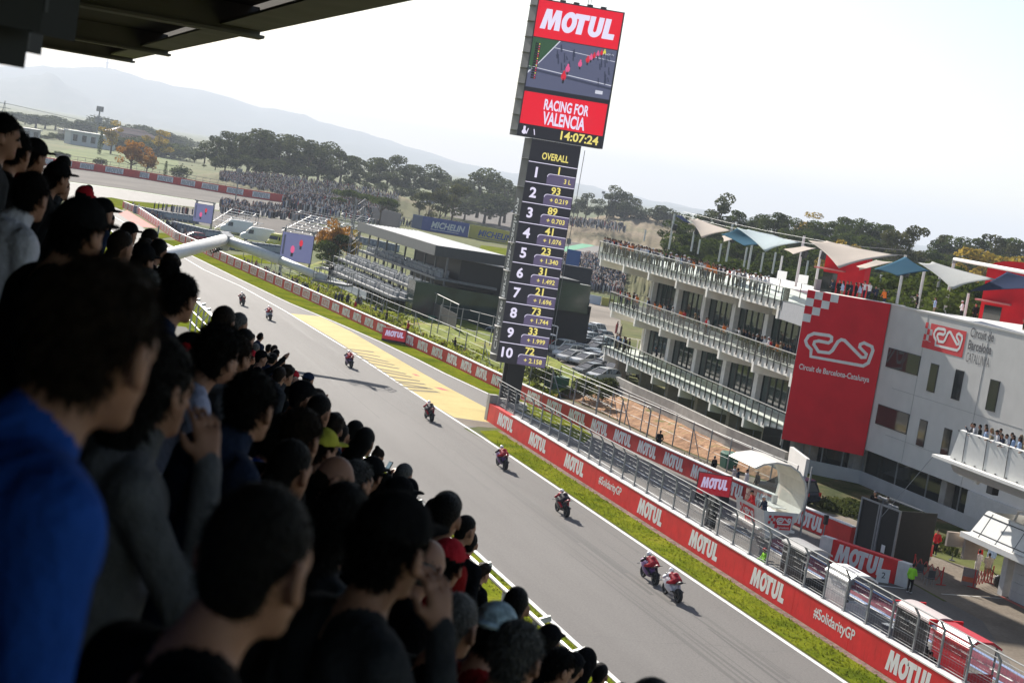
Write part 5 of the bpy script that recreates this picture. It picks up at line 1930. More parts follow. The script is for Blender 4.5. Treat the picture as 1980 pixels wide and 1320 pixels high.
def rim_mesh(r, w, sp=6):
 b = MB()
 for k in range(sp):
  a = 2 * math.pi * k / sp
  b.bar((0, 0, 0), (0, r * .64 * math.cos(a), r * .64 * math.sin(a)), .035, w * .4)
 n = 16
 b.loft([[(x, rr_ * math.cos(2 * math.pi * i / n), rr_ * math.sin(2 * math.pi * i / n)) for i in range(n)] for x, rr_ in ((-w * .33, r * .62), (-w * .2, r * .56), (w * .2, r * .56), (w * .33, r * .62))], cap=False)
 b.loft([[(x, .05 * math.cos(2 * math.pi * i / 8), .05 * math.sin(2 * math.pi * i / 8)) for i in range(8)] for x in (-w * .4, w * .4)])
 return b
def make_bike(label, pc, sc):
 o = thing('racing_motorbike', label, 'motorbike', (0, 0, 0), 0, 'racing motorbikes on the straight')
 rw = wheel_mesh(.335, .2).build('rear_wheel', mTYRE, o, smooth=True); rw.location = (0, -.72, .335)
 rim_mesh(.335, .18).build('rim', mRIM, rw)
 fw_ = wheel_mesh(.315, .125).build('front_wheel', mTYRE, o, smooth=True); fw_.location = (0, .72, .315)
 rim_mesh(.315, .11).build('rim', mRIM, fw_)
 b = MB()
 def sec(y, zc, hw, hh, n=10, sq=.8):
  return [(hw * math.copysign(abs(math.cos(a)) ** sq, math.cos(a)), y, zc + hh * math.copysign(abs(math.sin(a)) ** sq, math.sin(a))) for a in [2 * math.pi * i / n for i in range(n)]]
 b.loft([sec(.98, .82, .05, .05), sec(.88, .82, .17, .14), sec(.66, .82, .24, .2), sec(.42, .68, .26, .36), sec(.1, .58, .25, .36), sec(-.2, .52, .2, .28), sec(-.36, .55, .1, .14)])
 b.build('fairing', pc, o, smooth=True)
 b = MB()
 b.loft([sec(.70, 1.02, .14, .03), sec(.6, 1.06, .17, .06), sec(.45, 1.08, .15, .05)])
 b.build('windscreen', mGLASSD, o, smooth=True)
 b = MB()
 b.loft([sec(.3, .88, .13, .1), sec(.1, .92, .17, .11), (sec(-.15, .86, .14, .08))])
 b.build('fuel_tank', pc, o, smooth=True)
 b = MB()
 b.loft([sec(-.12, .84, .13, .05), sec(-.5, .86, .14, .07), sec(-.8, .98, .12, .07), sec(-1.0, 1.04, .05, .03)])
 b.build('tail', sc, o, smooth=True)
 b = MB()
 b.bar((0, -1.0, 1.03), (0, -.85, .98), .34, .02)
 b.build('rear_wing', mCARBON, o)
 b = MB()
 for s in (-1, 1):
  b.bar((s * .13, -.15, .48), (s * .13, -.74, .335), .05, .08)
  b.tube([(s * .09, .72, .315), (s * .1, .52, .85)], .03, 6)
  b.tube([(s * .1, .5, .86), (s * .34, .44, .88)], .018, 6)
  b.bar((s * .2, .78, .72), (s * .36, .74, .70), .16, .02)
 b.build('fork', mCARBON, o)
 b = MB()
 b.tube([(.1, -.1, .3), (.16, -.4, .33), (.19, -.75, .52)], [.05, .055, .06], 8)
 b.tube([(-.08, -.3, .75), (-.1, -.7, .9), (-.1, -.95, .97)], [.04, .045, .05], 8)
 b.build('exhaust', M('titanium', (0.25, 0.22, 0.2), rough=0.35, var=0.1, metal=0.8), o, smooth=True)
 return o
def make_rider(label, suit, helmet, det):
 pr = []
 for s in (-1, 1):
  pr += [('c', (s * .1, -.42, .98), (s * .12, .02, 1.13), .14, .13, 0), ('c', (s * .12, .02, 1.13), (s * .17, .18, 1.14), .13, .1, 2),
               ('c', (s * .14, -.4, .94), (s * .29, -.02, .78), .12, .085, 0), ('c', (s * .29, -.02, .78), (s * .2, -.4, .5), .078, .06, 2),
               ('c', (s * .2, -.42, .48), (s * .2, -.28, .42), .05, .05, 3), ('c', (s * .2, .18, 1.12), (s * .38, .3, .95), .07, .06, 2),
               ('c', (s * .38, .3, .95), (s * .33, .46, .9), .055, .045, 0), ('c', (s * .33, .45, .9), (s * .32, .5, .9), .05, .05, 3)]
 pr += [('e', (0, -.1, 1.2), (.1, .14, .09), None, 0), ('c', (0, .15, 1.16), (0, .26, 1.22), .07, .07, 0)]
 hp = [('e', (0, .33, 1.29), (.125, .155, .135), None, 0), ('e', (0, .2, 1.33), (.06, .1, .06), None, 0), ('e', (0, .44, 1.26), (.09, .05, .05), None, 1)]
 o = sdf_object('person', pr, .035, [suit, suit, det, mCARBON], .04)
 sdf_object('helmet', hp, .03, [helmet, mGLASSD], .02, o)
 return tag(o, label, 'person', 'riders tucked in on their motorbikes')
pRED = M('bike_red', (0.42, 0.02, 0.035), rough=0.3, var=0.06)
pPUR = M('bike_purple', (0.10, 0.03, 0.16), rough=0.3, var=0.06)
pWHT = M('bike_white', (0.55, 0.53, 0.58), rough=0.3, var=0.06)
pBLK = M('bike_black', (0.03, 0.03, 0.035), rough=0.35, var=0.06)
lRED = cloth('leather_red', (0.38, 0.015, 0.03), rough=0.5)
lWHT = cloth('leather_white', (0.55, 0.52, 0.56), rough=0.5)
lBLK = cloth('leather_black', (0.03, 0.025, 0.035), rough=0.5)
helW = M('helmet_white', (0.6, 0.58, 0.6), rough=0.25, var=0.1, scale=12)
helR = M('helmet_red', (0.5, 0.05, 0.05), rough=0.25, var=0.1)
protoA = make_bike('dark purple and red racing motorbike with rear tyre showing, second from the pit wall side nearest us', pPUR, pRED)
protoB = make_bike('white and red racing motorbike, nearest of all on the straight', pWHT, pBLK)
protoC = make_bike('black and red racing motorbike', pBLK, pRED)
riA = make_rider('rider in red leathers and white helmet', lRED, helW, lBLK)
riB = make_rider('rider in red and white leathers with white helmet', lRED, helW, lWHT)
riC = make_rider('rider in black and red leathers with white helmet', lBLK, helW, lRED)
spots = [((1308, 1164), 'B', 'white and red racing motorbike nearest to us on the straight'),
         ((1264, 1130), 'A', 'purple and red racing motorbike just ahead of the nearest one'),
         ((1093, 999), 'C', 'black and red racing motorbike alone beside the verge'),
         ((975, 908), 'A', 'purple and red racing motorbike near the tip of the grass verge'),
         ((833, 815), 'C', 'black and red racing motorbike beside the wide end of the yellow paint'),
         ((677, 711), 'A', 'purple and red racing motorbike beside the striped part of the yellow paint'),
         ((521, 619), 'B', 'far racing motorbike just before the tip of the yellow paint'),
         ((469, 591), 'C', 'farthest racing motorbike, leading the line up the straight')]
PR = {'A': (protoA, riA), 'B': (protoB, riB), 'C': (protoC, riC)}
seen = set()
for (px, py), kd, lab in spots:
 g = G(px, py)
 c = Vector((g.x, g.y + .72, .015))
 rz = R(2.5) if g.y < 140 else R(5)
 bk_, rd_ = PR[kd]
 rl_ = 'rider on the ' + lab.replace(', leading the line up the straight', '').replace('', '')
 if kd in seen:
  bk_ = dup(bk_); rd_ = dup(rd_)
 seen.add(kd)
 for o_, l_ in ((bk_, lab), (rd_, rl_)):
  o_.location = c; o_.rotation_euler = (0, R(-3), rz); o_['label'] = l_
  o_.scale = (1.08, 1.08, 1.08)
# ---------------------------------------------------------------- cars
mCGLASS = M('car_glass', (0.015, 0.02, 0.024), rough=0.05, var=0.0, spec=0.9)
def car_paint(name, c):
 return M(name, c, rough=0.25, var=0.03, spec=0.6)
mHL = M('headlight', (0.6, 0.62, 0.64), rough=0.15, var=0.0)
mTL = M('tail_light', (0.45, 0.01, 0.01), rough=0.2, var=0.0)
mPLATE = M('number_plate', (0.6, 0.6, 0.58), var=0.0)
def car(label, paint, kind='hatch', group=None, parts=True):
 "car along +Y, nose at +Y"
 o = thing('parked_car', label, 'car', (0, 0, 0), 0, group)
 L = 4.3 if kind != 'van' else 5.9
 Wd = .9 if kind != 'van' else 1.0
 b = MB()
 if kind == 'van':
  prof = [(-2.95, .4, .75), (-2.95, 1.1, 2.5), (-1.0, 1.1, 2.62), (1.2, 1.1, 2.6), (2.0, 1.0, 1.65), (2.7, .75, 1.2), (2.95, .45, .9)]
  low = .35
  secs = []
  for y, zb, zt in [(-2.95, .4, 2.35), (-2.85, .3, 2.55), (-1, .3, 2.64), (1.1, .3, 2.6), (1.55, .3, 2.2), (2.1, .3, 1.5), (2.7, .32, 1.2), (2.95, .45, .95)]:
   hw = Wd * (.97 if abs(y) > 2.8 else 1.0)
   tw = hw * (.86 if zt > 1.6 else .9)
   secs.append([(-hw, y, zb), (hw, y, zb), (hw, y, min(1.25, zt * .8)), (tw, y, zt - .06), (tw * .9, y, zt), (-tw * .9, y, zt), (-tw, y, zt - .06), (-hw, y, min(1.25, zt * .8))])
  b.loft(secs)
 else:
  secs = []
  for y, zb, zt, wf in [(-2.12, .45, .8, .9), (-2.05, .3, .95, .96), (-1.5, .25, .98, 1), (0, .22, .95, 1), (1.0, .25, .95, 1), (1.7, .28, .85, .97), (2.05, .32, .72, .9), (2.15, .42, .6, .8)]:
   hw = Wd * wf
   secs.append([(-hw, y, zb), (hw, y, zb), (hw * 1.0, y, (zb + zt) / 2 + .1), (hw * .93, y, zt), (-hw * .93, y, zt), (-hw, y, (zb + zt) / 2 + .1)])
  b.loft(secs)
 b.build('body', paint, o, smooth=False)
 if kind != 'van':
  tall = 1.48 if kind == 'hatch' else 1.7
  b = MB()
  secs = []
  for y, zt, w0 in [(-1.95, .97, .80), (-1.6, tall - .1, .76), (-.8, tall, .74), (.1, tall - .02, .74), (1.25, .95, .78)]:
   secs.append([(-w0, y, .93), (w0, y, .93), (w0 * .86 if zt > 1.1 else w0, y, zt), (-w0 * .86 if zt > 1.1 else -w0, y, zt)])
  b.loft(secs)
  b.build('windows', mCGLASS, o)
  b = MB()
  secs = []
  for y, z in [(-1.72, tall - .06), (-1.5, tall - .02), (-.8, tall + .02), (0.0, tall + .0), (.25, tall - .04)]:
   secs.append([(-.66, y, z - .03), (.66, y, z - .03), (.62, y, z + .03), (-.62, y, z + .03)])
  b.loft(secs)
  for s in (-1, 1):
   for (y0, z0), (y1, z1) in (((.25, tall - .05), (1.2, .98)), ((-.55, tall), (-.55, .96)), ((-1.65, tall - .1), (-1.95, .98))):
    b.bar((s * .655, y0, z0), (s * .79, y1, z1), .07, .05)
  b.build('roof', paint, o)
  wz = [(.78, -1.3), (.78, 1.35)]
 else:
  b = MB()
  b.add([(-.82, 1.56, 2.15), (.82, 1.56, 2.15), (.86, 2.08, 1.5), (-.86, 2.08, 1.5)], [(0, 1, 2, 3)])
  for s in (-1, 1):
   b.add([(s * 1.005, .7, 1.35), (s * 1.005, 1.7, 1.35), (s * .93, 1.45, 2.05), (s * .93, .7, 2.1)], [(0, 1, 2, 3)])
  b.v = [(x * 1.005, y + .03, z + .03) for x, y, z in b.v]
  b.build('windows', mCGLASS, o)
  wz = [(.9, -1.9), (.9, 1.9)]
 for wx, wy in wz:
  for s in (-1, 1):
   wh = wheel_mesh(.32, .2, 14).build('wheel', mTYRE, o); wh.location = (s * wx, wy, .32)
   rb = rim_mesh(.32, .2, 5); rb.build('rim', M('alloy', (0.4, 0.4, 0.42), rough=0.3, var=0.05, metal=0.7), wh)
 yf, zf = (2.1, .66) if kind != 'van' else (2.9, .95)
 for s in (-1, 1):
  b = MB(); b.box((s * .62, yf - .06, zf + .04), (.34, .12, .14)); b.build('headlight', mHL, o)
  b = MB(); b.box((s * .7, -2.1 if kind != 'van' else -2.93, .82), (.26, .08, .22)); b.build('tail_light', mTL, o)
 b = MB(); b.box((0, yf + .05 if kind != 'van' else 2.97, .5), (.5, .02, .12)); b.build('number_plate', mPLATE, o)
 return o
CP = {'silver': (0.42, 0.43, 0.44), 'white': (0.68, 0.68, 0.67), 'dark grey': (0.07, 0.075, 0.08), 'black': (0.02, 0.02, 0.022), 'red': (0.35, 0.02, 0.03), 'blue': (0.03, 0.05, 0.25), 'pale grey': (0.55, 0.56, 0.57)}
protos = {}
rr = random.Random(11)
prows = [[(1068, 640), (1098, 638), (1130, 645), (1160, 655)], [(1075, 650), (1104, 652), (1132, 658), (1164, 668)], [(1062, 664), (1092, 664), (1122, 670), (1154, 680), (1180, 690)], [(1085, 678), (1112, 682), (1142, 692), (1172, 704)], [(1105, 696), (1132, 702), (1160, 714), (1188, 720)], [(1140, 722), (1166, 732)], [(1240, 722), (1262, 733), (1225, 712)], [(1082, 634), (1114, 636), (1146, 643), (1120, 664), (1148, 674), (1098, 688), (1124, 692), (1152, 698), (1176, 710), (1090, 645), (1118, 648)], [(925, 640), (950, 652), (936, 628), (965, 640)]]
cols_seq = ['dark grey', 'silver', 'white', 'black', 'blue', 'dark grey', 'silver', 'pale grey', 'red', 'silver', 'black', 'dark grey', 'silver', 'white', 'silver', 'pale grey', 'white', 'silver', 'pale grey', 'black', 'silver', 'dark grey', 'silver', 'white', 'black', 'dark grey', 'silver', 'red', 'white', 'silver', 'black', 'white']
ci = 0
where = ['in the far row of the car park', 'in the second row of the car park', 'in the middle row of the car park', 'in the fourth row of the car park', 'in the near row of the car park', 'against the clubhouse corner', 'under the clubhouse columns', 'between the rows of the car park', 'behind the mesh fence beside the stand stairs']
for ri, row in enumerate(prows):
 for k, (x, y) in enumerate(row):
  c_ = cols_seq[ci % len(cols_seq)]; ci += 1
  lab = f'{c_} parked car {where[ri]}'
  g = G(x, y, .3)
  rz = R(118 + rr.uniform(-3, 3)) if ri < 8 else R(150)
  if c_ not in protos:
   o = car(lab, car_paint('paint_' + c_.replace(' ', '_'), CP[c_]), 'hatch' if ci % 3 else 'suv', 'cars parked beside the clubhouse')
   protos[c_] = o
  else:
   o = dup(protos[c_], label=lab)
  o.location = (g.x, g.y, .02); o.rotation_euler = (0, 0, rz)
dk_ = car('dark blue estate car with lit tail light beside the clubhouse corner wall', car_paint('paint_night_blue', (0.012, 0.018, 0.04)), 'suv')
g = G(1520, 965); dk_.location = (g.x, g.y, .02); dk_.rotation_euler = (0, 0, R(28)); dk_.scale = (1.1, 1.1, 1.1)
amb = car('white and red response car with blue roof behind the black screen box', car_paint('paint_response', (0.62, 0.60, 0.58)), 'suv')
g = G(1748, 1098); amb.location = (g.x + 1.6, g.y + 3.4, .02); amb.rotation_euler = (0, 0, R(10))
b = MB(); b.box((0, -.9, 1.76), (1.2, 1.6, .06)); b.build('blue_roof_panel', M('roof_blue', (0.12, 0.28, 0.6), var=0.05), amb)
b = MB(); b.box((.7, -2.13, 1.1), (.22, .06, .5)); b.box((-.7, -2.13, 1.1), (.22, .06, .5)); b.box((0, -2.16, .75), (1.6, .05, .3)); b.build('red_rear_panel', mTL, amb)
v0 = car('white delivery van parked in the infield behind the crane arm', car_paint('paint_white', CP['white']), 'van')
g = G(495, 468); v0.location = (g.x, g.y, .02); v0.rotation_euler = (0, 0, R(85)); v0.scale = (1.1, 1.1, 1.1)
v1 = car('yellow ambulance van beside the nearer infield video screen', car_paint('paint_yellow', (0.62, 0.55, 0.08)), 'van')
g = G(533, 478); v1.location = (g.x, g.y, .02); v1.rotation_euler = (0, 0, R(150)); v1.scale = (1.0, 1.0, 1.0)
v2 = dup(v0, label='white van with dark stripe half hidden in the infield, beside the far video screen'); g = G(455, 452); v2.location = (g.x, g.y, .02)
v3 = car('red service car behind the far wall near the crane arm', protos['red'].children[0].data.materials[0], 'hatch')
g = G(372, 466); v3.location = (g.x, g.y, .02); v3.rotation_euler = (0, 0, R(100)); v3.scale = (1.1, 1.1, 1.1)
# ---------------------------------------------------------------- hospitality stand with white roof
mSTEEL = M('stand_steel', (0.16, 0.165, 0.175), rough=0.5, var=0.15, metal=0.4)
mROOFW = M('roof_white', (0.80, 0.79, 0.77), rough=0.35, var=0.05, scale=0.4, spec=0.6)
mFASC = M('fascia_grey', (0.21, 0.205, 0.20), rough=0.6, var=0.06)
mFASD = M('fascia_dark', (0.06, 0.062, 0.07), rough=0.6, var=0.08)
mSEAT = M('seat_grey', (0.30, 0.31, 0.33), rough=0.6, var=0.15, scale=5)
zr = 10.0
A_, B_, C_ = G(693, 432, zr), G(843, 478, zr), G(985, 503, zr)
D_ = A_ + (C_ - B_)
stand = thing('hospitality_stand', 'open grey steel stand with flat white roof and stepped decks behind the green slope', 'grandstand', (B_.x, B_.y, 0))
SO = Vector((B_.x, B_.y, 0))
def sbuild(b, name, m, parent=None, each=False):
 b.v = [tuple(Vector(p) - SO) for p in b.v]
 return (b.each if each else b.build)(name, m, parent or stand)
b = MB()
b.add([A_ + Vector((0, 0, .1)), B_ + Vector((0, 0, .1)), C_ + Vector((0, 0, .4)), D_ + Vector((0, 0, .4)), A_ - Vector((0, 0, .2)), B_ - Vector((0, 0, .2)), C_, D_], [(0, 1, 2, 3), (7, 6, 5, 4)])
n_ = 16
for i in range(1, n_):
 p0, p1 = B_.lerp(C_, i / n_), A_.lerp(D_, i / n_)
 b.bar(p0 + Vector((0, 0, .14 + .3 * i / n_)), p1 + Vector((0, 0, .14 + .3 * i / n_)), .09, .07)
sbuild(b, 'roof', [mROOFW])
b = MB()
b.add([A_ + Vector((0, 0, .25)), B_ + Vector((0, 0, .25)), B_ - Vector((0, 0, 1.1)), A_ - Vector((0, 0, 1.1))], [(3, 2, 1, 0)])
b.bar(A_ - Vector((0, 0, .4)), B_ - Vector((0, 0, .4)), .12, 1.35)
sbuild(b, 'front_fascia', [mFASC])
b = MB()
b.bar(B_ - Vector((0, 0, .42)), C_ - Vector((0, 0, .2)), .12, 1.35)
sbuild(b, 'side_fascia', [mFASD])
fd_ = (B_ - A_).normalized()
dd_ = (C_ - B_).normalized()
def ST(s, d, z):
 p = A_ + fd_ * s + dd_ * d
 return Vector((p.x, p.y, z))
FLN = (B_ - A_).length
b = MB()
for s in np.linspace(.5, FLN - .5, 9):
 for d in (2, 14):
  q = ST(s, d, 0)
  b.bar(q, Vector((q.x, q.y, zr - .3)), .22)
sbuild(b, 'column', [mSTEEL], each=True)
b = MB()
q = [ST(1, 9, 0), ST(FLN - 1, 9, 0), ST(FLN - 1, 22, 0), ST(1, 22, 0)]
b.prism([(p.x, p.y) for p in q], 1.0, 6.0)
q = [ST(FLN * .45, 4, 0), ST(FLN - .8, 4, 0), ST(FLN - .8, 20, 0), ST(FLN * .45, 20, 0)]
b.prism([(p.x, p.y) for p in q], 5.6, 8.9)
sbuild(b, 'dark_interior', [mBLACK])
for zi, (z, d0, d1) in enumerate(((6.2, 0.5, 9), (4.4, -2.5, 2), (2.7, -5.0, -.5))):
 b = MB()
 q = [ST(.2, d0, 0), ST(FLN, d0, 0), ST(FLN, d1, 0), ST(.2, d1, 0)]
 b.prism([(p.x, p.y) for p in q], z - .3, z)
 sbuild(b, 'deck', [mSTEEL])
 b = MB()
 for s in np.arange(.3, FLN, 2.3):
  q = ST(s, d0 + .1, 0)
  b.bar((q.x, q.y, z), (q.x, q.y, z + 1.1), .07)
  b.bar((q.x, q.y, 0), (q.x, q.y, z), .1)
 for zz in (1.1, .55):
  b.bar(ST(.3, d0 + .1, z + zz), ST(FLN, d0 + .1, z + zz), .06)
 sbuild(b, 'railing', [mGALV])
 b = MB()
 rr = random.Random(20 + zi)
 for s in np.arange(1, FLN - 1, .62):
  for d in (d0 + 1.2, d0 + 2.4):
   if rr.random() < .8:
    q = ST(s, d, 0)
    b.box((q.x, q.y, z + .3), (.42, .42, .6))
    b.box((q.x + dd_.x * .2, q.y + dd_.y * .2, z + .7), (.42, .08, .5), math.atan2(fd_.y, fd_.x))
 sbuild(b, 'seat_rows', [mSEAT])['kind'] = 'stuff'
b = MB()
for i in range(7):
 s = 1 + i * (FLN * .6) / 6
 q0, q1 = ST(s, -5.2, .9), ST(s + FLN * .09, -5.2, .9)
 b.bar(q0 + Vector((0, 0, .5)), q1 + Vector((0, 0, .5)), .08, 1.0)
sbuild(b, 'white_cover', [M('cover_white', (0.45, 0.47, 0.52), var=0.1)])
# lattice mast at the left end, glazed corner and stairs at the right
b = MB()
q = ST(-2.5, 0, 0)
for dx, dy in ((0, 0), (1.2, 0), (0, 1.2), (1.2, 1.2)):
 b.bar((q.x + dx, q.y + dy, 0), (q.x + dx, q.y + dy, 13.5), .12)
for k in range(11):
 z = .5 + k * 1.2
 b.bar((q.x, q.y, z), (q.x + 1.2, q.y, z + 1.2), .07)
 b.bar((q.x, q.y + 1.2, z + 1.2), (q.x, q.y, z), .07)
sbuild(b, 'lattice_mast', [mSTEEL])
b = MB()
q = [ST(FLN + .2, -3, 0), ST(FLN + 3.2, -3, 0), ST(FLN + 3.2, 9, 0), ST(FLN + .2, 9, 0)]
b.prism([(p.x, p.y) for p in q], 0.3, 5.4)
q = [ST(FLN - 1, 10, 0), ST(FLN + .4, 10, 0), ST(FLN + .4, 21, 0), ST(FLN - 1, 21, 0)]
b.prism([(p.x, p.y) for p in q], 5.0, 8.6)
sbuild(b, 'glazed_corner', [mGLASSG])
b = MB()
for i in range(12):
 q0 = ST(FLN + 3.6 + i * .45, 9.5, 5.2 - i * .2)
 q1 = ST(FLN + 3.6 + i * .45, 12.5, 5.2 - i * .2)
 b.bar(q0, q1, .5, .12)
sbuild(b, 'stair_treads', [M('stair_wood', (0.22, 0.12, 0.07), var=0.15)])
b = MB()
for d in (9.4, 12.6):
 b.bar(ST(FLN + 3.4, d, 5.1), ST(FLN + 9, d, 2.6), .1, .4)
 b.bar(ST(FLN + 3.4, d, 6.2), ST(FLN + 9, d, 3.8), .07)
 for i in range(5):
  p = ST(FLN + 3.6 + i * 1.3, d, 5.1 - i * .6)
  b.bar(p, p + Vector((0, 0, 1.1)), .06)
q = [ST(FLN + 8.8, 9, 0), ST(FLN + 12, 9, 0), ST(FLN + 12, 13, 0), ST(FLN + 8.8, 13, 0)]
b.prism([(p.x, p.y) for p in q], 2.4, 2.55)
for p in q:
 b.bar(Vector((p.x, p.y, 0)), Vector((p.x, p.y, 3.6)), .1)
for i in range(4):
 p, p2 = q[i], q[(i + 1) % 4]
 b.bar(Vector((p.x, p.y, 3.6)), Vector((p2.x, p2.y, 3.6)), .07)
b.bar(ST(FLN + 12, 9, 2.5), ST(FLN + 15, 9, .3), .1, .4)
b.bar(ST(FLN + 12, 9, 3.6), ST(FLN + 15, 9, 1.4), .07)
sbuild(b, 'stair_frame', [M('stair_steel', (0.33, 0.36, 0.42), rough=0.5, var=0.1, metal=0.3)])
# back of a large black screen beside the tower
g = G(1097, 640, 0)
o = thing('video_screen', 'tall black back of a large screen standing on dark scaffold behind the tower', 'screen', tuple(g), R(-22))
b = MB(); b.box((0, 0, 6.3), (4.3, .9, 6.2)); b.box((2.3, -.2, 4.2), (.35, .8, 1.6)); b.build('cabinet', M('screen_back', (0.035, 0.036, 0.042), var=0.1), o)
b = MB()
for x in (-2, -.7, .7, 2):
 b.bar((x, .3, 0), (x, .3, 3.4), .14)
 b.bar((x, -.3, 0), (x, -.3, 3.4), .14)
for z in (.8, 1.8, 2.8):
 b.bar((-2, .3, z), (2, .3, z), .1); b.bar((-2, -.3, z), (2, -.3, z), .1)
b.box((0, .1, 1.5), (4.2, .2, 2.8))
b.build('scaffold', mBLACK, o)
# advertising boards far off
def board(px0, px1, h, col, word, lab, gz=0.0, lift=0.0, txt=(0.7, 0.7, 0.68), cat='billboard'):
 a, c = G(*px0, gz), G(*px1, gz)
 w = (c - a).length
 t = (c - a).normalized()
 o = thing('billboard', lab, cat, (a.x, a.y, gz), math.atan2(t.y, t.x))
 b = MB(); b.box((w / 2, .15, lift + h / 2), (w, .25, h)); b.build('panel', M('board_' + '%d%d%d' % tuple(int(v * 99) for v in col), col, var=0.06, scale=0.3), o)
 b = MB()
 for k in range(6):
  x = w * (k + .5) / 6
  b.bar((x, .5, 0), (x, .5, lift + h * .9), .2)
 b.build('support', mSTEEL, o)
 if word:
  b = MB(); put_text(b, word, frame((w * .56, -.02, lift + h * .5), (1, 0, 0), (0, 0, 1)), w=w * .72, h=h * .48, bold=.035, shear=.2)
  b.box((w * .5, -.0, lift + h * .16), (w * .6, .02, h * .04))
  b.build('lettering', M('board_txt_%d' % int(txt[0] * 99), txt, var=0.04), o)
 return o
board((814, 444), (904, 459), 4.4, (0.02, 0.06, 0.27), 'MICHELIN', 'blue billboard with white tyre maker name behind the white roofed stand')
board((905, 459), (996, 476), 4.2, (0.50, 0.42, 0.05), 'MICHELIN', 'yellow billboard with blue tyre maker name beside the tower column', txt=(0.03, 0.07, 0.25))
board((1085, 443), (1122, 446), 3.2, (0.03, 0.07, 0.30), None, 'distant blue trackside board just right of the tower', gz=0)
board((1124, 446), (1188, 450), 2.6, (0.45, 0.38, 0.06), None, 'distant yellow trackside board between two blue ones')
board((1192, 450), (1276, 457), 3.4, (0.03, 0.07, 0.30), 'MICHELIN', 'distant blue trackside board above the clubhouse terrace crowd')
board((1138, 586), (1160, 590), 1.6, (0.5, 0.55, 0.62), None, 'small white and blue board on the gravel behind the black screen', gz=0)
board((1162, 590), (1184, 594), 1.5, (0.55, 0.47, 0.10), None, 'small yellow board on the gravel beside the clubhouse')
board((1086, 548), (1112, 553), 7.5, (0.03, 0.10, 0.33), None, 'blue tent wall standing behind the tower column')
board((700, 425), (770, 445), 5, (0.10, 0.10, 0.12), None, 'dark stand wall behind the lattice mast')
board((795, 440), (814, 444), 4.4, (0.10, 0.13, 0.22), None, 'slate blue end wall of the stand beside the blue billboard')
# infield video screens
def vscreen(pts, base, lab, near):
 bl, br, tr, tl = pts
 g = G(*base, 0)
 d = (Vector(G(*br, 0)) - Vector(G(*bl, 0)))
 dist = (g - Vector(CAM)).length
 k = dist / FPX
 w = math.hypot(br[0] - bl[0], br[1] - bl[1]) * k
 h = math.hypot(tl[0] - bl[0], tl[1] - bl[1]) * k
 z0 = pole_height(g, (bl[1] + br[1]) / 2)
 o = thing('video_screen', lab, 'screen', tuple(g), -R(18), 'video screens in the infield')
 b = MB(); b.box((0, .35, z0 + h / 2), (w, .6, h)); b.build('cabinet', mDGREY, o)
 b = MB(); rect(b, frame((0, .04, z0), (1, 0, 0), (0, 0, 1)), -w / 2 + .05, .05, w / 2 - .05, h - .05)
 s = b.build('picture', EM('led_slate2', (104, 108, 146)), o)
 fr_ = frame((0, .02, z0), (1, 0, 0), (0, 0, 1)); fr3 = frame((0, .0, z0), (1, 0, 0), (0, 0, 1))
 for nm, mt, (u, v), sc in (('picture_pink_rider', EM('led_rider_pink', (226, 90, 140)), (-.12, .42), .17), ('picture_red_rider', EM('led_rider_red', (214, 36, 58)), (.12, .68), .15)):
  b = MB()
  b.add([(w * u + sc * h * .42 * math.cos(a), h * v + sc * h * .8 * math.sin(a), 0) for a in [i * math.pi / 6 for i in range(12)]], [tuple(range(12))], 0, fr3)
  b.build(nm, mt, s)
  b = MB()
  b.add([(w * u - sc * h * .25, h * v - sc * h * 1.5, 0), (w * u + sc * h * .2, h * v - sc * h * 1.5, 0), (w * u + sc * h * .3, h * v, 0), (w * u - sc * h * .3, h * v, 0)], [(0, 1, 2, 3)], 0, fr_)
  b.build('picture_tyre', EM('led_tyre', (26, 26, 34)), s)
 b = MB()
 rect(b, fr_, -w * .44, h * .2, -w * .38, h * .9)
 b.build('picture_list', EM('led_navy', (58, 62, 84)), s)
 b = MB()
 for x in (-w * .45, w * .45):
  for y in (.4, 1.6):
   b.bar((x, y, 0), (x, y, z0 + h + .6), .16)
 for z in np.arange(.6, z0 + h, 1.4):
  b.bar((-w * .45, 1.6, z), (w * .45, 1.6, z), .1)
  b.bar((-w * .45, .4, z), (-w * .45, 1.6, z + 1.2), .08)
 b.bar((-w * .55, .6, z0 + h + .5), (w * .55, .6, z0 + h + .5), .2)
 b.build('scaffold', mGALV, o)
vscreen([(540, 500), (600, 512), (608, 460), (546, 446)], (566, 530), 'big video screen with two red riders beside the orange topped poplar', 1)
vscreen([(372, 428), (408, 433), (412, 398), (376, 393)], (388, 448), 'farther video screen with two red riders in the infield', 0)
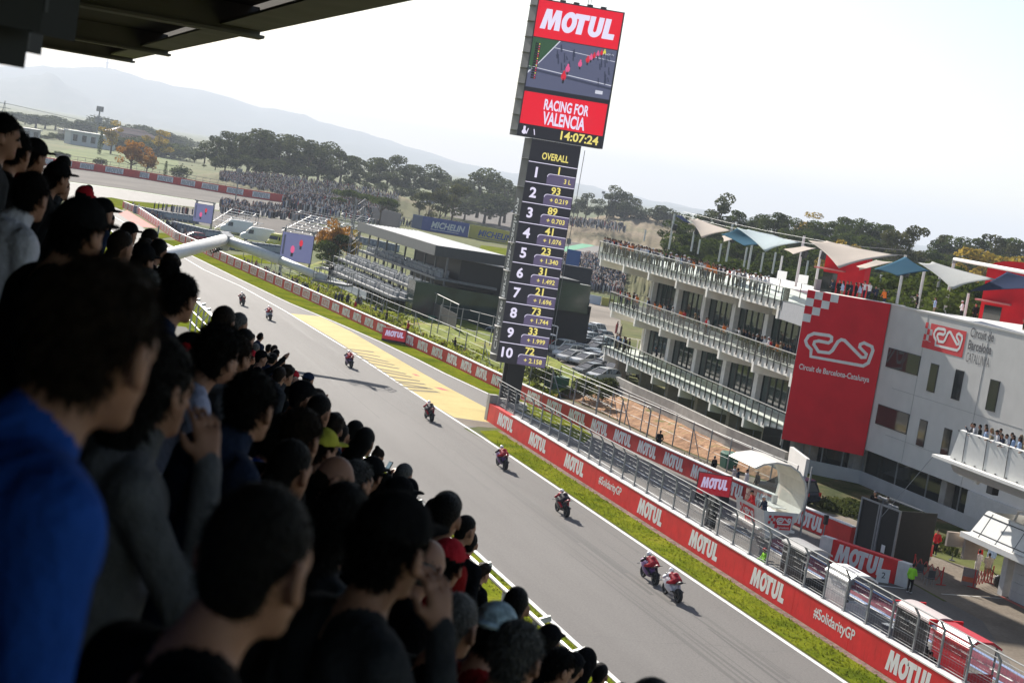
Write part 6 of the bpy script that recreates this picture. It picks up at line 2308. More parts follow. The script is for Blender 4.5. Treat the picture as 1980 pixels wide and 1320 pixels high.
# seating blocks, tyre walls in the infield
def bleacher(p0, p1, rows, lab, up=0.55, dep=.9, n=1, depth_dir=None):
 a, c = G(*p0, 0), G(*p1, 0)
 t = (c - a).normalized()
 nn = Vector((-t.y, t.x, 0))
 if nn.y < 0: nn = -nn
 o = thing('bleacher', lab, 'seating', tuple(a), 0, 'open seating blocks in the infield')
 b = MB()
 for r_ in range(rows):
  q0, q1 = nn * (dep * r_) + Vector((0, 0, .6 + up * r_)), (c - a) + nn * (dep * r_) + Vector((0, 0, .6 + up * r_))
  b.bar(q0, q1, .45, .09)
 b.build('bench', M('bench_pale', (0.46, 0.47, 0.49), rough=0.5, var=0.12), o)
 b = MB()
 L = (c - a).length
 for k in range(int(L / 4) + 1):
  q = t * (k * 4)
  b.bar(q + nn * 0, q + nn * (dep * rows) + Vector((0, 0, up * rows)), .12)
  b.bar(q + nn * (dep * rows), q + nn * (dep * rows) + Vector((0, 0, up * rows + 1.1)), .1)
  b.bar(q + nn * (dep * rows * .5), q + nn * (dep * rows * .5) + Vector((0, 0, up * rows * .5)), .1)
 b.bar(nn * (dep * rows) + Vector((0, 0, up * rows + 1.1)), (c - a) + nn * (dep * rows) + Vector((0, 0, up * rows + 1.1)), .09)
 b.build('frame', mSTEEL, o)
bleacher((412, 428), (470, 440), 6, 'open seating block beside the farther video screen')
bleacher((415, 442), (480, 456), 5, 'open seating block below the one beside the farther screen')
bleacher((545, 446), (640, 470), 8, 'open seating block above the nearer video screen')
bleacher((560, 420), (690, 448), 7, 'long open seating block under the flat topped pines')
def tyre_wall(pts, h, lab):
 P = [G(x, y, 0) for x, y in pts]
 o = thing('tyre_wall', lab, 'barrier', tuple(P[0]), 0, 'pale tyre barriers in the infield')
 b = MB()
 for i, (p, t) in enumerate(path_pts(P, 1.25)):
  q = p - P[0]
  b.tube([q, q + Vector((0, 0, h))], .58, 7)
 b.build('tyre_stacks', M('tyre_wall_blue', (0.16, 0.19, 0.24), rough=0.7, var=0.18, scale=2), o)
 b = MB()
 for a, c in zip(P[:-1], P[1:]):
  b.bar(a - P[0] + Vector((0, 0, h * .55)) - Vector((0, .6, 0)), c - P[0] + Vector((0, 0, h * .55)) - Vector((0, .6, 0)), .05, h * .5)
 b.build('belt', M('belt_pale', (0.33, 0.36, 0.41), var=0.08), o)
tyre_wall([(262, 412), (320, 424), (380, 432)], 1.6, 'pale tyre barrier left of the farther video screen')
tyre_wall([(335, 446), (400, 462), (450, 468)], 1.8, 'pale tyre barrier below the farther video screen')
tyre_wall([(435, 480), (490, 488), (545, 494)], 1.8, 'pale tyre barrier behind the crane arm')
tyre_wall([(690, 470), (730, 478), (770, 488)], 1.6, 'pale blue tyre barrier seen under the white roof')
tyre_wall([(760, 408), (800, 400), (860, 388)], 1.8, 'pale tyre barrier curving beside the far kerb')
tyre_wall([(955, 405), (1000, 411)], 1.6, 'pale tyre barrier far behind the tower')
sheet('infield_grass', [(440, 492), (545, 496), (545, 512), (450, 505)], 0.02, mGRASS)
sheet('infield_grass', [(320, 430), (372, 436), (372, 446), (325, 440)], 0.02, mFIELD)
sheet('far_grass', [(930, 474), (990, 482), (985, 494), (925, 486)], 0.02, mGRASS)
# ---------------------------------------------------------------- articulated camera crane reaching over the track
EL, BA, LO = Vector((25.3, 169.4, 9.7)), Vector((34.4, 162.6, 7.9)), Vector((9.9, 142.0, 6.4))
crane = thing('boom_lift', 'white articulated crane arm bent over the track, carrying a camera platform', 'crane', tuple(LO.xy) + (0,))
CO_ = Vector((LO.x, LO.y, 0))
b = MB(); b.tube([LO - CO_, EL - CO_ + Vector((-.3, -.6, 0))], [.78, .55], 12); b.build('lower_boom', mWHITEP, crane, True)
b = MB(); b.tube([EL - CO_, EL.lerp(BA, .55) - CO_], [.52, .48], 12); b.tube([EL.lerp(BA, .55) - CO_, BA - CO_ + Vector((0, 0, -.2))], [.4, .36], 12); b.build('upper_boom', mWHITEP, crane, True)
b = MB()
b.tube([EL - CO_ + Vector((-.2, .3, -.9)), EL - CO_ + Vector((.1, -.1, .6))], .7, 8)
b.build('elbow_joint', M('elbow_grey', (0.4, 0.4, 0.4), var=0.2), crane)
b = MB()
for k in range(5):
 p0 = EL - CO_ + Vector((-1.2 - k * .2, -1.4 + k * .1, -.2))
 b.tube([p0, p0 + Vector((.8, .9, -.9 - k * .1)), EL - CO_ + Vector((.2, 0, -.5 + k * .1))], .07, 5)
b.build('hose', mBLACK, crane)
b = MB()
bx = BA - CO_
b.box((bx.x + .6, bx.y - .6, bx.z - .4), (3.6, 1.8, .2), R(-30))
b.build('platform', mSTEEL, crane)
b = MB()
M3 = Matrix.Translation((bx.x + .6, bx.y - .6, bx.z - .3)) @ Matrix.Rotation(R(-30), 4, 'Z')
cs_ = [M3 @ Vector(v) for v in ((-1.75, -.85, 0), (1.75, -.85, 0), (1.75, .85, 0), (-1.75, .85, 0))]
for i in range(4):
 for z in (.55, 1.1):
  b.bar(cs_[i] + Vector((0, 0, z)), cs_[(i + 1) % 4] + Vector((0, 0, z)), .06)
 for u in (0, .5):
  p = cs_[i].lerp(cs_[(i + 1) % 4], u)
  b.bar(p, p + Vector((0, 0, 1.1)), .07)
b.build('platform_rail', mGALV, crane)
b = MB(); b.tube([(0, 0, 0), (0, 0, LO.z + .4)], .6, 10); b.box((0, 0, .9), (2.6, 5, 1.2)); b.build('turntable', mWHITEP, crane)
cmr = thing('broadcast_camera', 'broadcast camera on a tripod on the crane platform', 'camera', tuple(CO_ + Vector((bx.x + .2, bx.y - .9, bx.z - .3))))
b = MB(); b.box((0, 0, 1.45), (.3, .8, .35)); b.tube([(0, -.4, 1.45), (0, -.65, 1.45)], .12, 8); b.build('camera_body', mBLACK, cmr)
b = MB()
for a in (0, 2.1, 4.2):
 b.bar((0, 0, 1.3), (.4 * math.cos(a), .4 * math.sin(a), 0), .05)
b.build('tripod_leg', mDGREY, cmr)
CRANE_MAN = CO_ + Vector((bx.x + .3, bx.y - .3, bx.z - .3))
# ---------------------------------------------------------------- marshal cabin on the pit wall
g = G(1462, 1085, 0)
cab = thing('marshal_cabin', 'white rounded marshal cabin on a steel pillar behind the pit wall fence', 'cabin', (g.x, g.y, 0), 0)
prof = [(-2.0, 3.5), (-1.5, 3.78), (-.6, 3.98), (.3, 3.9), (1.0, 3.55), (1.5, 2.95), (1.72, 2.2), (1.62, 1.3), (1.25, .55), (.7, .05), (.3, -.1)]
th_ = [(x * .93, .08 + z * .955) for x, z in prof]
zc = 2.35
b = MB()
y0, y1 = -1.6, 2.0
n = len(prof)
vs = [(x, y0, z + zc) for x, z in prof] + [(x, y1, z + zc) for x, z in prof] + [(x, y0, z + zc) for x, z in th_] + [(x, y1, z + zc) for x, z in th_]
fs = []
for i in range(n - 1):
 fs += [(i, i + 1, n + i + 1, n + i), (2 * n + i + 1, 2 * n + i, 3 * n + i, 3 * n + i + 1), (i + 1, i, 2 * n + i, 2 * n + i + 1), (n + i, n + i + 1, 3 * n + i + 1, 3 * n + i)]
fs += [(0, n, 3 * n, 2 * n)]
b.add(vs, fs)
b.build('shell', M('cabin_white', (0.62, 0.58, 0.52), rough=0.45, var=0.06), cab)
b = MB()
b.add([(x * .9, y1 - .3, z * .94 + zc + .1) for x, z in prof[2:]] + [(-.6, y1 - .3, zc + .1), (-.6, y1 - .3, zc + 3.7)], [tuple(range(len(prof) - 2 + 2))])
b.build('back_window', glass_mat('cabin_glass', (0.75, 0.85, 0.85), alpha=.12), cab)
b = MB()
b.box((.1, .2, zc - .05), (2.4, 3.6, .12))
b.build('floor', mSLAB, cab)
b = MB()
b.add([(-1.15, y0 - .5, zc + 1.15), (-1.15, y1 - .2, zc + 1.15), (-.75, y1 - .2, zc - .5), (-.75, y0 - .5, zc - .5)], [(0, 1, 2, 3)])
b.add([(-1.2, y0 - .52, zc + 1.17), (1.35, y0 - .05, zc + 1.1), (.9, y0 - .05, zc - .2), (-.78, y0 - .5, zc - .5)], [(3, 2, 1, 0)])
b.build('front_panel', mWHITEP, cab)
def small_emblem(b, bw, mt, w, h):
 rect(b, mt, -w * .2, -h / 2, w / 2, h / 2)
 for i, j in ((0, 0), (1, 1), (0, 2), (2, 0), (2, 2)):
  rect(b, mt, -w * .5 + i * w * .1, h * .5 - (j + 1) * h * .2, -w * .5 + (i + 1) * w * .1, h * .5 - j * h * .2)
 put_loop(bw, mt, w * .6, cx=w * .15, cy=h * .12, z=.01, th=.09)
 put_text(bw, 'Barcelona', mt, w=w * .5, h=h * .16, cx=w * .18, cy=-h * .33, z=.01)
b, bw = MB(), MB()
up_ = (Vector((-1.15, 0, zc + 1.15)) - Vector((-.75, 0, zc - .5))).normalized()
small_emblem(b, bw, frame(Vector((-.99, .25, zc + .45)) + Vector((-.02, 0, 0)), (0, -1, 0), up_), 1.9, 1.0)
d_ = (Vector((1.35, y0 - .05, 0)) - Vector((-1.2, y0 - .52, 0))).normalized()
b.build('emblem', M('emblem_red', (0.62, 0.02, 0.03), rough=0.6, var=0.05), cab)
b = MB()
small_emblem(b, bw, frame((0.05, y0 - .34, zc + .5), d_, (0, -.05, 1)), 1.7, .85)
e_ = b.build('emblem', M('emblem_red', (0.62, 0.02, 0.03), rough=0.6, var=0.05), cab)
bw.build('emblem_lettering', mWHITE, e_)
b = MB()
b.box((.1, 0, 1.1), (.55, 1.0, 2.4))
b.bar((.1, 1.2, 0), (.1, .4, 2.3), .15); b.bar((.6, .2, 0), (.2, 1.6, 2.3), .1)
for k in range(7):
 b.box((.9, 1.4 - .16 * k, .2 + .3 * k), (.7, .28, .05))
b.build('pillar', mGALV, cab)
b = MB(); b.box((.75, .6, zc + 1.05), (.9, 1.8, .06)); b.box((1.0, 1.0, zc + 1.35), (.3, .25, .5)); b.build('desk', mWHITEP, cab)
b = MB(); b.bar((1.75, y0 + .1, zc - .4), (1.75, y0 + .1, zc + 3.9), .09); b.build('mast', mGALV, cab)
CABIN = Vector((g.x, g.y, zc))
# start light housing behind the fence
g = G(1374, 1040, 0)
tl_ = thing('signal_light', 'black signal light box with round lamps behind the pit wall fence', 'signal light', (44.5, GX(1375, 1000, 44.5).y, 1.5))
b = MB(); b.box((0, 0, 1.0), (.25, 1.0, 1.9)); b.build('housing', mBLACK, tl_)
b = MB()
for zz in (.4, 1.0, 1.6):
 for yy in (-.25, .25):
  b.tube([(-.12, yy, zz), (-.2, yy, zz)], .2, 12)
b.build('lamp', mDGREY, tl_)
b = MB(); b.bar((.1, 0, -1.4), (.1, 0, .1), .12); b.build('stand', mGALV, tl_)
# ---------------------------------------------------------------- wall block, screen box and small things in the pit yard
a, c = G(1580, 1078, 0), G(1752, 1137, 0)
o = thing('advertising_block', 'red and white concrete wall block with white word at the pit entry', 'wall', tuple(a), math.atan2((c - a).y, (c - a).x))
w = (c - a).length
b = MB()
b.box((w * .07, .25, .72), (w * .14, .5, 1.44)); b.box((w * .935, .25, .72), (w * .13, .5, 1.44)); b.each('white_end', mCAP, o)
b = MB(); b.box((w * .505, .25, .72), (w * .726, .5, 1.44)); b.build('red_middle', mWRED, o)
b = MB(); put_oil(b, frame((w * .47, -.006, .74), (1, 0, 0), (0, 0, 1)), w * .56, 1.1); b.build('lettering', mWHITE, o)
a, c = G(1652, 1062, 0), G(1722, 1092, 0)
o = thing('screen_box', 'black mesh enclosure with pale steel frames behind the pit entry wall block', 'enclosure', tuple(a), math.atan2((c - a).y, (c - a).x))
w = (c - a).length
b = MB()
b.box((w * .5, .06, 1.75), (w, .05, 3.3)); b.box((w, 1.5, 1.75), (.05, 3, 3.5)); b.box((0, 1.5, 1.75), (.05, 3, 3.3)); b.build('mesh_panel', M('black_mesh', (0.012, 0.012, 0.012), rough=0.8, var=0.2), o)
b = MB()
for x in (-.1, w * .46, w * .52, w + .02):
 b.bar((x, 0, 0), (x, 0, 3.5), .12)
for x0, x1 in ((-.1, w * .46), (w * .52, w)):
 b.bar((x0, 0, 3.45), (x1, 0, 3.45), .1); b.bar((x0, 0, .3), (x1, 0, .3), .1)
b.bar((w * .5, .5, 3.9), (w + .6, 1.2, 3.7), .08)
b.build('frame', mGALV, o)
b = MB(); b.box((w * .5, 1.5, 2.2), (w, 2.8, .12)); b.build('platform', mSTEEL, o)
b = MB(); b.box((w * .75, -.06, .8), (.35, .02, .5)); b.build('notice', mWHITE, o)
BOX = Vector((a.x, a.y, 2.26)); BOXD = (c - a).normalized()
def chair(g, rz, lab):
 o = thing('chair', lab, 'chair', tuple(g), rz, 'grey chairs beside the folding barrier')
 b = MB(); b.box((0, 0, .46), (.46, .46, .05)); b.build('seat', mDGREY, o)
 b = MB(); b.box((0, .22, .75), (.44, .05, .45)); b.build('backrest', mDGREY, o)
 for sx in (-1, 1):
  for sy in (-1, 1):
   b = MB(); b.bar((sx * .2, sy * .2, .46), (sx * .22, sy * .24, 0), .03); b.build('leg', mGALV, o)
chair(G(1795, 1131), R(170), 'grey chair standing in front of the open folding barrier')
chair(G(1775, 1118), R(150), 'grey chair half hidden behind the steward in the green vest')
def folding(g, rz, L, h, n, lab):
 o = thing('folding_barrier', lab, 'barrier', tuple(g), rz)
 b = MB()
 for k in range(n):
  x = L * k / n
  b.bar((x, 0, .15), (x + L / n, 0, h), .045); b.bar((x, .03, h), (x + L / n, .03, .15), .045)
 b.build('lattice', M('lattice_red', (0.42, 0.07, 0.06), var=0.25, scale=6), o)
 b = MB()
 for x in (0, L):
  b.bar((x, 0, 0), (x, 0, h + .15), .06); b.bar((x, -.35, .03), (x, .35, .03), .06)
 b.build('stand', M('barrier_red', (0.5, 0.03, 0.03), var=0.08), o)
a, c = G(1764, 1105), G(1819, 1131)
folding(a, math.atan2((c - a).y, (c - a).x), (c - a).length, 1.0, 5, 'red folding lattice barrier stretched across the pit yard')
a, c = G(1881, 1136), G(1916, 1128)
folding(a, math.atan2((c - a).y, (c - a).x), (c - a).length, 1.0, 6, 'red and white folded barrier beside the garage door')
g = G(1872, 1132)
o = thing('display_board', 'grey and orange board leaning at the end of the folded barrier', 'board', tuple(g), R(-35))
b = MB(); b.box((0, 0, .55), (.9, .08, 1.1)); b.build('panel', M('board_grey', (0.30, 0.24, 0.22), var=0.1), o)
b = MB(); b.box((0, -.05, .4), (.84, .02, .3)); b.build('stripe', M('stripe_orange', (0.6, 0.14, 0.06), var=0.15), o)
g = G(1928, 1135)
o = thing('stroller_bag', 'black folded pushchair and bag beside the garage jamb', 'bag', tuple(g))
b = MB(); b.ball((0, 0, .4), (.3, .35, .4), 10); b.bar((0, 0, .6), (-.5, .4, 1.1), .05); b.tube([(-.2, -.3, .15), (-.14, -.3, .15)], .15, 10); b.build('bag', mBLACK, o, True)
g = G(1840, 1083)
o = thing('weighted_post', 'small weighted post on a white painted island', 'post', tuple(g))
b = MB(); b.bar((0, 0, 0), (0, 0, .5), .05); b.tube([(0, 0, 0), (0, 0, .05)], .2, 10); b.build('post', mDGREY, o)
g = G(1587, 1060)
o = thing('signal_post', 'short black signal head on a thin pole at the wall block end', 'signal light', tuple(g))
b = MB(); b.box((0, 0, 1.9), (.25, .2, .6)); b.build('head', mBLACK, o)
b = MB(); b.bar((0, 0, 0), (0, 0, 1.6), .06); b.build('pole', mGALV, o)
g = G(1705, 1127)
o = thing('notice_board', 'white tilted notice board against the red wall block', 'sign', tuple(g), R(-15))
b = MB(); b.box((0, 0, .45), (.75, .08, .8)); b.build('panel', mWHITE, o)
b = MB(); put_text(b, '2', frame((0, -.045, .5), (1, 0, 0), (0, 0, 1)), h=.35); b.build('lettering', mDGREY, o)
# pit wall stands
def pit_stand(px, lab, wallm, roofm, kind, L=2.6, side=None):
 g = GX(px[0], px[1], 45.9)
 g = G(*px, 0)
 o = thing('pit_wall_stand', lab, 'stand', (45.9, g.y, 0), 0)
 b = MB()
 b.box((0, 0, .25), (1.5, L, .5))
 b.box((0, L / 2 - .05, 1.25), (1.5, .08, 1.9)); b.box((0, -L / 2 + .05, 1.0), (1.5, .08, 1.0))
 b.box((-.72, 0, 1.65), (.06, L, 2.5)); b.box((0, L / 2 - .05, 2.3), (1.5, .08, .9))
 b.build('cabinet', wallm, o)
 b = MB()
 if kind == 'curve':
  pr = [(-.85 + .17 * i, 2.75 + .35 * math.sin(math.pi * (i + 1.5) / 13)) for i in range(11)]
 else:
  pr = [(-.85, 2.65), (-.4, 3.0), (.4, 3.0), (.9, 2.75)]
 n = len(pr)
 vs = [(x, -L / 2 - .1, z) for x, z in pr] + [(x, L / 2 + .1, z) for x, z in pr] + [(x, -L / 2 - .1, z - .1) for x, z in pr] + [(x, L / 2 + .1, z - .1) for x, z in pr]
 fs = []
 for i in range(n - 1):
  fs += [(i, i + 1, n + i + 1, n + i), (2 * n + i + 1, 2 * n + i, 3 * n + i, 3 * n + i + 1), (i + 1, i, 2 * n + i, 2 * n + i + 1), (n + i, n + i + 1, 3 * n + i + 1, 3 * n + i)]
 fs += [(0, n, 3 * n, 2 * n), (n - 1, 3 * n - 1, 4 * n - 1, 2 * n - 1)]
 b.add(vs, fs); b.build('roof', roofm, o)
 b = MB()
 for sx in (-.72, .72):
  for sy in (-1, 1):
   b.bar((sx, sy * (L / 2 - .06), .4), (sx, sy * (L / 2 - .06), 2.8), .07)
 b.build('frame', mGALV, o)
 b = MB(); b.box((-.45, 0, 1.35), (.1, L * .8, .5)); b.build('monitor', mGLASSD, o)
 b = MB()
 b.bar((.2, -L * .3, .5), (.2, -L * .3, 1.1), .06); b.box((.2, -L * .3, 1.1), (.4, .4, .06)); b.bar((.2, L * .2, .5), (.2, L * .2, 1.1), .06); b.box((.2, L * .2, 1.1), (.4, .4, .06))
 b.build('stool', mBLACK, o)
 return o
s1 = pit_stand((1580, 1160), 'black pit wall stand with curved grey roof', mBLACK, M('roof_grey', (0.33, 0.32, 0.31), rough=0.4, var=0.08), 'curve')
s2 = pit_stand((1668, 1212), 'white boxed pit wall stand with lettering on its flat top', mWHITEP, mROOFW, 'box', 2.3)
b = MB(); put_text(b, 'PIT WALL', frame((0, .0, 3.012), (0, -1, 0), (1, 0, 0)), w=1.5, h=.3) ; b = MB(); rect(b, frame((0, 0, 3.012), (0, -1, 0), (1, 0, 0)), -.7, -.25, .7, -.15); rect(b, frame((0, 0, 3.012), (0, -1, 0), (1, 0, 0)), -.6, .05, .6, .22); b.build('printed_stripes', M('print_grey', (0.2, 0.2, 0.24), var=0.2), s2)
s3 = pit_stand((1808, 1300), 'black pit wall stand with pale roof and red trim', mBLACK, M('roof_pale_pink', (0.52, 0.44, 0.42), rough=0.5, var=0.08), 'curve', 3.0)
b = MB(); b.box((.0, -1.65, 2.9), (1.8, .1, .25)); b.box((0, 1.65, 2.9), (1.8, .1, .2)); b.build('red_trim', mREDT, s3)
s4 = pit_stand((1878, 1345), 'red pit wall stand with white strip on its roof, nearest to us', M('stand_red', (0.5, 0.02, 0.03), rough=0.4, var=0.08), M('stand_red', (0.5, 0.02, 0.03), rough=0.4, var=0.08), 'box', 3.0)
b = MB(); b.box((-.62, 0, 2.87), (.42, 3.1, .05)); b.v = [(x, y, z + (x + .62) * .77) for x, y, z in b.v]; b.build('white_strip', mROOFW, s4)
for x, y, lab in ((1650, 1195, 'grey equipment case behind the pit wall beside the white stand'), (1725, 1240, 'grey folded table behind the pit wall between the white and the pale roofed stand'), (1630, 1128, 'small grey trolley on the pit lane beside the wall block')):
 g = G(x, y)
 b = MB(); b.box((0, 0, .4), (.7, 1.2, .6)); b.box((0, 0, .74), (.8, 1.3, .06)); b.bar((-.3, -.5, 0), (-.3, -.5, .2), .08); b.bar((.3, .5, 0), (.3, .5, .2), .08)
 o = b.build('equipment_case', M('case_grey', (0.2, 0.22, 0.24), var=0.15)); o.location = (g.x, g.y, .02); o.rotation_euler = (0, 0, R(5)); tag(o, lab, 'case')
# ---------------------------------------------------------------- masts, lamps, far houses
def mast(px_base, y_top, r, lab, cat='mast', heads=0, name='mast', gz=0.0):
 g = G(*px_base, gz)
 h = pole_height(g, y_top)
 o = thing(name, lab, cat, tuple(g))
 b = MB(); b.tube([(0, 0, 0), (0, 0, h)], [r, r * .7], 8); b.build('pole', mGALV, o)
 if heads:
  b = MB()
  for k in range(heads):
   z = h - k * h * .28
   for a in range(6):
    b.box((math.cos(a) * r * 3.2, math.sin(a) * r * 3.2, z - r * 3), (r * 1.6, r * 1.6, r * 6))
  b.build('head', mGALV, o)
 return o
mast((184, 280), 206, .55, 'tall antenna mast with two rings of aerials above the far houses', 'mast', 2)
mast((296, 517), 436, .14, 'thin steel pole beside the far end of the crane arm', 'pole', 0, 'pole')
mast((454, 395), 326, .2, 'lamp post in front of the crowded embankment', 'lamp post', 1, 'lamp_post')
o = mast((1407, 405), 356, .28, 'floodlight mast above the wooded hill', 'mast', 1, gz=14)
mast((1160, 415), 370, .25, 'thin floodlight post on the scrub hill beside the tower', 'mast', 1, gz=8)
mast((682, 530), 440, .25, 'dark pole beside the orange topped poplar', 'pole', 0, 'pole')
g = G(1766, 470, 14)
h = pole_height(g, 391)
o = thing('lattice_mast', 'red lattice crane mast above the trees right of the clubhouse', 'mast', tuple(g))
b = MB()
for dx, dy in ((-.5, -.5), (.5, -.5), (.5, .5), (-.5, .5)):
 b.bar((dx, dy, 0), (dx * .4, dy * .4, h), .14)
for k in range(14):
 z = h * k / 14
 f_ = 1 - .6 * k / 14
 b.bar((-.5 * f_, -.5 * f_, z), (.5 * f_, -.5 * f_, z + h / 14), .09); b.bar((.5 * f_, .5 * f_, z), (.5 * f_, -.5 * f_, z + h / 14), .09)
b.box((0, 0, h), (1.6, 1.6, .6))
b.build('lattice', M('mast_red', (0.25, 0.11, 0.09), var=0.15), o)
p = GD(207, 127, 12480)
b = MB(); b.tube([(0, 0, -20), (0, 0, 12), (0, 0, 36)], [3.0, 2.5, .8], 8); b.tube([(0, 0, 6), (0, 0, 12)], 5, 8)
o = b.build('hilltop_tower', mCONC); o.location = p; o.scale = (2, 2, 2); tag(o, 'tiny communications tower on the distant mountain ridge', 'tower')
def house(px, w, d, h, wallc, roofc, lab, flat=True, rz=0.2):
 g = G(*px)
 o = thing('house', lab, 'building', tuple(g), rz)
 wm = M('house_' + '%d%d%d' % tuple(int(v * 99) for v in wallc), wallc, var=0.06)
 rm = M('roof_' + '%d%d%d' % tuple(int(v * 99) for v in roofc), roofc, var=0.08)
 b = MB(); b.box((0, 0, h / 2), (w, d, h)); b.build('wall', wm, o)
 b = MB()
 if flat:
  b.box((0, 0, h + .3), (w + 1.5, d + 1.5, .6))
 else:
  b.add([(-w / 2 - .6, -d / 2 - .6, h), (w / 2 + .6, -d / 2 - .6, h), (w / 2 + .6, d / 2 + .6, h), (-w / 2 - .6, d / 2 + .6, h), (-w / 4, 0, h + d * .28), (w / 4, 0, h + d * .28)], [(0, 1, 5, 4), (1, 2, 5), (2, 3, 4, 5), (3, 0, 4), (3, 2, 1, 0)])
 b.build('roof', rm, o)
 for k in range(max(3, int(w / 5))):
  x = -w / 2 + w * (k + .5) / max(3, int(w / 5))
  b = MB(); b.box((x, -d / 2 - .02, h * .55), (w / max(3, int(w / 5)) * .5, .08, h * .5)); b.build('window', mCGLASS, o)
 return o
house((172, 284), 26, 14, 7.5, (0.55, 0.54, 0.52), (0.68, 0.67, 0.66), 'white flat roofed hall with tall windows left of the antenna mast', True)
house((142, 274), 18, 12, 6, (0.50, 0.42, 0.36), (0.6, 0.55, 0.5), 'low pale building with pinkish roof half hidden in trees', True)
house((252, 280), 38, 16, 8, (0.32, 0.17, 0.13), (0.42, 0.24, 0.18), 'brick red building with tiled roof right of the antenna mast', False)
house((20, 262), 30, 12, 5, (0.42, 0.40, 0.38), (0.5, 0.47, 0.45), 'long pale building at the left edge behind the trees', True)
# pylon
g = G(0, 270)
h = pole_height(g, 195)
o = thing('pylon', 'thin power pylon at the left edge of the picture', 'pylon', tuple(g))
b = MB()
for sx in (-1, 1):
 b.bar((sx * 2, 0, 0), (0, 0, h), .3)
for k in (.7, .82, .93):
 b.bar((-3, 0, h * k), (3, 0, h * k), .25)
b.tube([(3, 0, h * .93), (40, 20, h * .80), (80, 40, h * .72)], .1, 4); b.tube([(3, 0, h * .7), (40, 20, h * .66), (80, 40, h * .62)], .1, 4)
b.build('frame', mGALV, o)
# ---------------------------------------------------------------- trees
mBARK = M('bark', (0.10, 0.075, 0.055), rough=0.95, var=0.25, scale=2)
LF = {
 'euc': leaf_mat('leaf_grey_green', (0.034, 0.045, 0.02), (0.125, 0.14, 0.06), .35),
 'pine': leaf_mat('leaf_pine', (0.024, 0.04, 0.009), (0.10, 0.13, 0.027), .35),
 'olive': leaf_mat('leaf_olive', (0.045, 0.052, 0.018), (0.13, 0.13, 0.045), .3),
 'yellow': leaf_mat('leaf_yellow', (0.20, 0.14, 0.02), (0.44, 0.32, 0.06), .4),
 'orange': leaf_mat('leaf_orange', (0.20, 0.085, 0.012), (0.46, 0.23, 0.035), .4),
 'bush': leaf_mat('leaf_bush', (0.035, 0.048, 0.014), (0.09, 0.105, 0.03), .3),
 'far': leaf_mat('leaf_far', (0.034, 0.046, 0.018), (0.11, 0.125, 0.048), .3),
}
def leaf_cloud(clumps, per, size, rnd, flat=0.75):
 vs, fs = [], []
 for (cx, cy, cz, r) in clumps:
  rx, ry, rz_ = r if isinstance(r, tuple) else (r, r, r * flat)
  for _ in range(per):
   while True:
    u = np.array([rnd.uniform(-1, 1) for _ in range(3)])
    l = np.linalg.norm(u)
    if .05 < l <= 1: break
   u = u / l * (l ** .35)
   p = np.array([cx + u[0] * rx, cy + u[1] * ry, cz + u[2] * rz_])
   n = u + np.array([rnd.uniform(-.8, .8) for _ in range(3)])
   n /= np.linalg.norm(n) + 1e-6
   a = np.cross(n, [rnd.uniform(-1, 1), rnd.uniform(-1, 1), rnd.uniform(-1, 1)])
   a /= np.linalg.norm(a) + 1e-6
   b_ = np.cross(n, a)
   s = size * rnd.uniform(.6, 1.4)
   k = len(vs)
   vs += [p - a * s, p - b_ * s * .7, p + a * s, p + b_ * s * .7]
   fs.append((k, k + 1, k + 2, k + 3))
 return vs, fs
def limbs(b, base_h, clumps, r, rnd, split=.45):
 top = max(c[2] for c in clumps)
 b.tube([(0, 0, -.2), (.04, .02, base_h * .5), (0, 0, base_h), (.05, .1, top * .85)], [r, r * .85, r * .7, r * .25], 7)
 for c in clumps:
  if rnd.random() < .7:
   z0 = rnd.uniform(base_h * .8, max(base_h, c[2] * .75))
   b.tube([(0, 0, z0), (c[0] * .5, c[1] * .5, (z0 + c[2]) / 2 + .1), (c[0], c[1], c[2])], [r * .45, r * .3, r * .12], 5)
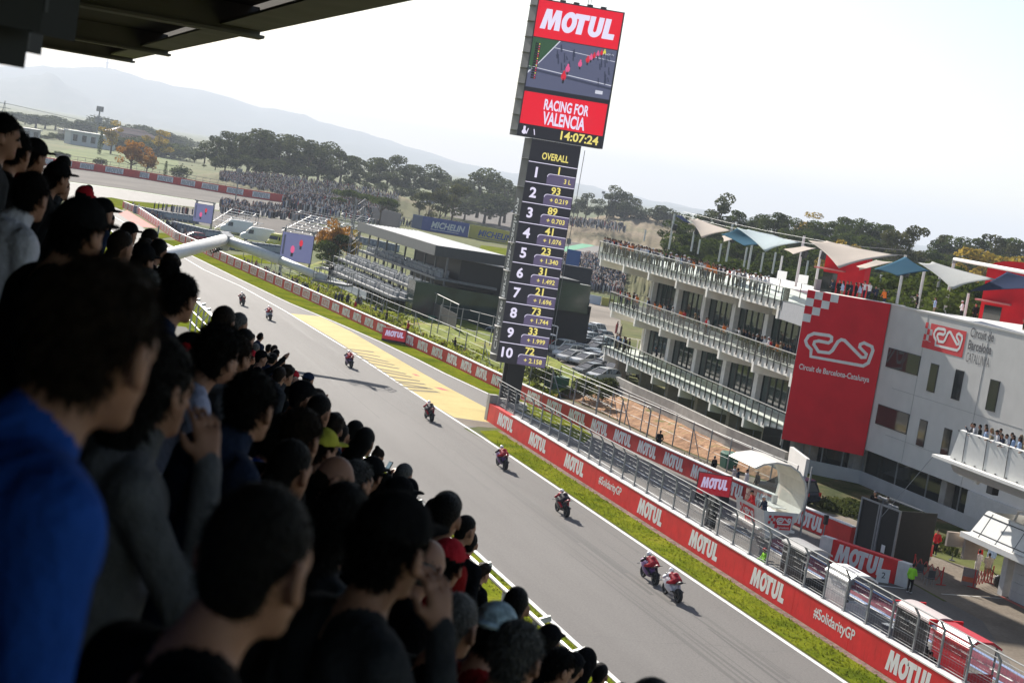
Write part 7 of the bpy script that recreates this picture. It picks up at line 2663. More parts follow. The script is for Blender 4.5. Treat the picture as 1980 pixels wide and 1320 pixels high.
def make_tree(kind, seed):
 "unit of metres, about 10 m tall"
 rnd = random.Random(seed)
 cl = []
 if kind == 'euc':
  n = rnd.randint(7, 10)
  for i in range(n):
   z = 4.2 + 5.0 * (i / (n - 1)) + rnd.uniform(-.6, .6)
   sp = 2.3 * (1 - abs(i / (n - 1) - .45) * 1.0)
   a = rnd.uniform(0, 6.28)
   cl.append((sp * math.cos(a), sp * math.sin(a), z, rnd.uniform(1.0, 1.75)))
  for i in range(4):
   a = rnd.uniform(0, 6.28)
   cl.append((1.6 * math.cos(a), 1.6 * math.sin(a), rnd.uniform(2.2, 4.2), rnd.uniform(.8, 1.2)))
  per, size, mt, bh, r = 250, .2, 'euc', 3.2, .26
 elif kind == 'umbrella':
  for i in range(16):
   a = rnd.uniform(0, 6.28); d = 4.6 * math.sqrt(rnd.random())
   cl.append((d * math.cos(a), d * math.sin(a), 8.6 - d * .16 + rnd.uniform(-.35, .4), (1.5, 1.5, .8)))
  per, size, mt, bh, r = 200, .2, 'pine', 5.5, .32
 elif kind == 'pine':
  for i in range(15):
   a = rnd.uniform(0, 6.28); z = 2.6 + 6.6 * rnd.random()
   d = 2.7 * math.sqrt(rnd.random()) * (1.15 - abs(z - 5.4) / 6)
   cl.append((d * math.cos(a), d * math.sin(a), z, rnd.uniform(1.0, 1.7)))
  per, size, mt, bh, r = 230, .19, 'pine', 2.0, .26
 elif kind in ('round', 'orange'):
  for i in range(26):
   a = rnd.uniform(0, 6.28); e = rnd.uniform(-.5, 1.5)
   d = 4.4 * (rnd.random() ** .4)
   cl.append((d * math.cos(a) * math.cos(e), d * math.sin(a) * math.cos(e), 5.0 + d * math.sin(e) * .95, rnd.uniform(1.0, 1.7)))
  per, size, mt, bh, r = 170, .2, 'orange' if kind == 'orange' else 'olive', 2.4, .34
 elif kind in ('loose', 'yellow'):
  n = 13
  for i in range(n):
   a = rnd.uniform(0, 6.28); z = rnd.uniform(3, 9.4); d = rnd.uniform(.2, 2.6)
   cl.append((d * math.cos(a), d * math.sin(a), z, rnd.uniform(.7, 1.25)))
  per, size, mt, bh, r = 110, .19, 'yellow' if kind == 'yellow' else 'olive', 2.2, .2
 elif kind == 'cypress':
  for i in range(8):
   cl.append((0, 0, .9 + i * 1.15, (1.25 - abs(i - 2.5) * .15, 1.25 - abs(i - 2.5) * .15, 1.1)))
  per, size, mt, bh, r = 160, .16, 'pine', .5, .2
 elif kind == 'bush':
  for i in range(8):
   a = rnd.uniform(0, 6.28); d = rnd.uniform(0, 3.6)
   cl.append((d * math.cos(a), d * math.sin(a), rnd.uniform(1.5, 5.5), rnd.uniform(2.2, 3.4)))
  per, size, mt, bh, r = 150, .42, 'bush', .8, .2
 elif kind == 'far':
  for i in range(9):
   a = rnd.uniform(0, 6.28); d = rnd.uniform(0, 3.2)
   cl.append((d * math.cos(a), d * math.sin(a), rnd.uniform(3.5, 8.2), rnd.uniform(1.6, 2.6)))
  per, size, mt, bh, r = 130, .34, 'far', 2.5, .3
 o = thing('tree', '', 'tree')
 vs, fs = leaf_cloud(cl, per, size, rnd)
 b = MB(); b.add(vs, fs); b.build('crown', LF[mt], o)
 b = MB(); limbs(b, bh, cl, r, rnd); b.build('trunk', mBARK, o)
 top = max(v[2] for v in vs)
 return o, top
TREES = {}
used_t = set()
def tree(kind, pos, height, label, group, wide=1.0, name=None, seed=None):
 v = (seed if seed is not None else int(abs(pos[0] * 7 + pos[1] * 3))) % (4 if kind in ('euc', 'pine', 'far') else 2)
 key = (kind, v)
 if key not in TREES:
  TREES[key] = make_tree(kind, 31 * len(TREES) + 5)
 o, top = TREES[key]
 if key in used_t:
  o = dup(o)
 used_t.add(key)
 s = height / top
 o.location = pos
 o.rotation_euler = (0, 0, random.uniform(0, 6.28))
 o.scale = (s * wide, s * wide, s)
 o['label'] = label
 o.name = name or 'tree'
 if kind == 'bush': o['category'] = 'bush'
 if group: o['group'] = group
 elif 'group' in o: del o['group']
 return o
def at_dist(x, y, hd, z):
 v = ray(x, y)
 q = v[:2] / np.linalg.norm(v[:2]) * hd
 return Vector((q[0], q[1], z))
def tree_px(kind, x, ytop, hd, z, label, group, wide=1.0, ybase=None, **k):
 yb = ybase or ytop + 60
 p = at_dist(x - (yb - ytop) * .16, yb, hd, z)
 h = max(1.0, pole_height(p, ytop) if pole_height(p, ytop) < 14.9 else 0)
 lo, hi = .5, 45
 for _ in range(24):
  m_ = (lo + hi) / 2
  if PJ((p.x, p.y, p.z + m_))[1] > ytop: lo = m_
  else: hi = m_
 return tree(kind, p, lo, label, group, wide, **k)
random.seed(21)
# tall row behind the crowded embankment
for i, (x, y) in enumerate([(362, 308), (380, 290), (402, 274), (424, 262), (447, 254), (468, 258), (490, 256), (508, 248), (527, 252), (548, 264), (566, 260), (586, 262), (605, 270), (625, 280), (648, 274), (668, 288), (690, 302), (716, 312), (738, 306), (758, 297), (786, 316), (806, 318), (848, 318), (872, 336), (902, 345), (936, 330), (962, 326), (988, 346)]):
 tree_px('euc', x, y, 725 + (i % 3) * 14, 6 if x < 850 else 2, 'tall grey green gum tree in the row above the crowded embankment', 'tall trees above the embankment', 1.55 if i % 4 else 1.25, seed=i)
for i, (x, y) in enumerate([(352, 330), (372, 322), (396, 318), (420, 306), (440, 300), (462, 304), (486, 300), (510, 305), (534, 308), (560, 314), (590, 322), (640, 335), (680, 345), (712, 352), (742, 352), (775, 360), (800, 366), (830, 372), (868, 375), (905, 378), (945, 372), (975, 376)]):
 tree_px('far', x, y, 705, 5 if x < 850 else 1, 'lower dark tree filling the foot of the tall tree row', 'undergrowth trees of the tall row', 1.5, seed=i)
# far left hillside
for i, (x, y, k) in enumerate([(-10, 214, 'far'), (12, 218, 'far'), (34, 216, 'far'), (52, 224, 'far'), (74, 222, 'far'), (92, 224, 'far'), (112, 224, 'far'), (134, 234, 'far'), (158, 232, 'far'), (178, 238, 'far'), (202, 240, 'far'), (214, 226, 'far'), (236, 242, 'far'), (262, 246, 'far'), (282, 242, 'far'), (300, 250, 'far'), (330, 255, 'far'), (352, 262, 'far'), (366, 270, 'far'), (60, 238, 'far'), (20, 238, 'far')]):
 tree_px(k, x, y, 1450 + (i % 4) * 40, 0, 'hazy dark tree on the far left skyline below the mountain', 'hazy trees on the far left', 2.8, seed=i)
for i, (x, y) in enumerate([(10, 252), (38, 250), (66, 256), (92, 260), (118, 258), (140, 268), (230, 264), (268, 262), (292, 268), (318, 272), (340, 276), (200, 272), (164, 274)]):
 tree_px('bush', x, y, 1060 + (i % 3) * 30, 0, 'grey green scrub around the far houses', 'scrub around the far houses', 3.2, seed=i, name='bush')
tree_px('yellow', 224, 232, 930, 0, 'hazy yellow tree beside the brick red house', None, 1.5, seed=0)
tree_px('yellow', 311, 250, 900, 0, 'hazy yellow tree on the far left hillside right of the brick red house', None, 1.4, seed=1)
tree_px('cypress', 184 - 0 + 15, 252, 880, 0, 'small dark cypress beside the antenna mast', None, 1.0)
tree_px('orange', 262, 270, 655, 0, 'broad orange autumn tree behind the first corner wall', None, 1.05, ybase=338, seed=0)
tree_px('orange', 290, 292, 648, 0, 'smaller rust orange tree joined to the broad orange one', None, .95, ybase=338, seed=1)
tree_px('cypress', 323, 311, 640, 0, 'slim dark cypress right of the orange trees', None, 1.0, ybase=336)
for i, (x, y, w) in enumerate([(115, 292, 1.3), (196, 304, 1.2), (130, 296, 1.2), (350, 318, 1.2)]):
 tree_px('bush', x, y, 690, 0, 'round dark bush behind the first corner wall', 'bushes behind the corner wall', w, ybase=y + 24, seed=i, name='bush')
# umbrella pines and the loose trees behind the stand
tree_px('umbrella', 690, 368, 520, 0, 'wide flat topped pine in front of the crowded embankment', None, 1.25, ybase=430, seed=0)
tree_px('umbrella', 742, 380, 500, 0, 'second flat topped pine, lower and right of the wider one', None, 1.0, ybase=436, seed=1)
tree_px('umbrella', 655, 380, 530, 0, 'small flat topped pine left of the wider one', None, .7, ybase=430, seed=0)
for i, (x, y, k) in enumerate([(818, 368, 'loose'), (836, 372, 'loose'), (858, 372, 'loose'), (884, 355, 'loose'), (760, 395, 'far'), (720, 405, 'far')]):
 tree_px(k, x, y, 560, 0, 'thin olive tree behind the blue billboard', 'thin trees behind the billboards', 1.2, ybase=430, seed=i)
g = G(638, 528)
lo = pole_height(g, 421)
t_ = tree('orange', g, lo, 'orange topped poplar with dark green base beside the infield video screen', None, .8, seed=1)
t_.scale = (t_.scale[0], t_.scale[1], t_.scale[2])
g2_ = G(640, 530)
tree('pine', Vector((g2_.x - .3, g2_.y - 1.2, 0)), lo * .74, 'dark green young pine hiding the foot of the orange topped poplar', None, 1.6, seed=2)
tree('yellow', Vector((g2_.x + 3.2, g2_.y + 1, 0)), lo * .85, 'narrow yellow tree right of the orange topped poplar', None, .8, seed=0)
# right of the tower
for i, (x, y, k) in enumerate([(1122, 385, 'euc'), (1140, 372, 'euc'), (1196, 358, 'euc'), (1222, 372, 'euc'), (1180, 372, 'euc')]):
 tree_px(k, x, y, 800, 8, 'tall gum tree on the scrub hill right of the tower', 'tall trees right of the tower', 1.2, ybase=y + 45, seed=i)
for i, (x, y) in enumerate([(1105, 395), (1160, 396), (1212, 392), (1240, 398), (1275, 396), (1110, 405), (1300, 408)]):
 tree_px('far', x, y, 790, 9, 'low dark tree on the scrub hill right of the tower', 'low trees on the scrub hill', 1.5, ybase=y + 25, seed=i)
# wooded hill behind the clubhouse
rows_ = [([(1330, 414), (1350, 412), (1372, 408), (1432, 410), (1456, 416), (1478, 414), (1500, 412), (1525, 420), (1548, 424), (1585, 428), (1612, 426), (1640, 416), (1662, 420), (1684, 426), (1706, 434), (1806, 462), (1828, 456), (1852, 452), (1880, 474), (1904, 462), (1930, 456), (1955, 458), (1980, 468)], 455, 13, 'pine'),
         ([(1312, 428), (1340, 432), (1366, 430), (1396, 432), (1424, 434), (1452, 438), (1480, 440), (1510, 444), (1540, 446), (1570, 450), (1600, 450), (1630, 448), (1660, 452), (1690, 458), (1720, 466), (1750, 474), (1780, 482), (1812, 486), (1845, 486), (1880, 496), (1915, 494), (1950, 496), (1985, 504)], 400, 8, 'pine'),
         ([(1316, 452), (1350, 458), (1384, 458), (1418, 462), (1452, 466), (1486, 470), (1520, 474), (1554, 480), (1588, 484), (1622, 486), (1656, 490), (1690, 494), (1724, 500), (1758, 508), (1792, 514), (1826, 518), (1860, 522), (1900, 528), (1940, 534), (1980, 542)], 330, 4, 'pine'),
         ([(1330, 490), (1372, 494), (1414, 496), (1456, 500), (1498, 504), (1540, 510), (1582, 514), (1624, 520), (1668, 526)], 280, 2, 'pine')]
for ri, (lst, hd, z, kind) in enumerate(rows_):
 for i, (x, y) in enumerate(lst):
  kk = kind
  lab = ['dark pine on the skyline of the wooded hill behind the clubhouse', 'dark pine in the middle of the wooded hill behind the clubhouse', 'dark pine on the lower wooded hill behind the shade sails', 'dark pine at the foot of the wooded hill behind the terrace'][ri]
  grp = ['skyline pines of the wooded hill', 'middle pines of the wooded hill', 'lower pines of the wooded hill', 'pines at the foot of the wooded hill'][ri]
  if ri < 2 and x > 1715 and (i % 2 == 0):
   kk = 'loose'; lab = 'thin yellowish tree on the right part of the wooded hill'; grp = 'thin trees on the right of the hill'
  tree_px(kk, x + random.uniform(-4, 4), y + random.uniform(-3, 4), hd + random.uniform(-14, 14), z, lab, grp, 1.35 if kk == 'pine' else 1.3, ybase=y + 55, seed=i + ri)
tree_px('euc', 1398, 370, 450, 12, 'tall rounded tree rising above the wooded hill beside the floodlight mast', None, 1.0, ybase=432, seed=2)
tree_px('yellow', 1566, 408, 470, 13, 'golden tree on the skyline above the shade sails', None, 2.2, ybase=440, seed=0)
tree_px('yellow', 1630, 462, 300, 4, 'small golden tree behind the large beige sail', None, .9, ybase=500, seed=1)
tree_px('loose', 1766, 434, 380, 8, 'tall thin yellow green poplar right of the wooded hill', None, .9, ybase=500, seed=0)
tree_px('loose', 1740, 446, 380, 8, 'shorter yellow green poplar beside the tall one', None, .9, ybase=500, seed=1)
tree_px('yellow', 1880, 478, 330, 6, 'rusty yellow trees above the pale grey sail, left one', None, 1.5, ybase=530, seed=1)
tree_px('yellow', 1905, 482, 330, 6, 'rusty yellow tree above the pale grey sail, right one', None, 1.5, ybase=530, seed=0)
tree_px('yellow', 1960, 492, 330, 6, 'dull golden tree at the right edge above the navy sail', None, 1.3, ybase=540, seed=1)
for i, (x, y, hd) in enumerate([(1690, 540, 205), (1722, 536, 200), (1756, 534, 198), (1790, 538, 190), (1826, 524, 190), (1860, 530, 188), (1900, 540, 180), (1700, 566, 190), (1770, 560, 180), (1840, 556, 172), (1800, 510, 230), (1850, 506, 232), (1780, 516, 232)]):
 tree_px('pine', x, y, hd, 4, 'bright green pine crown just behind the roof parapet of the white wing', 'pine crowns behind the roof parapet', 1.3, ybase=y + 110, seed=i)
# bushes on the green bank
for i, (x, y) in enumerate([(725, 560), (730, 572), (770, 590), (1045, 735), (1180, 755), (1010, 690), (985, 700), (1130, 755), (1165, 770)]):
 g = G(x, y, 1.0)
 tree('bush', Vector((g.x, g.y, .7)), random.uniform(1.2, 2.2), 'straggly bush on the green slope beside the exit lane', 'bushes on the green slope', 1.3, seed=i, name='bush')
# ---------------------------------------------------------------- grass tufts on the bank and verges (nobody could count them)
def tufts(name, polys, n, h, mat, z, rnd, up=0.0):
 vs, fs = [], []
 for poly, cnt in polys:
  P = [(p[0], p[1]) for p in poly]
  xs_, ys_ = [p[0] for p in P], [p[1] for p in P]
  k = 0
  tries = 0
  while k < cnt and tries < cnt * 20:
   tries += 1
   x, y = rnd.uniform(min(xs_), max(xs_)), rnd.uniform(min(ys_), max(ys_))
   ins = False
   for i in range(len(P)):
    (x1, y1), (x2, y2) = P[i], P[i - 1]
    if (y1 > y) != (y2 > y) and x < (x2 - x1) * (y - y1) / (y2 - y1) + x1: ins = not ins
   if not ins: continue
   k += 1
   hh = h * rnd.uniform(.5, 1.5)
   zz = z(x, y) if callable(z) else z
   for _ in range(3):
    a = rnd.uniform(0, 6.28); w = hh * rnd.uniform(.25, .5)
    dx, dy = math.cos(a) * w, math.sin(a) * w
    lx, ly = rnd.uniform(-.5, .5) * hh, rnd.uniform(-.5, .5) * hh
    m = len(vs)
    vs += [(x - dx, y - dy, zz - .05), (x + dx, y + dy, zz - .05), (x + lx + dx * .5, y + ly + dy * .5, zz + hh), (x + lx - dx * .5, y + ly - dy * .5, zz + hh)]
    fs.append((m, m + 1, m + 2, m + 3))
 b = MB(); b.add(vs, fs)
 return tag(b.build(name, mat), kind='stuff')
rg = random.Random(77)
mTUFT = leaf_mat('grass_tuft', (0.10, 0.13, 0.012), (0.27, 0.29, 0.04), .5)
mDRYT = leaf_mat('grass_tuft_dry', (0.12, 0.10, 0.03), (0.26, 0.19, 0.08), .4)
bank_poly = [tuple(G(x, y, .6).xy) for x, y in ((560, 536), (640, 580), (760, 640), (890, 703), (980, 742), (1050, 768), (1140, 745), (1065, 698), (965, 655), (840, 598), (730, 553), (640, 520))]
foot_w = [Vector(p) for p in g2((540, 528), (640, 585), (760, 645), (890, 708), (975, 742), (1045, 770))]
def bank_z(x, y):
 d = min((Vector((x, y)) - p).length for p in foot_w)
 return min(1.4, .05 + d * .04)
tufts('tall_grass', [(bank_poly, 6500)], 0, .30, mTUFT, bank_z, rg)
tufts('dry_grass', [(bank_poly, 700)], 0, .28, mDRYT, bank_z, rg)
tufts('short_grass', [([(40.95, 58), (43.0, 58), (43.0, 128), (41.0, 123)], 2600), ([(27.0, 58), (28.3, 58), (28.3, 135), (27.0, 135)], 1200)], 0, .075, leaf_mat('short_grass_blade', (0.11, 0.145, 0.010), (0.28, 0.30, 0.03), .5), .03, rg)
tufts('weeds', [([tuple(G(x, y, .2).xy) for x, y in ((1045, 772), (1140, 814), (1270, 866), (1420, 932), (1420, 925), (1270, 858), (1140, 805), (1050, 762))], 500), ([tuple(G(x, y, .1).xy) for x, y in ((1560, 968), (1640, 966), (1690, 986), (1760, 1020), (1840, 1052), (1856, 1076), (1790, 1056), (1700, 1018), (1600, 985))], 700)], 0, .28, leaf_mat('weed', (0.03, 0.045, 0.012), (0.09, 0.10, 0.03), .3), .06, rg)
# ---------------------------------------------------------------- people on the clubhouse, in the pit yard and along the far wall
rp = random.Random(5)
def face_dir(dx, dy):
 return math.atan2(-dx, dy)
CAPW = cloth('cap_white', (0.6, 0.6, 0.62), var=0.08)
CAPR = cloth('cap_red', (0.42, 0.02, 0.03), var=0.08)
VAR = []
def variant(desc, P, top, bottom, hair=HAIRB, cap=CLB, skin=SKIN, hh=.036):
 o = person(desc, P, top, bottom, hair, cap, LIP, skin, SHOE, hh, k=.035)
 VAR.append([o, desc, False])
variant('in white top leaning on the railing', dict(lean=.22, armL='rail', armR='rail', hair='short', nod=.15), CLW, CLD)
variant('in white top and white cap', dict(lean=.05, armL='fold', armR='fold', cap='front', nod=.1), CLW, CLB, cap=CAPW)
variant('in orange and dark clothes leaning forward', dict(lean=.3, armL='rail', armR='rail', hair='short', nod=.2), CLO, CLN)
variant('in black clothes with hands down', dict(lean=.08, armL='down', armR='pocket', hair='short', nod=.1), CLB, CLB)
variant('in navy jacket leaning on the railing', dict(lean=.25, armL='rail', armR='fold', hair='short', nod=.2), CLN, CLB, hair=HAIRD)
variant('in red top with arms on the railing', dict(lean=.2, armL='rail', armR='rail', hair='bun', nod=.1), CLR, CLB, hair=HAIRD)
variant('in grey top holding up a phone', dict(lean=.05, armL='phone', armR='phone', hair='short', nod=.05), CLG, CLD)
variant('in pale blue shirt standing upright', dict(lean=.03, armL='down', armR='fold', hair='long', nod=.05), CLLB, CLK, hair=HAIRD)
variant('in white top and dark cap, pointing', dict(lean=.1, armL='rail', armR='point', cap='front', nod=.1), CLW, CLN)
variant('in khaki jacket with long fair hair', dict(lean=.1, armL='rail', armR='down', hair='long', nod=.1), CLK, CLB, hair=HAIRL)
CNT = {}
def put_var(i, pos, rz, where, group, sc=1.0):
 e = VAR[i]
 lab = f'spectator {e[1]}, {where}'
 o = e[0] if not e[2] else dup(e[0])
 e[2] = True
 o.location = pos
 o.rotation_euler = (0, 0, rz)
 o.scale = (sc,) * 3
 o['label'] = lab
 o['group'] = group + ', ' + e[1]
 return o
RZF = face_dir(-1, .25)
def rail_row(s_list, k, off, where, group, weights):
 zb = LEV[k][0] + DZ
 for s in s_list:
  if s > FL - 1.0: continue
  i = rp.choices(range(10), weights)[0]
  p = F(s + rp.uniform(-.12, .12), -off + rp.uniform(-.12, .12), zb)
  put_var(i, p, RZF + rp.uniform(-.6, .6), where, group, rp.uniform(.94, 1.04))
W1 = [4, 4, 2, 4, 3, 1, 2, 2, 2, 1]
rail_row(np.arange(-2.3, 16, .62), 2, .55, 'front row, far end of top terrace', 'top terrace far front row', W1)
rail_row(np.arange(-1.6, 15, 1.0), 2, 1.25, 'second row, far end of top terrace', 'top terrace far second row', W1)
rail_row(np.arange(16.5, 30, .95), 2, .5, 'middle of the top terrace railing', 'top terrace middle', W1)
rail_row(np.arange(18, 34, 1.7), 2, 1.6, 'standing back, middle of top terrace', 'top terrace middle, standing back', W1)
rail_row([30.4, 31.1, 31.8, 32.4, 33.2, 34.2, 35.0, 35.6, 36.6, 37.8, 38.3, 39.2, 39.8, 40.4, 41.2, 42.6, 43.1, 43.9, 44.4, 45.0, 45.8], 2, .5, 'near part of top terrace railing', 'top terrace near', [5, 5, 5, 2, 2, 3, 1, 1, 2, 1])
rail_row([36, 37.2, 39.5, 41, 43], 2, 2.2, 'standing back, near part of top terrace', 'top terrace near, standing back', W1)
def s_of(x, y, k):
 p = GP(x, y, FA, FB)
 return (Vector((p.x, p.y)) - FA).dot(FT)
for grp, xs in (('far', [1186, 1190, 1195, 1199, 1204, 1209, 1214, 1219, 1236, 1241, 1254, 1264, 1270, 1276, 1285]), ('middle', [1302, 1308, 1329, 1334, 1350, 1354, 1383, 1387, 1391, 1411, 1421, 1428, 1436, 1441]), ('near', [1446, 1452, 1457, 1462, 1468, 1474, 1480, 1488, 1494, 1500, 1506, 1514, 1541, 1547, 1553, 1560])):
 rail_row([s_of(x, 600 + (x - 1186) * .33, 1) for x in xs], 1, .6, f'{grp} part of the middle balcony', f'middle balcony {grp}', [3, 2, 2, 3, 3, 3, 1, 2, 1, 1])
rail_row([s_of(x, 668 + (x - 1171) * .4, 0) for x in (1174, 1179, 1184, 1189, 1194, 1201)], 0, .9, 'far end of the lowest balcony', 'lowest balcony far end', [0, 0, 0, 4, 4, 0, 0, 1, 0, 0])
rail_row([s_of(1226, 690, 0)], 0, 2.4, 'alone on the lowest balcony', 'lowest balcony alone', [0, 0, 0, 0, 1, 0, 0, 0, 0, 0])
# roof above the banner and the wing
for x, y, i, w in ((1601, 575, 4, 0), (1612, 577, 3, 1), (1619, 579, 7, 2), (1628, 579, 3, 3), (1636, 580, 4, 0), (1645, 582, 3, 1), (1653, 583, 7, 0), (1663, 577, 8, 1), (1672, 579, 8, 0), (1684, 588, 4, 2), (1701, 594, 2, 3), (1764, 604, 3, 0), (1798, 612, 7, 0), (1851, 618, 1, 0), (1877, 624, 3, 1), (1970, 660, 3, 0), (1978, 663, 9, 0)):
 p = G(x, y, 14.0)
 put_var(i, p + Vector((.8, .8, 0)), RZF + rp.uniform(-1, 1), 'on the roof above the banner' if x < 1720 else 'behind the white wing roof edge', 'roof edge', 1.0)
# upper balcony of the pit building
yb0 = tp.y - .4
for r_, off in ((0, .35), (1, 1.1)):
 y_ = yb0 - (.3 if r_ == 0 else .7)
 while y_ > yb0 - 12.5:
  i = rp.choices(range(10), [3, 0, 0, 5, 4, 0, 1, 5, 1, 1])[0]
  put_var(i, Vector((tp.x + off, y_, tp.z - 1.12 + .1 * r_)), face_dir(-1, rp.uniform(.2, .9)), 'front row, slanted white balcony' if r_ == 0 else 'second row, slanted white balcony', 'slanted balcony front' if r_ == 0 else 'slanted balcony back', rp.uniform(.96, 1.04))
  y_ -= rp.uniform(.42, .7) if r_ == 0 else rp.uniform(.7, 1.8)
def single(lab, P, top, bottom, pos, rz, hair=HAIRB, cap=CLB, detail=LIP, shoes=SHOE, hh=.028, skin=SKIN):
 o = person(lab, P, top, bottom, hair, cap, detail, skin, shoes, hh, k=.03)
 o.location = pos
 o.rotation_euler = (0, 0, rz)
 return o
g0 = lambda x, y, z=0.02: Vector((G(x, y).x, G(x, y).y, z))
single('steward in green high visibility vest and black trousers beside the wall block', dict(lean=.02, armL='down', armR='fold', hair='short'), CLHV, CLB, g0(1757, 1146), face_dir(1, .6), shoes=SHOEW)
single('person in red and white jacket and black trousers standing by the kerb of the dry grass', dict(lean=.0, armL='pocket', armR='pocket', hair='short', head=.3), CLR, CLB, g0(1806, 1074), face_dir(-.6, -.2), shoes=SHOEW)
single('person in white overalls with red details beside the garage, dark hair', dict(lean=.05, armL='fold', armR='fold', hair='short'), CLW, CLW, g0(1886, 1116), face_dir(.3, 1))
single('person in cream jacket and brown trousers seen from behind beside the garage', dict(lean=.05, armL='fold', armR='fold', hair='short', fat=1.12), cloth('cloth_cream', (0.5, 0.46, 0.40)), CLK, g0(1905, 1122), face_dir(.4, 1), hair=HAIRD)
single('person in pale shirt and jeans half hidden by the garage jamb', dict(lean=.05, armL='down', armR='down', hair='short'), CLLB, CLD, g0(1922, 1112) + Vector((.4, 1.2, 0)), face_dir(.4, 1))
single('person in red shirt standing between the two pale clothed people at the garage', dict(lean=.05, armL='down', armR='fold', hair='short'), CLR, CLB, g0(1893, 1110) + Vector((.3, .8, 0)), face_dir(.2, -1))
single('person in black walking on the service road behind the far wall', dict(lean=.05, armL='down', armR='pocket', hair='short'), CLB, CLB, g0(1271, 873), face_dir(.5, 1))
single('white haired person in black walking beside the bare dirt slope', dict(lean=.05, armL='down', armR='down', hair='short'), CLB, CLN, g0(1376, 925), face_dir(-.3, 1), hair=HAIRG)
single('person in grey long sleeves reaching out beside the green bin', dict(lean=.05, armL='point', armR='down', hair='bun'), cloth('cloth_pale_grey', (0.4, 0.4, 0.42)), CLD, g0(1415, 944), face_dir(-1, 0))
single('person in dark blue jacket beside the one in grey sleeves', dict(lean=.1, armL='fold', armR='fold', hair='short'), CLN, CLB, g0(1422, 950), face_dir(-.8, .2))
single('person in white shirt standing behind the white cabin roof', dict(lean=.05, armL='down', armR='down', hair='short'), CLW, CLB, g0(1436, 956) + Vector((.5, .8, 0)), face_dir(-1, 0))
single('fair haired person in black standing beside the dark car', dict(lean=.05, armL='down', armR='down', hair='short'), CLB, CLB, g0(1452, 960) + Vector((.8, 1, 0)), face_dir(-1, -.2), hair=HAIRL)
single('balding person behind the cabin beside the dark car', dict(lean=.05, armL='down', armR='down', hair='bald'), CLB, CLB, g0(1502, 988) + Vector((.6, .6, 0)), face_dir(-1, -.2), hair=HAIRG)
single('person with fair hair and white bag behind the cabin', dict(lean=.05, armL='down', armR='down', hair='short'), CLB, CLB, g0(1518, 996) + Vector((.6, .6, 0)), face_dir(-1, .2), hair=HAIRL)
single('person in dark clothes on the path below the green slope', dict(lean=.05, armL='phone', armR='phone', hair='short'), CLB, CLB, g0(877, 682), face_dir(-1, -.2))
single('marshal in red overalls and white helmet behind the far wall, farther one', dict(lean=.05, armL='down', armR='down', cap='front'), CLR, CLR, g0(679, 607) + Vector((.6, 1, 0)), face_dir(-1, -.2), cap=CAPW)
single('marshal in red and dark overalls behind the far wall beside the lit board', dict(lean=.05, armL='down', armR='down', cap='front'), CLR, CLN, g0(781, 650) + Vector((.6, 1, 0)), face_dir(-1, -.2))
single('person in black standing behind the far wall between the two marshals', dict(lean=.05, armL='fold', armR='fold', hair='short'), CLB, CLB, g0(740, 628) + Vector((.6, 1, 0)), face_dir(-1, -.2))
single('marshal in green vest and red sleeves standing behind the pit wall', dict(lean=.05, armL='rail', armR='rail', cap='front'), CLHV, CLR, g0(1471, 1118), face_dir(-1, .1), cap=CLR)
single('crew member in dark jacket crouching behind the pit wall by the black stand', dict(lean=.6, armL='rail', armR='rail', cap='front'), CLB, CLB, g0(1538, 1152), face_dir(-1, .3), cap=CLR)
single('crew member in black leaning on the pit wall beside the white stand', dict(lean=.6, armL='rail', armR='rail', hair='short'), CLB, CLB, g0(1615, 1202), face_dir(-1, .3))
single('crew member in black and orange leaning over the pit wall by the pale roofed stand', dict(lean=.55, armL='rail', armR='rail', cap='front'), CLB, CLO, g0(1803, 1328), face_dir(-1, .1))
single('marshal in red and navy shirt leaning out of the white cabin, left one', dict(lean=.25, armL='rail', armR='rail', cap='front'), CLR, CLN, CABIN + Vector((-.55, .6, .05)), face_dir(-1, .1))
single('marshal in navy vest and red sleeves with white cap in the white cabin', dict(lean=.25, armL='rail', armR='rail', cap='front'), CLN, CLR, CABIN + Vector((-.45, -.8, .05)), face_dir(-1, -.1), cap=CAPW)
single('photographer in dark jacket with long lens on the screen box platform', dict(lean=.2, armL='phone', armR='phone', cap='front'), CLB, CLB, BOX + BOXD * 1.0 + Vector((.5, .9, 0)), face_dir(-.2, -1), cap=CLG)
single('photographer in striped grey jacket on the screen box platform', dict(lean=.45, armL='phone', armR='phone', hair='short'), CLG, CLN, BOX + BOXD * 2.0 + Vector((.5, .9, 0)), face_dir(.3, -1))
for k, (u, h_) in enumerate(((1.35, 1.5), (2.5, 1.25))):
 b = MB(); b.tube([(0, 0, 0), (0, -.25, 0), (0, -.55, -.03)], [.07, .08, .11], 10); b.box((0, .1, 0), (.2, .2, .18))
 o = b.build('long_lens_camera', M('lens_grey', (0.25, 0.25, 0.26), var=0.1)); o.location = BOX + BOXD * u + Vector((.4, .3, h_)); o.rotation_euler = (0, 0, R(20))
 tag(o, 'long lens camera held by the photographer ' + ('in the dark jacket' if k == 0 else 'in the striped grey jacket'), 'camera')
single('camera operator in dark jacket on the crane platform', dict(lean=.15, armL='phone', armR='phone', hair='short'), CLN, CLB, CRANE_MAN, face_dir(.5, 1))
g = G(1407, 905)
b = MB(); b.loft([[(-.5, -.5, 0), (.5, -.5, 0), (.5, .5, 0), (-.5, .5, 0)], [(-.6, -.6, 1.1), (.6, -.6, 1.1), (.6, .6, 1.1), (-.6, .6, 1.1)], [(-.62, -.62, 1.15), (.62, -.62, 1.15), (.5, .5, 1.3), (-.5, .5, 1.3)]])
o = b.build('rubbish_bin', M('bin_green', (0.03, 0.12, 0.08), var=0.15)); o.location = (g.x, g.y, .05); tag(o, 'dark green bin at the foot of the bare dirt slope', 'bin')
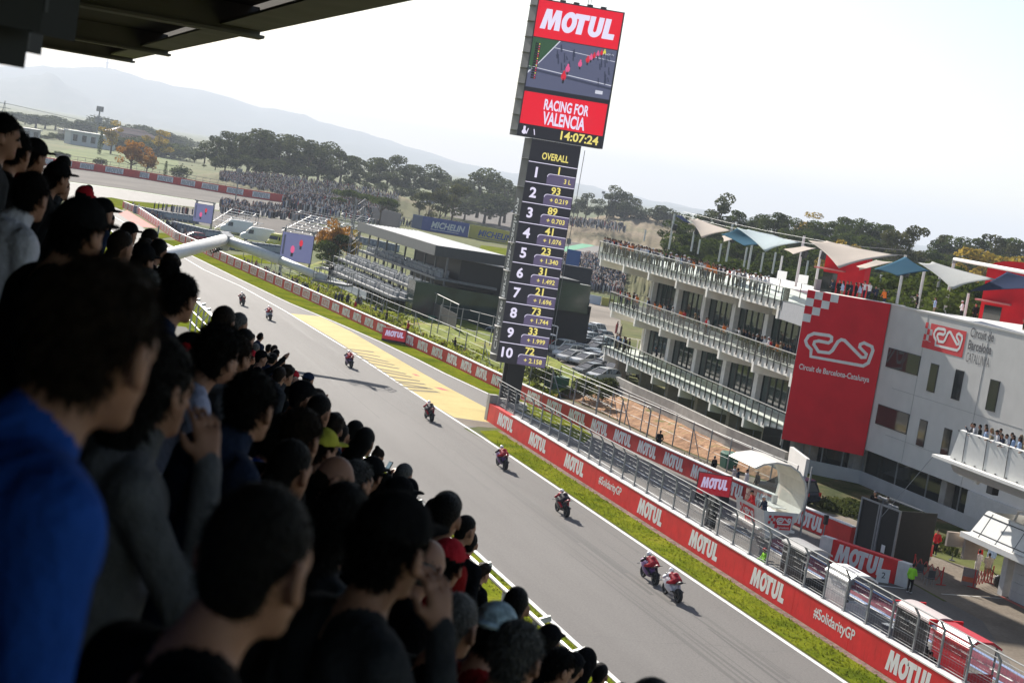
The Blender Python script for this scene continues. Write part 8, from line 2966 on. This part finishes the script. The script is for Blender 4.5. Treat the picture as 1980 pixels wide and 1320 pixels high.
for x, y, lab in ((1075, 748, 'dark green box at the foot of the grass slope right of the tower'), (845, 628, 'green crate on the grass slope below the glazed corner of the stand')):
 g = G(x, y, .6)
 b = MB(); b.box((0, 0, .55), (2.0, 1.4, 1.1)); b.box((0, 0, 1.13), (2.1, 1.5, .08))
 o = b.build('storage_box', M('bin_green', (0.03, 0.12, 0.08), var=0.15)); o.location = (g.x, g.y, .5); o.rotation_euler = (0, 0, R(20)); tag(o, lab, 'box')
# small figures along the far wall and in the infield
LINES = []
def line_people(pts, n, spread, far_off):
 P = [G(x, y, 0) for x, y in pts]
 L = sum((c - a).length for a, c in zip(P[:-1], P[1:]))
 for k in range(n):
  t = L * rp.random()
  for a, c in zip(P[:-1], P[1:]):
   if t <= (c - a).length: break
   t -= (c - a).length
  d = (c - a).normalized()
  p = a + d * t + Vector((abs(rp.gauss(0, spread)) + far_off, rp.uniform(-.5, .5), 0))
  LINES.append((tuple(p), 1.0))
line_people([(455, 516), (500, 538), (540, 556), (575, 570)], 38, .9, .8)
line_people([(600, 580), (640, 598), (690, 620)], 9, 2.2, 2.5)
line_people([(238, 402), (290, 430), (330, 456), (380, 482)], 46, 1.6, .8)
line_people([(295, 404), (350, 412), (372, 418)], 34, 3, 0)
line_people([(352, 452), (400, 458), (420, 462)], 12, 2, 0)
line_people([(1180, 640), (1200, 650)], 3, 2, 0)
line_people([(900, 640), (960, 650)], 10, 2, 1)
# crowds that read as one mass
CROWD = [cloth('crowd_%d' % i, c, var=.1) for i, c in enumerate([(0.02, 0.02, 0.025), (0.05, 0.055, 0.08), (0.35, 0.35, 0.37), (0.30, 0.05, 0.05), (0.10, 0.13, 0.22), (0.55, 0.54, 0.54), (0.15, 0.12, 0.10), (0.03, 0.03, 0.03)])] + [SKIN]
def crowd(name, pts, label):
 b = MB()
 for p, s in pts:
  c = rp.choices(range(8), [6, 5, 4, 1.5, 3, 4.5, 3.5, 4])[0]
  w = .26 * s
  x, y, z = p
  a = rp.uniform(0, 1.5)
  ca, sa = math.cos(a) * w, math.sin(a) * w
  q0 = [(x + ca, y + sa), (x - sa * .6, y + ca * .6), (x - ca, y - sa), (x + sa * .6, y - ca * .6)]
  b.loft([[(X * .8 + x * .2, Y * .8 + y * .2, z) for X, Y in q0], [(X, Y, z + 1.25 * s) for X, Y in q0], [(x + (X - x) * .5, y + (Y - y) * .5, z + 1.45 * s) for X, Y in q0]], c)
  b.ball((x, y, z + 1.6 * s), .13 * s, 5, 8 if rp.random() < .6 else rp.choice((0, 5, 6)))
 o = b.build(name, CROWD)
 tag(o, label, 'crowd', None, 'stuff')
crowd('trackside_crowd', LINES, 'onlookers standing behind the far wall and around the infield')
pts = []
for _ in range(4300):
 x = rp.uniform(425, 770)
 ytop = np.interp(x, [380, 430, 520, 640, 760, 800], [338, 334, 338, 354, 374, 388])
 u = rp.uniform(0, 1) ** .8
 lim = np.interp(x, [425, 470, 640, 700, 770], [.45, .6, 1.0, 1.0, .9])
 u *= lim
 v = ray(x, ytop); hd = v[:2] / np.linalg.norm(v[:2]); zr_ = 20 + v[2] / np.linalg.norm(v[:2]) * 690
 d = 690 - 60 * u
 s_ = 1 - u; sm = s_ * s_ * (3 - 2 * s_)
 pts.append(((hd[0] * d, hd[1] * d, max(.1, zr_ * (sm * .6 + s_ * .4) - .25)), rp.uniform(.7, .95)))
crowd('embankment_crowd', pts, 'dense crowd sitting on the far embankment below the tall trees')
pts = []
for _ in range(700):
 x = rp.uniform(425, 640); y = np.interp(x, [425, 560, 640], [400, 412, 420]) + rp.uniform(-8, 14)
 g = G(x, y); pts.append(((g.x, g.y, 0), 1.1))
for _ in range(700):
 x = rp.uniform(545, 720); y = np.interp(x, [545, 720], [388, 408]) + rp.uniform(-4, 18)
 g = G(x, y, 3); pts.append(((g.x, g.y, max(0, 4.5 - abs(y - 395) * .08)), 1.1))
for _ in range(260):
 x = rp.uniform(690, 900); y = np.interp(x, [690, 900], [428, 440]) + rp.uniform(-6, 6)
 g = G(x, y); pts.append(((g.x, g.y, 0), 1.0))
crowd('infield_crowd', pts, 'dark crowd standing in the infield above the seating blocks')
pts = []
for _ in range(1100):
 x = rp.uniform(1088, 1215); u = rp.random()
 ytop = np.interp(x, [1085, 1130, 1180, 1240], [500, 497, 500, 512])
 v = ray(x, ytop); hd = v[:2] / np.linalg.norm(v[:2]); zr_ = 20 + v[2] / np.linalg.norm(v[:2]) * 420
 d = 420 - 66 * u
 s_ = 1 - u * .94; sm = s_ * s_ * (3 - 2 * s_)
 pts.append(((hd[0] * d, hd[1] * d, max(.1, zr_ * (sm * .6 + s_ * .4) - .1)), 1.05))
for _ in range(500):
 x = rp.uniform(1095, 1210); y = np.interp(x, [1095, 1210], [426, 440]) + rp.uniform(-8, 6)
 v = ray(x, y); hd = v[:2] / np.linalg.norm(v[:2]); d = 790 + rp.uniform(-70, 0)
 pts.append(((hd[0] * d, hd[1] * d, 20 + v[2] / np.linalg.norm(v[:2]) * d - 1.2), 1.2))
crowd('hillside_crowd', pts, 'crowd on the slopes between the tower and the clubhouse')
# ---------------------------------------------------------------- the grandstand we stand in
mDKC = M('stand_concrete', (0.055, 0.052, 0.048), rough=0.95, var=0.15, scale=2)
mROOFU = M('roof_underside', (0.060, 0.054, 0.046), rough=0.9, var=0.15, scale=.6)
mROOFB = M('roof_beam', (0.20, 0.19, 0.175), rough=0.8, var=0.12, scale=.8)
gs = thing('grandstand', 'steep dark grandstand with flat overhanging roof that we stand in', 'grandstand', (0, 20, 12))
GO = Vector((0, 20, 12))
def gbuild(b, name, m):
 b.v = [tuple(Vector(p) - GO) for p in b.v]
 return b.build(name, m, gs)
Y0, Y1 = -4, 62
b = MB()
for k in range(-4, 10):
 X = .2 + .8 * k
 zf = 19.8 - .7 * (X - .2) - 1.68
 b.box((X, (Y0 + Y1) / 2, zf - 1.0), (.8, Y1 - Y0, 2.0))
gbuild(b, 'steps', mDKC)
b = MB()
b.box((8.05, (Y0 + Y1) / 2, 11.2), (.5, Y1 - Y0, 3.4))
gbuild(b, 'front_parapet', mDKC)
b = MB()
b.box((-3.6, (Y0 + Y1) / 2, 20), (.3, Y1 - Y0, 6))
gbuild(b, 'sun_blocking_wall', mDKC)  # unseen wall behind the rows, added to block the sun
RZ, RX = 22.1, 5.2
b = MB()
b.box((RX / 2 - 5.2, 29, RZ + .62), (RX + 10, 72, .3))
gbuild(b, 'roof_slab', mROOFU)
beams = (13.5, 34.6, 51.5, 63.2)
b = MB()
for y in beams:
 q = MB()
 q.box((RX / 2 - 5.2 + .12, y, RZ + .2), (RX + 10.2, .5, .54))
 q.box((RX / 2 - 5.2 + .15, y, RZ - .1), (RX + 10.3, .75, .06))
 gbuild(q, 'roof_beam', mROOFB)
b = MB()
b.box((RX + .02, 29, RZ + .32), (.16, 72, .6))
b.box((RX - .4, 29, RZ + .035), (.75, 72, .05))
gbuild(b, 'roof_fascia', mROOFB)
# spotlights under the roof
for (x, y, d, s, rz_) in ((92, 24, 7.0, .095, .5), (38, 60, 7.6, .085, .9), (4, 86, 7.2, .08, .4), (34, 14, 6.8, .08, .2)):
 p = GD(x, y, d)
 o = thing('spotlight', 'black spotlight hanging under the dark roof in the corner of the picture', 'lamp', tuple(p), rz_, 'spotlights under the roof')
 b = MB(); b.loft([[(-s, -s * .7, -s), (s, -s * .7, -s), (s, -s * .7, s), (-s, -s * .7, s)], [(-s * .7, s * .8, -s * .7), (s * .7, s * .8, -s * .7), (s * .7, s * .8, s * .7), (-s * .7, s * .8, s * .7)]]); b.build('housing', mBLACK, o)
 b = MB(); b.tube([(-s * 1.2, 0, 0), (-s * 1.2, 0, s * 1.6), (s * 1.2, 0, s * 1.6), (s * 1.2, 0, 0)], .018, 6); b.bar((0, 0, s * 1.6), (0, 0, RZ + .8 - p.z), .03); b.build('bracket', mDGREY, o)
# white front railing
XR, ZR = 8.32, 14.02
mRWHITE = M('railing_white', (0.55, 0.55, 0.55), rough=0.4, var=0.08, metal=0.2)
rail = thing('railing', 'white metal railing along the front edge of our grandstand', 'railing', (XR, 20, 12.8))
b = MB()
for dz, dx, r in ((0, 0, .035), (-.1, .12, .022), (-.42, 0, .02), (-.8, 0, .02)):
 b.tube([(dx, Y0 - 20, ZR + dz - 12.8), (dx, Y1 - 20, ZR + dz - 12.8)], r, 8)
b.build('rail', mRWHITE, rail)
first = None
y = 6.0
while y < Y1:
 if first is None:
  b = MB(); b.bar((0, 0, -.2), (0, 0, ZR - 12.8), .06, .05); b.bar((0, 0, ZR - 12.8 - .05), (.22, 0, ZR - 12.8 + .03), .05, .08); b.bar((0, 0, .75), (.14, 0, 1.1), .04, .04)
  first = b.build('post', mRWHITE, rail); po = first
 else:
  po = first.copy(); COL.objects.link(po); po.parent = rail
 po.location = (0, y - 20, 0)
 y += 1.45
# spectators around us, listed by where their heads are
CLDG = cloth('cloth_charcoal', (0.035, 0.036, 0.04))
CLHG = cloth('cloth_heather', (0.12, 0.12, 0.13))
CLLV = cloth('cloth_lavender', (0.36, 0.37, 0.50))
CLTL = cloth('cloth_teal', (0.015, 0.06, 0.07))
CLDR = cloth('cloth_dark_red', (0.22, 0.012, 0.012))
CAPY = cloth('cap_yellow', (0.40, 0.38, 0.05))
CAPLB = cloth('cap_pale_print', (0.35, 0.45, 0.5), var=.5, scale=22)
CLWR = cloth('cloth_white_sleeve', (0.55, 0.54, 0.60))
NEAR = []
def spec(lab, x, y, dist, th, P, top, hair=HAIRB, cap=CLB, detail=LIP, bottom=CLB, skin=SKIN, hh=.013):
 P = dict(P)
 P.setdefault('nod', .12)
 if P.get('turn', True) and th < 62:
  P.setdefault('lean', .26)
  P['head'] = .5
  th += 28
 H = P.get('h', 1.74) / 1.74
 o = person(lab, P, top, bottom, hair, cap, detail, skin, SHOE, hh, k=.03, sep=True)
 hp_ = GD(x, y, dist)
 ln = P.get('lean', .05)
 loc = Vector((0, (.03 * math.cos(ln) + .715 * math.sin(ln)) * H, (.93 + .715 * math.cos(ln)) * H))
 o.rotation_euler = (0, 0, -R(th))
 o.location = hp_ - Matrix.Rotation(-R(th), 3, 'Z') @ loc
 NEAR.append((x, y, dist))
 return o
spec('person in bright blue jacket with short dark hair, nearest to us at the left edge', 190, 655, 2.62, 42, dict(hair='short', fat=1.1, lean=.34, collar=1, armL='down', armR='fold', face=1), CLBL, HAIRD, hh=.0095)
spec('person in long grey coat holding a hand to the face', 302, 745, 4.5, 55, dict(hair='long', hoodie=1, coat=1, lean=.1, armL='fold', armR=((.30, .20, 1.08), (.115, .235, 1.46), (-.3, -.1, 1), (-1, -.3, 0)), fingers=1, curl=.45, face=1), CLHG, HAIRB, hh=.0095)
spec('person in black shirt with closely cropped hair and bare neck, large at the bottom', 498, 1075, 2.75, 45, dict(hair='buzz', lean=.3, armL='down', armR='down', face=1), CLB, HAIRB, hh=.0095)
spec('person in black cap and black jacket with a hand on the cheek, bottom centre', 757, 1055, 4.15, 50, dict(cap='front', hair='short', lean=.15, fat=1.05, armL='fold', armR=((.28, .22, 1.1), (.12, .24, 1.46), (-.25, -.1, 1), (-1, -.35, 0)), fingers=1, curl=.5, face=1), CLDG, HAIRB, CLB, hh=.0095)
spec('bald person with dark glasses just right of the one in the black cap', 824, 1092, 7.6, 50, dict(hair='bald', face=1), CLB, HAIRG)
spec('person in red cap and red and black racing shirt near the railing', 864, 1088, 8.9, 45, dict(cap='front', hair='short'), CLR, HAIRB, CAPR)
spec('grey cropped head in black at the bottom, left of the patterned cap', 880, 1206, 6.4, 48, dict(hair='buzz', face=1), CLB, HAIRG)
spec('person in pale blue patterned cap and dark red shirt at the bottom', 956, 1222, 7.2, 40, dict(cap='back', hair='short'), CLDR, HAIRB, CAPLB)
spec('grey haired person in black jacket at the bottom, right of the patterned cap', 1000, 1266, 6.1, 45, dict(hair='short', face=1), CLB, HAIRG)
spec('dark haired person in black jacket in profile at the bottom by the railing', 1080, 1290, 11, 75, dict(hair='short', face=1, nod=.3), CLB, HAIRB)
spec('person in black top with white sleeves leaning on the railing', 934, 1108, 24, 70, dict(hair='curly', lean=.25, armL='rail', armR='rail'), CLB, HAIRD, hh=.018)
spec('person with dark bun and blue headband looking down at a phone by the railing', 730, 882, 26.5, 80, dict(hair='bun', lean=.12, armL='phone', armR='phone', nod=.5, face=1), CLB, HAIRD, hh=.018)
spec('balding person in white hoodie leaning over the railing', 570, 742, 27.5, 45, dict(hair='bald', hoodie=1, lean=.3, armL='rail', armR='rail'), CLW, HAIRG, hh=.018)
spec('person in navy jacket and navy cap holding a phone out over the railing', 596, 735, 28.5, 60, dict(cap='back', lean=.2, armL='rail', armR='phone'), CLN, HAIRB, CLN, hh=.018)
spec('person in red cap and black top beside the navy jacket at the railing', 568, 730, 29.5, 40, dict(cap='front', lean=.3, armL='rail', armR='rail'), CLB, HAIRB, CAPR, hh=.018)
spec('bearded person in navy jacket with light blue collar', 348, 574, 9.2, 50, dict(hair='short', collar=1, face=1), CLN, HAIRB)
spec('curly haired person in lavender sweatshirt leaning forward', 424, 690, 8.2, 55, dict(hair='curly', lean=.38, armL='rail', armR='rail', nod=-.1), CLLV, HAIRB)
spec('person in black cap with red stripe beside the curly haired one', 368, 690, 9.0, 45, dict(cap='stripe', hair='short'), CLB, HAIRB, CLB, CLR)
spec('short haired person in grey hoodie behind the curly haired one', 455, 688, 9.8, 55, dict(hair='short', hoodie=1, lean=.2, armL='rail', armR='rail'), CLHG, HAIRD)
spec('broad dark haired person in navy hooded jacket in the middle of the crowd', 486, 782, 6.3, 45, dict(hair='short', hoodie=1, fat=1.1), CLN, HAIRB)
spec('person with brushed back dark hair in front of the cropped head in red', 583, 842, 7.6, 48, dict(hair='short'), CLB, HAIRD)
spec('cropped head above a dark red shirt in the middle of the crowd', 560, 905, 6.9, 50, dict(hair='buzz', face=1), CLDR, HAIRB, skin=SKIN2)
spec('person with receding hair in black jacket showing the face in profile', 648, 926, 9.0, 100, dict(hair='bald', face=1, collar=1), CLB, HAIRD)
spec('grey haired person in black collar right of the face in profile', 690, 930, 10.4, 65, dict(hair='short', face=1, collar=1), CLB, HAIRG)
spec('person in black cap and pale collar behind the grey haired one', 718, 916, 12.5, 55, dict(cap='front', hair='short', collar=1), CLW, HAIRB, CLB)
spec('person in yellow cap with black brim', 622, 868, 10.8, 65, dict(cap='front', hair='short', face=1), CLB, HAIRD, CAPY)
spec('person in black brimmed cap looking right near the railing', 770, 958, 12, 80, dict(cap='front', hair='short'), CLB, HAIRB, CLB)
spec('hooded dark head left of the black brimmed cap', 742, 948, 12.6, 60, dict(hair='short', hoodie=1), CLB, HAIRB)
spec('person wearing black headphones against the bright track', 326, 532, 15, 45, dict(hair='short', phones=1), CLB, HAIRB)
spec('person in black baseball cap standing out on the left', 156, 446, 6.8, 50, dict(cap='front', hair='short', fat=1.1), CLB, HAIRB)
spec('person in white and red jacket with teal hood at the left edge', 62, 378, 9.4, 40, dict(hair='short', hoodie=1, fat=1.15, armL='fold', armR='fold'), CLWR, HAIRB)
spec('dark head under a flat cap against the pale track, upper left', 112, 342, 14.5, 60, dict(cap='front', hair='short'), CLB, HAIRB)
spec('dark haired head against the grey gravel, upper left', 34, 292, 11.5, 40, dict(hair='short'), CLB, HAIRB)
spec('head in profile at the very left edge', 4, 262, 10.5, 85, dict(hair='short', face=1), CLDG, HAIRB)
spec('dark head right of the teal hood', 66, 300, 13.5, 55, dict(cap='front', hair='short'), CLDR, HAIRB)
spec('small dark head standing out against the track, beside the black cap', 212, 426, 30, 45, dict(hair='short'), CLN, HAIRB, hh=.02)
spec('grey haired head below the headphones', 282, 556, 11.2, 45, dict(hair='short'), CLB, HAIRG)
spec('capped head left of the headphones', 276, 502, 14, 55, dict(cap='front', hair='short'), CLB, HAIRB)
spec('long dark haired person with pale collar behind the hand on the cheek', 662, 1005, 5.6, 40, dict(hair='long', collar=1), CLDG, HAIRB)
spec('person in black with arm raised pointing from the front row', 505, 692, 29, 75, dict(cap='front', armR='up'), CLB, HAIRB, CLB, hh=.02)
spec('person in red shirt and cap leaning at the front row', 486, 690, 31, 60, dict(cap='front', lean=.25, armL='rail', armR='phone'), CLR, HAIRB, CAPR, hh=.02)
spec('person in blue jacket with hidden face behind the brushed back hair', 540, 850, 8.4, 45, dict(hair='short', collar=1), CLBL, HAIRB)
# phones held
for (x, y, d, lab) in ((752, 901, 26.2, 'phone held by the person with the blue headband'), (606, 758, 28.2, 'phone held out over the railing by the person in navy')):
 p = GD(x, y, d)
 b = MB(); b.box((0, 0, 0), (.08, .015, .16)); b.box((0, -.009, 0), (.07, .003, .14), m=1)
 o = b.build('phone', [mBLACK, EM('phone_screen', (120, 140, 150))]); o.location = p; o.rotation_euler = (R(-30), 0, R(-60)); tag(o, lab, 'phone')
# the rest of the rows
KIND = []
def kind(desc, P, top, hair=HAIRB, cap=CLB, det=LIP):
 P = dict(P)
 P.setdefault('lean', .24)
 P['head'] = .45
 o = person(desc, dict(nod=.12, **P), top, CLB, hair, cap, det, SKIN, SHOE, .02, k=.03, sep=True)
 KIND.append([o, desc, False])
kind('short dark hair and black jacket', dict(hair='short'), CLB)
kind('dark hair and pale blue shirt', dict(hair='short', armL='rail'), CLLB)
kind('brown hair and white hoodie', dict(hair='short', hoodie=1), CLWR, HAIRD)
kind('short brown hair and charcoal jacket', dict(hair='short', hoodie=1), CLDG, HAIRD)
kind('black cap and black jacket', dict(cap='front', hair='short'), CLB)
kind('cropped hair and navy jacket', dict(hair='buzz', collar=1), CLN)
kind('long dark hair and black coat', dict(hair='long'), CLB)
kind('curly hair and charcoal hoodie', dict(hair='curly', hoodie=1), CLDG, HAIRD)
kind('grey hair and black jacket', dict(hair='short', collar=1), CLB, HAIRG)
kind('red cap and dark jacket', dict(cap='front', hair='short'), CLDG, HAIRB, CAPR)
kind('hood up and black coat', dict(hair='hood'), CLB)
kind('long brown hair and navy jacket', dict(hair='long', lean=.15), CLN, HAIRD)
kind('dark hair and dark red shirt', dict(hair='short', lean=.1), CLDR)
kind('dark hair, phone raised in both hands', dict(hair='short', armL='phone', armR='phone'), CLB)
cand = []
rs = random.Random(9)
for k in range(0, 10):
 X = .2 + .8 * k + (.4 if k == 9 else 0)
 y = 4.5 + rs.uniform(0, .5)
 while y < 58:
  cand.append((X + rs.uniform(-.12, .12), y, 19.8 - .56 * k - 1.68 + rs.uniform(-.08, .06), k))
  y += rs.uniform(.5, .66) if y < 34 else rs.uniform(.6, .9)
cand.sort(key=lambda c: c[0] ** 2 + c[1] ** 2)
GW_, GH_ = 198, 132
mask = np.zeros((GH_, GW_), bool)
yy_, xx_ = np.mgrid[0:GH_, 0:GW_]
def cover(hx, hy, d):
 r = .115 * FPX / d / 10
 hx, hy = hx / 10, hy / 10
 m_ = ((xx_ - hx) ** 2 + (yy_ - hy) ** 2) < r * r * 1.3
 L = 1.5 * FPX / d / 10
 w = .24 * FPX / d / 10
 bx, by = hx - .02 * L, hy + .17 * FPX / d / 10
 m_ |= (yy_ > by) & (yy_ < by + L) & (np.abs(xx_ - (bx - (yy_ - by) * .16)) < w)
 return m_
expl = sorted([(d, x, y) for x, y, d in NEAR])
count = 0
ei = 0
for X, y, z, k in cand:
 d = math.sqrt(X * X + y * y + (20 - z - 1.65) ** 2)
 while ei < len(expl) and expl[ei][0] < d:
  mask |= cover(expl[ei][1], expl[ei][2], expl[ei][0]); ei += 1
 hx, hy = PJ((X, y, z + 1.66))
 if not (-150 < hx < 2100 and hy < 1500): continue
 wpx = .2 * FPX / d
 if any(math.hypot(hx - ex, hy - ey) < .55 * wpx + .08 * FPX / ed for ex, ey, ed in NEAR if abs(ed - d) < 1.0 + .06 * d): continue
 # never stand in front of a listed head
 if any(ed > d and abs(hx - ex) < .22 * FPX / d and hy < ey + .1 * FPX / ed and ey < hy + 1.2 * FPX / d for ex, ey, ed in NEAR): continue
 # keep the outline against the track where the photograph has it
 lim = np.interp(hx, [0, 110, 210, 300, 400, 500, 560, 640, 760, 900, 1010, 1120, 1400], [215, 300, 385, 470, 575, 640, 700, 775, 880, 1025, 1160, 1240, 1480])
 if hy - .62 * wpx < lim: continue
 c = cover(hx, hy, d) & ~mask
 if c.sum() < 1: continue
 if hx > 540 and (k == 9 or (k == 8 and rs.random() < .7) or (k == 7 and rs.random() < .3)): continue
 mask |= c
 e = KIND[rs.choices(range(14), [8, 1, 1, 5, 5, 4, 3, 3, 3, 1, 2, 2, 1.5, 1])[0]]
 o = e[0] if not e[2] else dup(e[0])
 e[2] = True
 o.location = (X, y, z)
 th = rs.uniform(50, 95)
 o.rotation_euler = (0, 0, -R(th))
 sc = rs.uniform(.94, 1.04)
 o.scale = (sc, sc, sc)
 zone = 'upper rows near us' if (k < 4 and d < 14) else ('upper rows farther off' if k < 4 else ('lower rows, nearer half' if d < 18 else 'lower rows, far half'))
 o['label'] = f'spectator with {e[1]} in the shaded stand, {zone}'
 o['group'] = f'{zone}: {e[1]}'
 count += 1
for e in KIND + VAR:
 if not e[2]:
  for ch in list(e[0].children): bpy.data.objects.remove(ch)
  bpy.data.objects.remove(e[0])
print('CROWD', count, 'explicit', len(NEAR))
# ---------------------------------------------------------------- haze
HZ = bpy.data.materials.new('haze')
HZ.use_nodes = True
hn = HZ.node_tree
hn.nodes.clear()
ho = hn.nodes.new('ShaderNodeOutputMaterial')
hv = hn.nodes.new('ShaderNodeVolumePrincipled')
hv.inputs['Color'].default_value = (0.70, 0.77, 0.88, 1)
hv.inputs['Density'].default_value = 0.00015
hv.inputs['Anisotropy'].default_value = 0.1
hn.links.new(hv.outputs[0], ho.inputs['Volume'])
b = MB()
b.box((0, 8900, 219), (38600, 19400, 441))
hz_ = b.build('haze', HZ)
tag(hz_, kind='stuff')
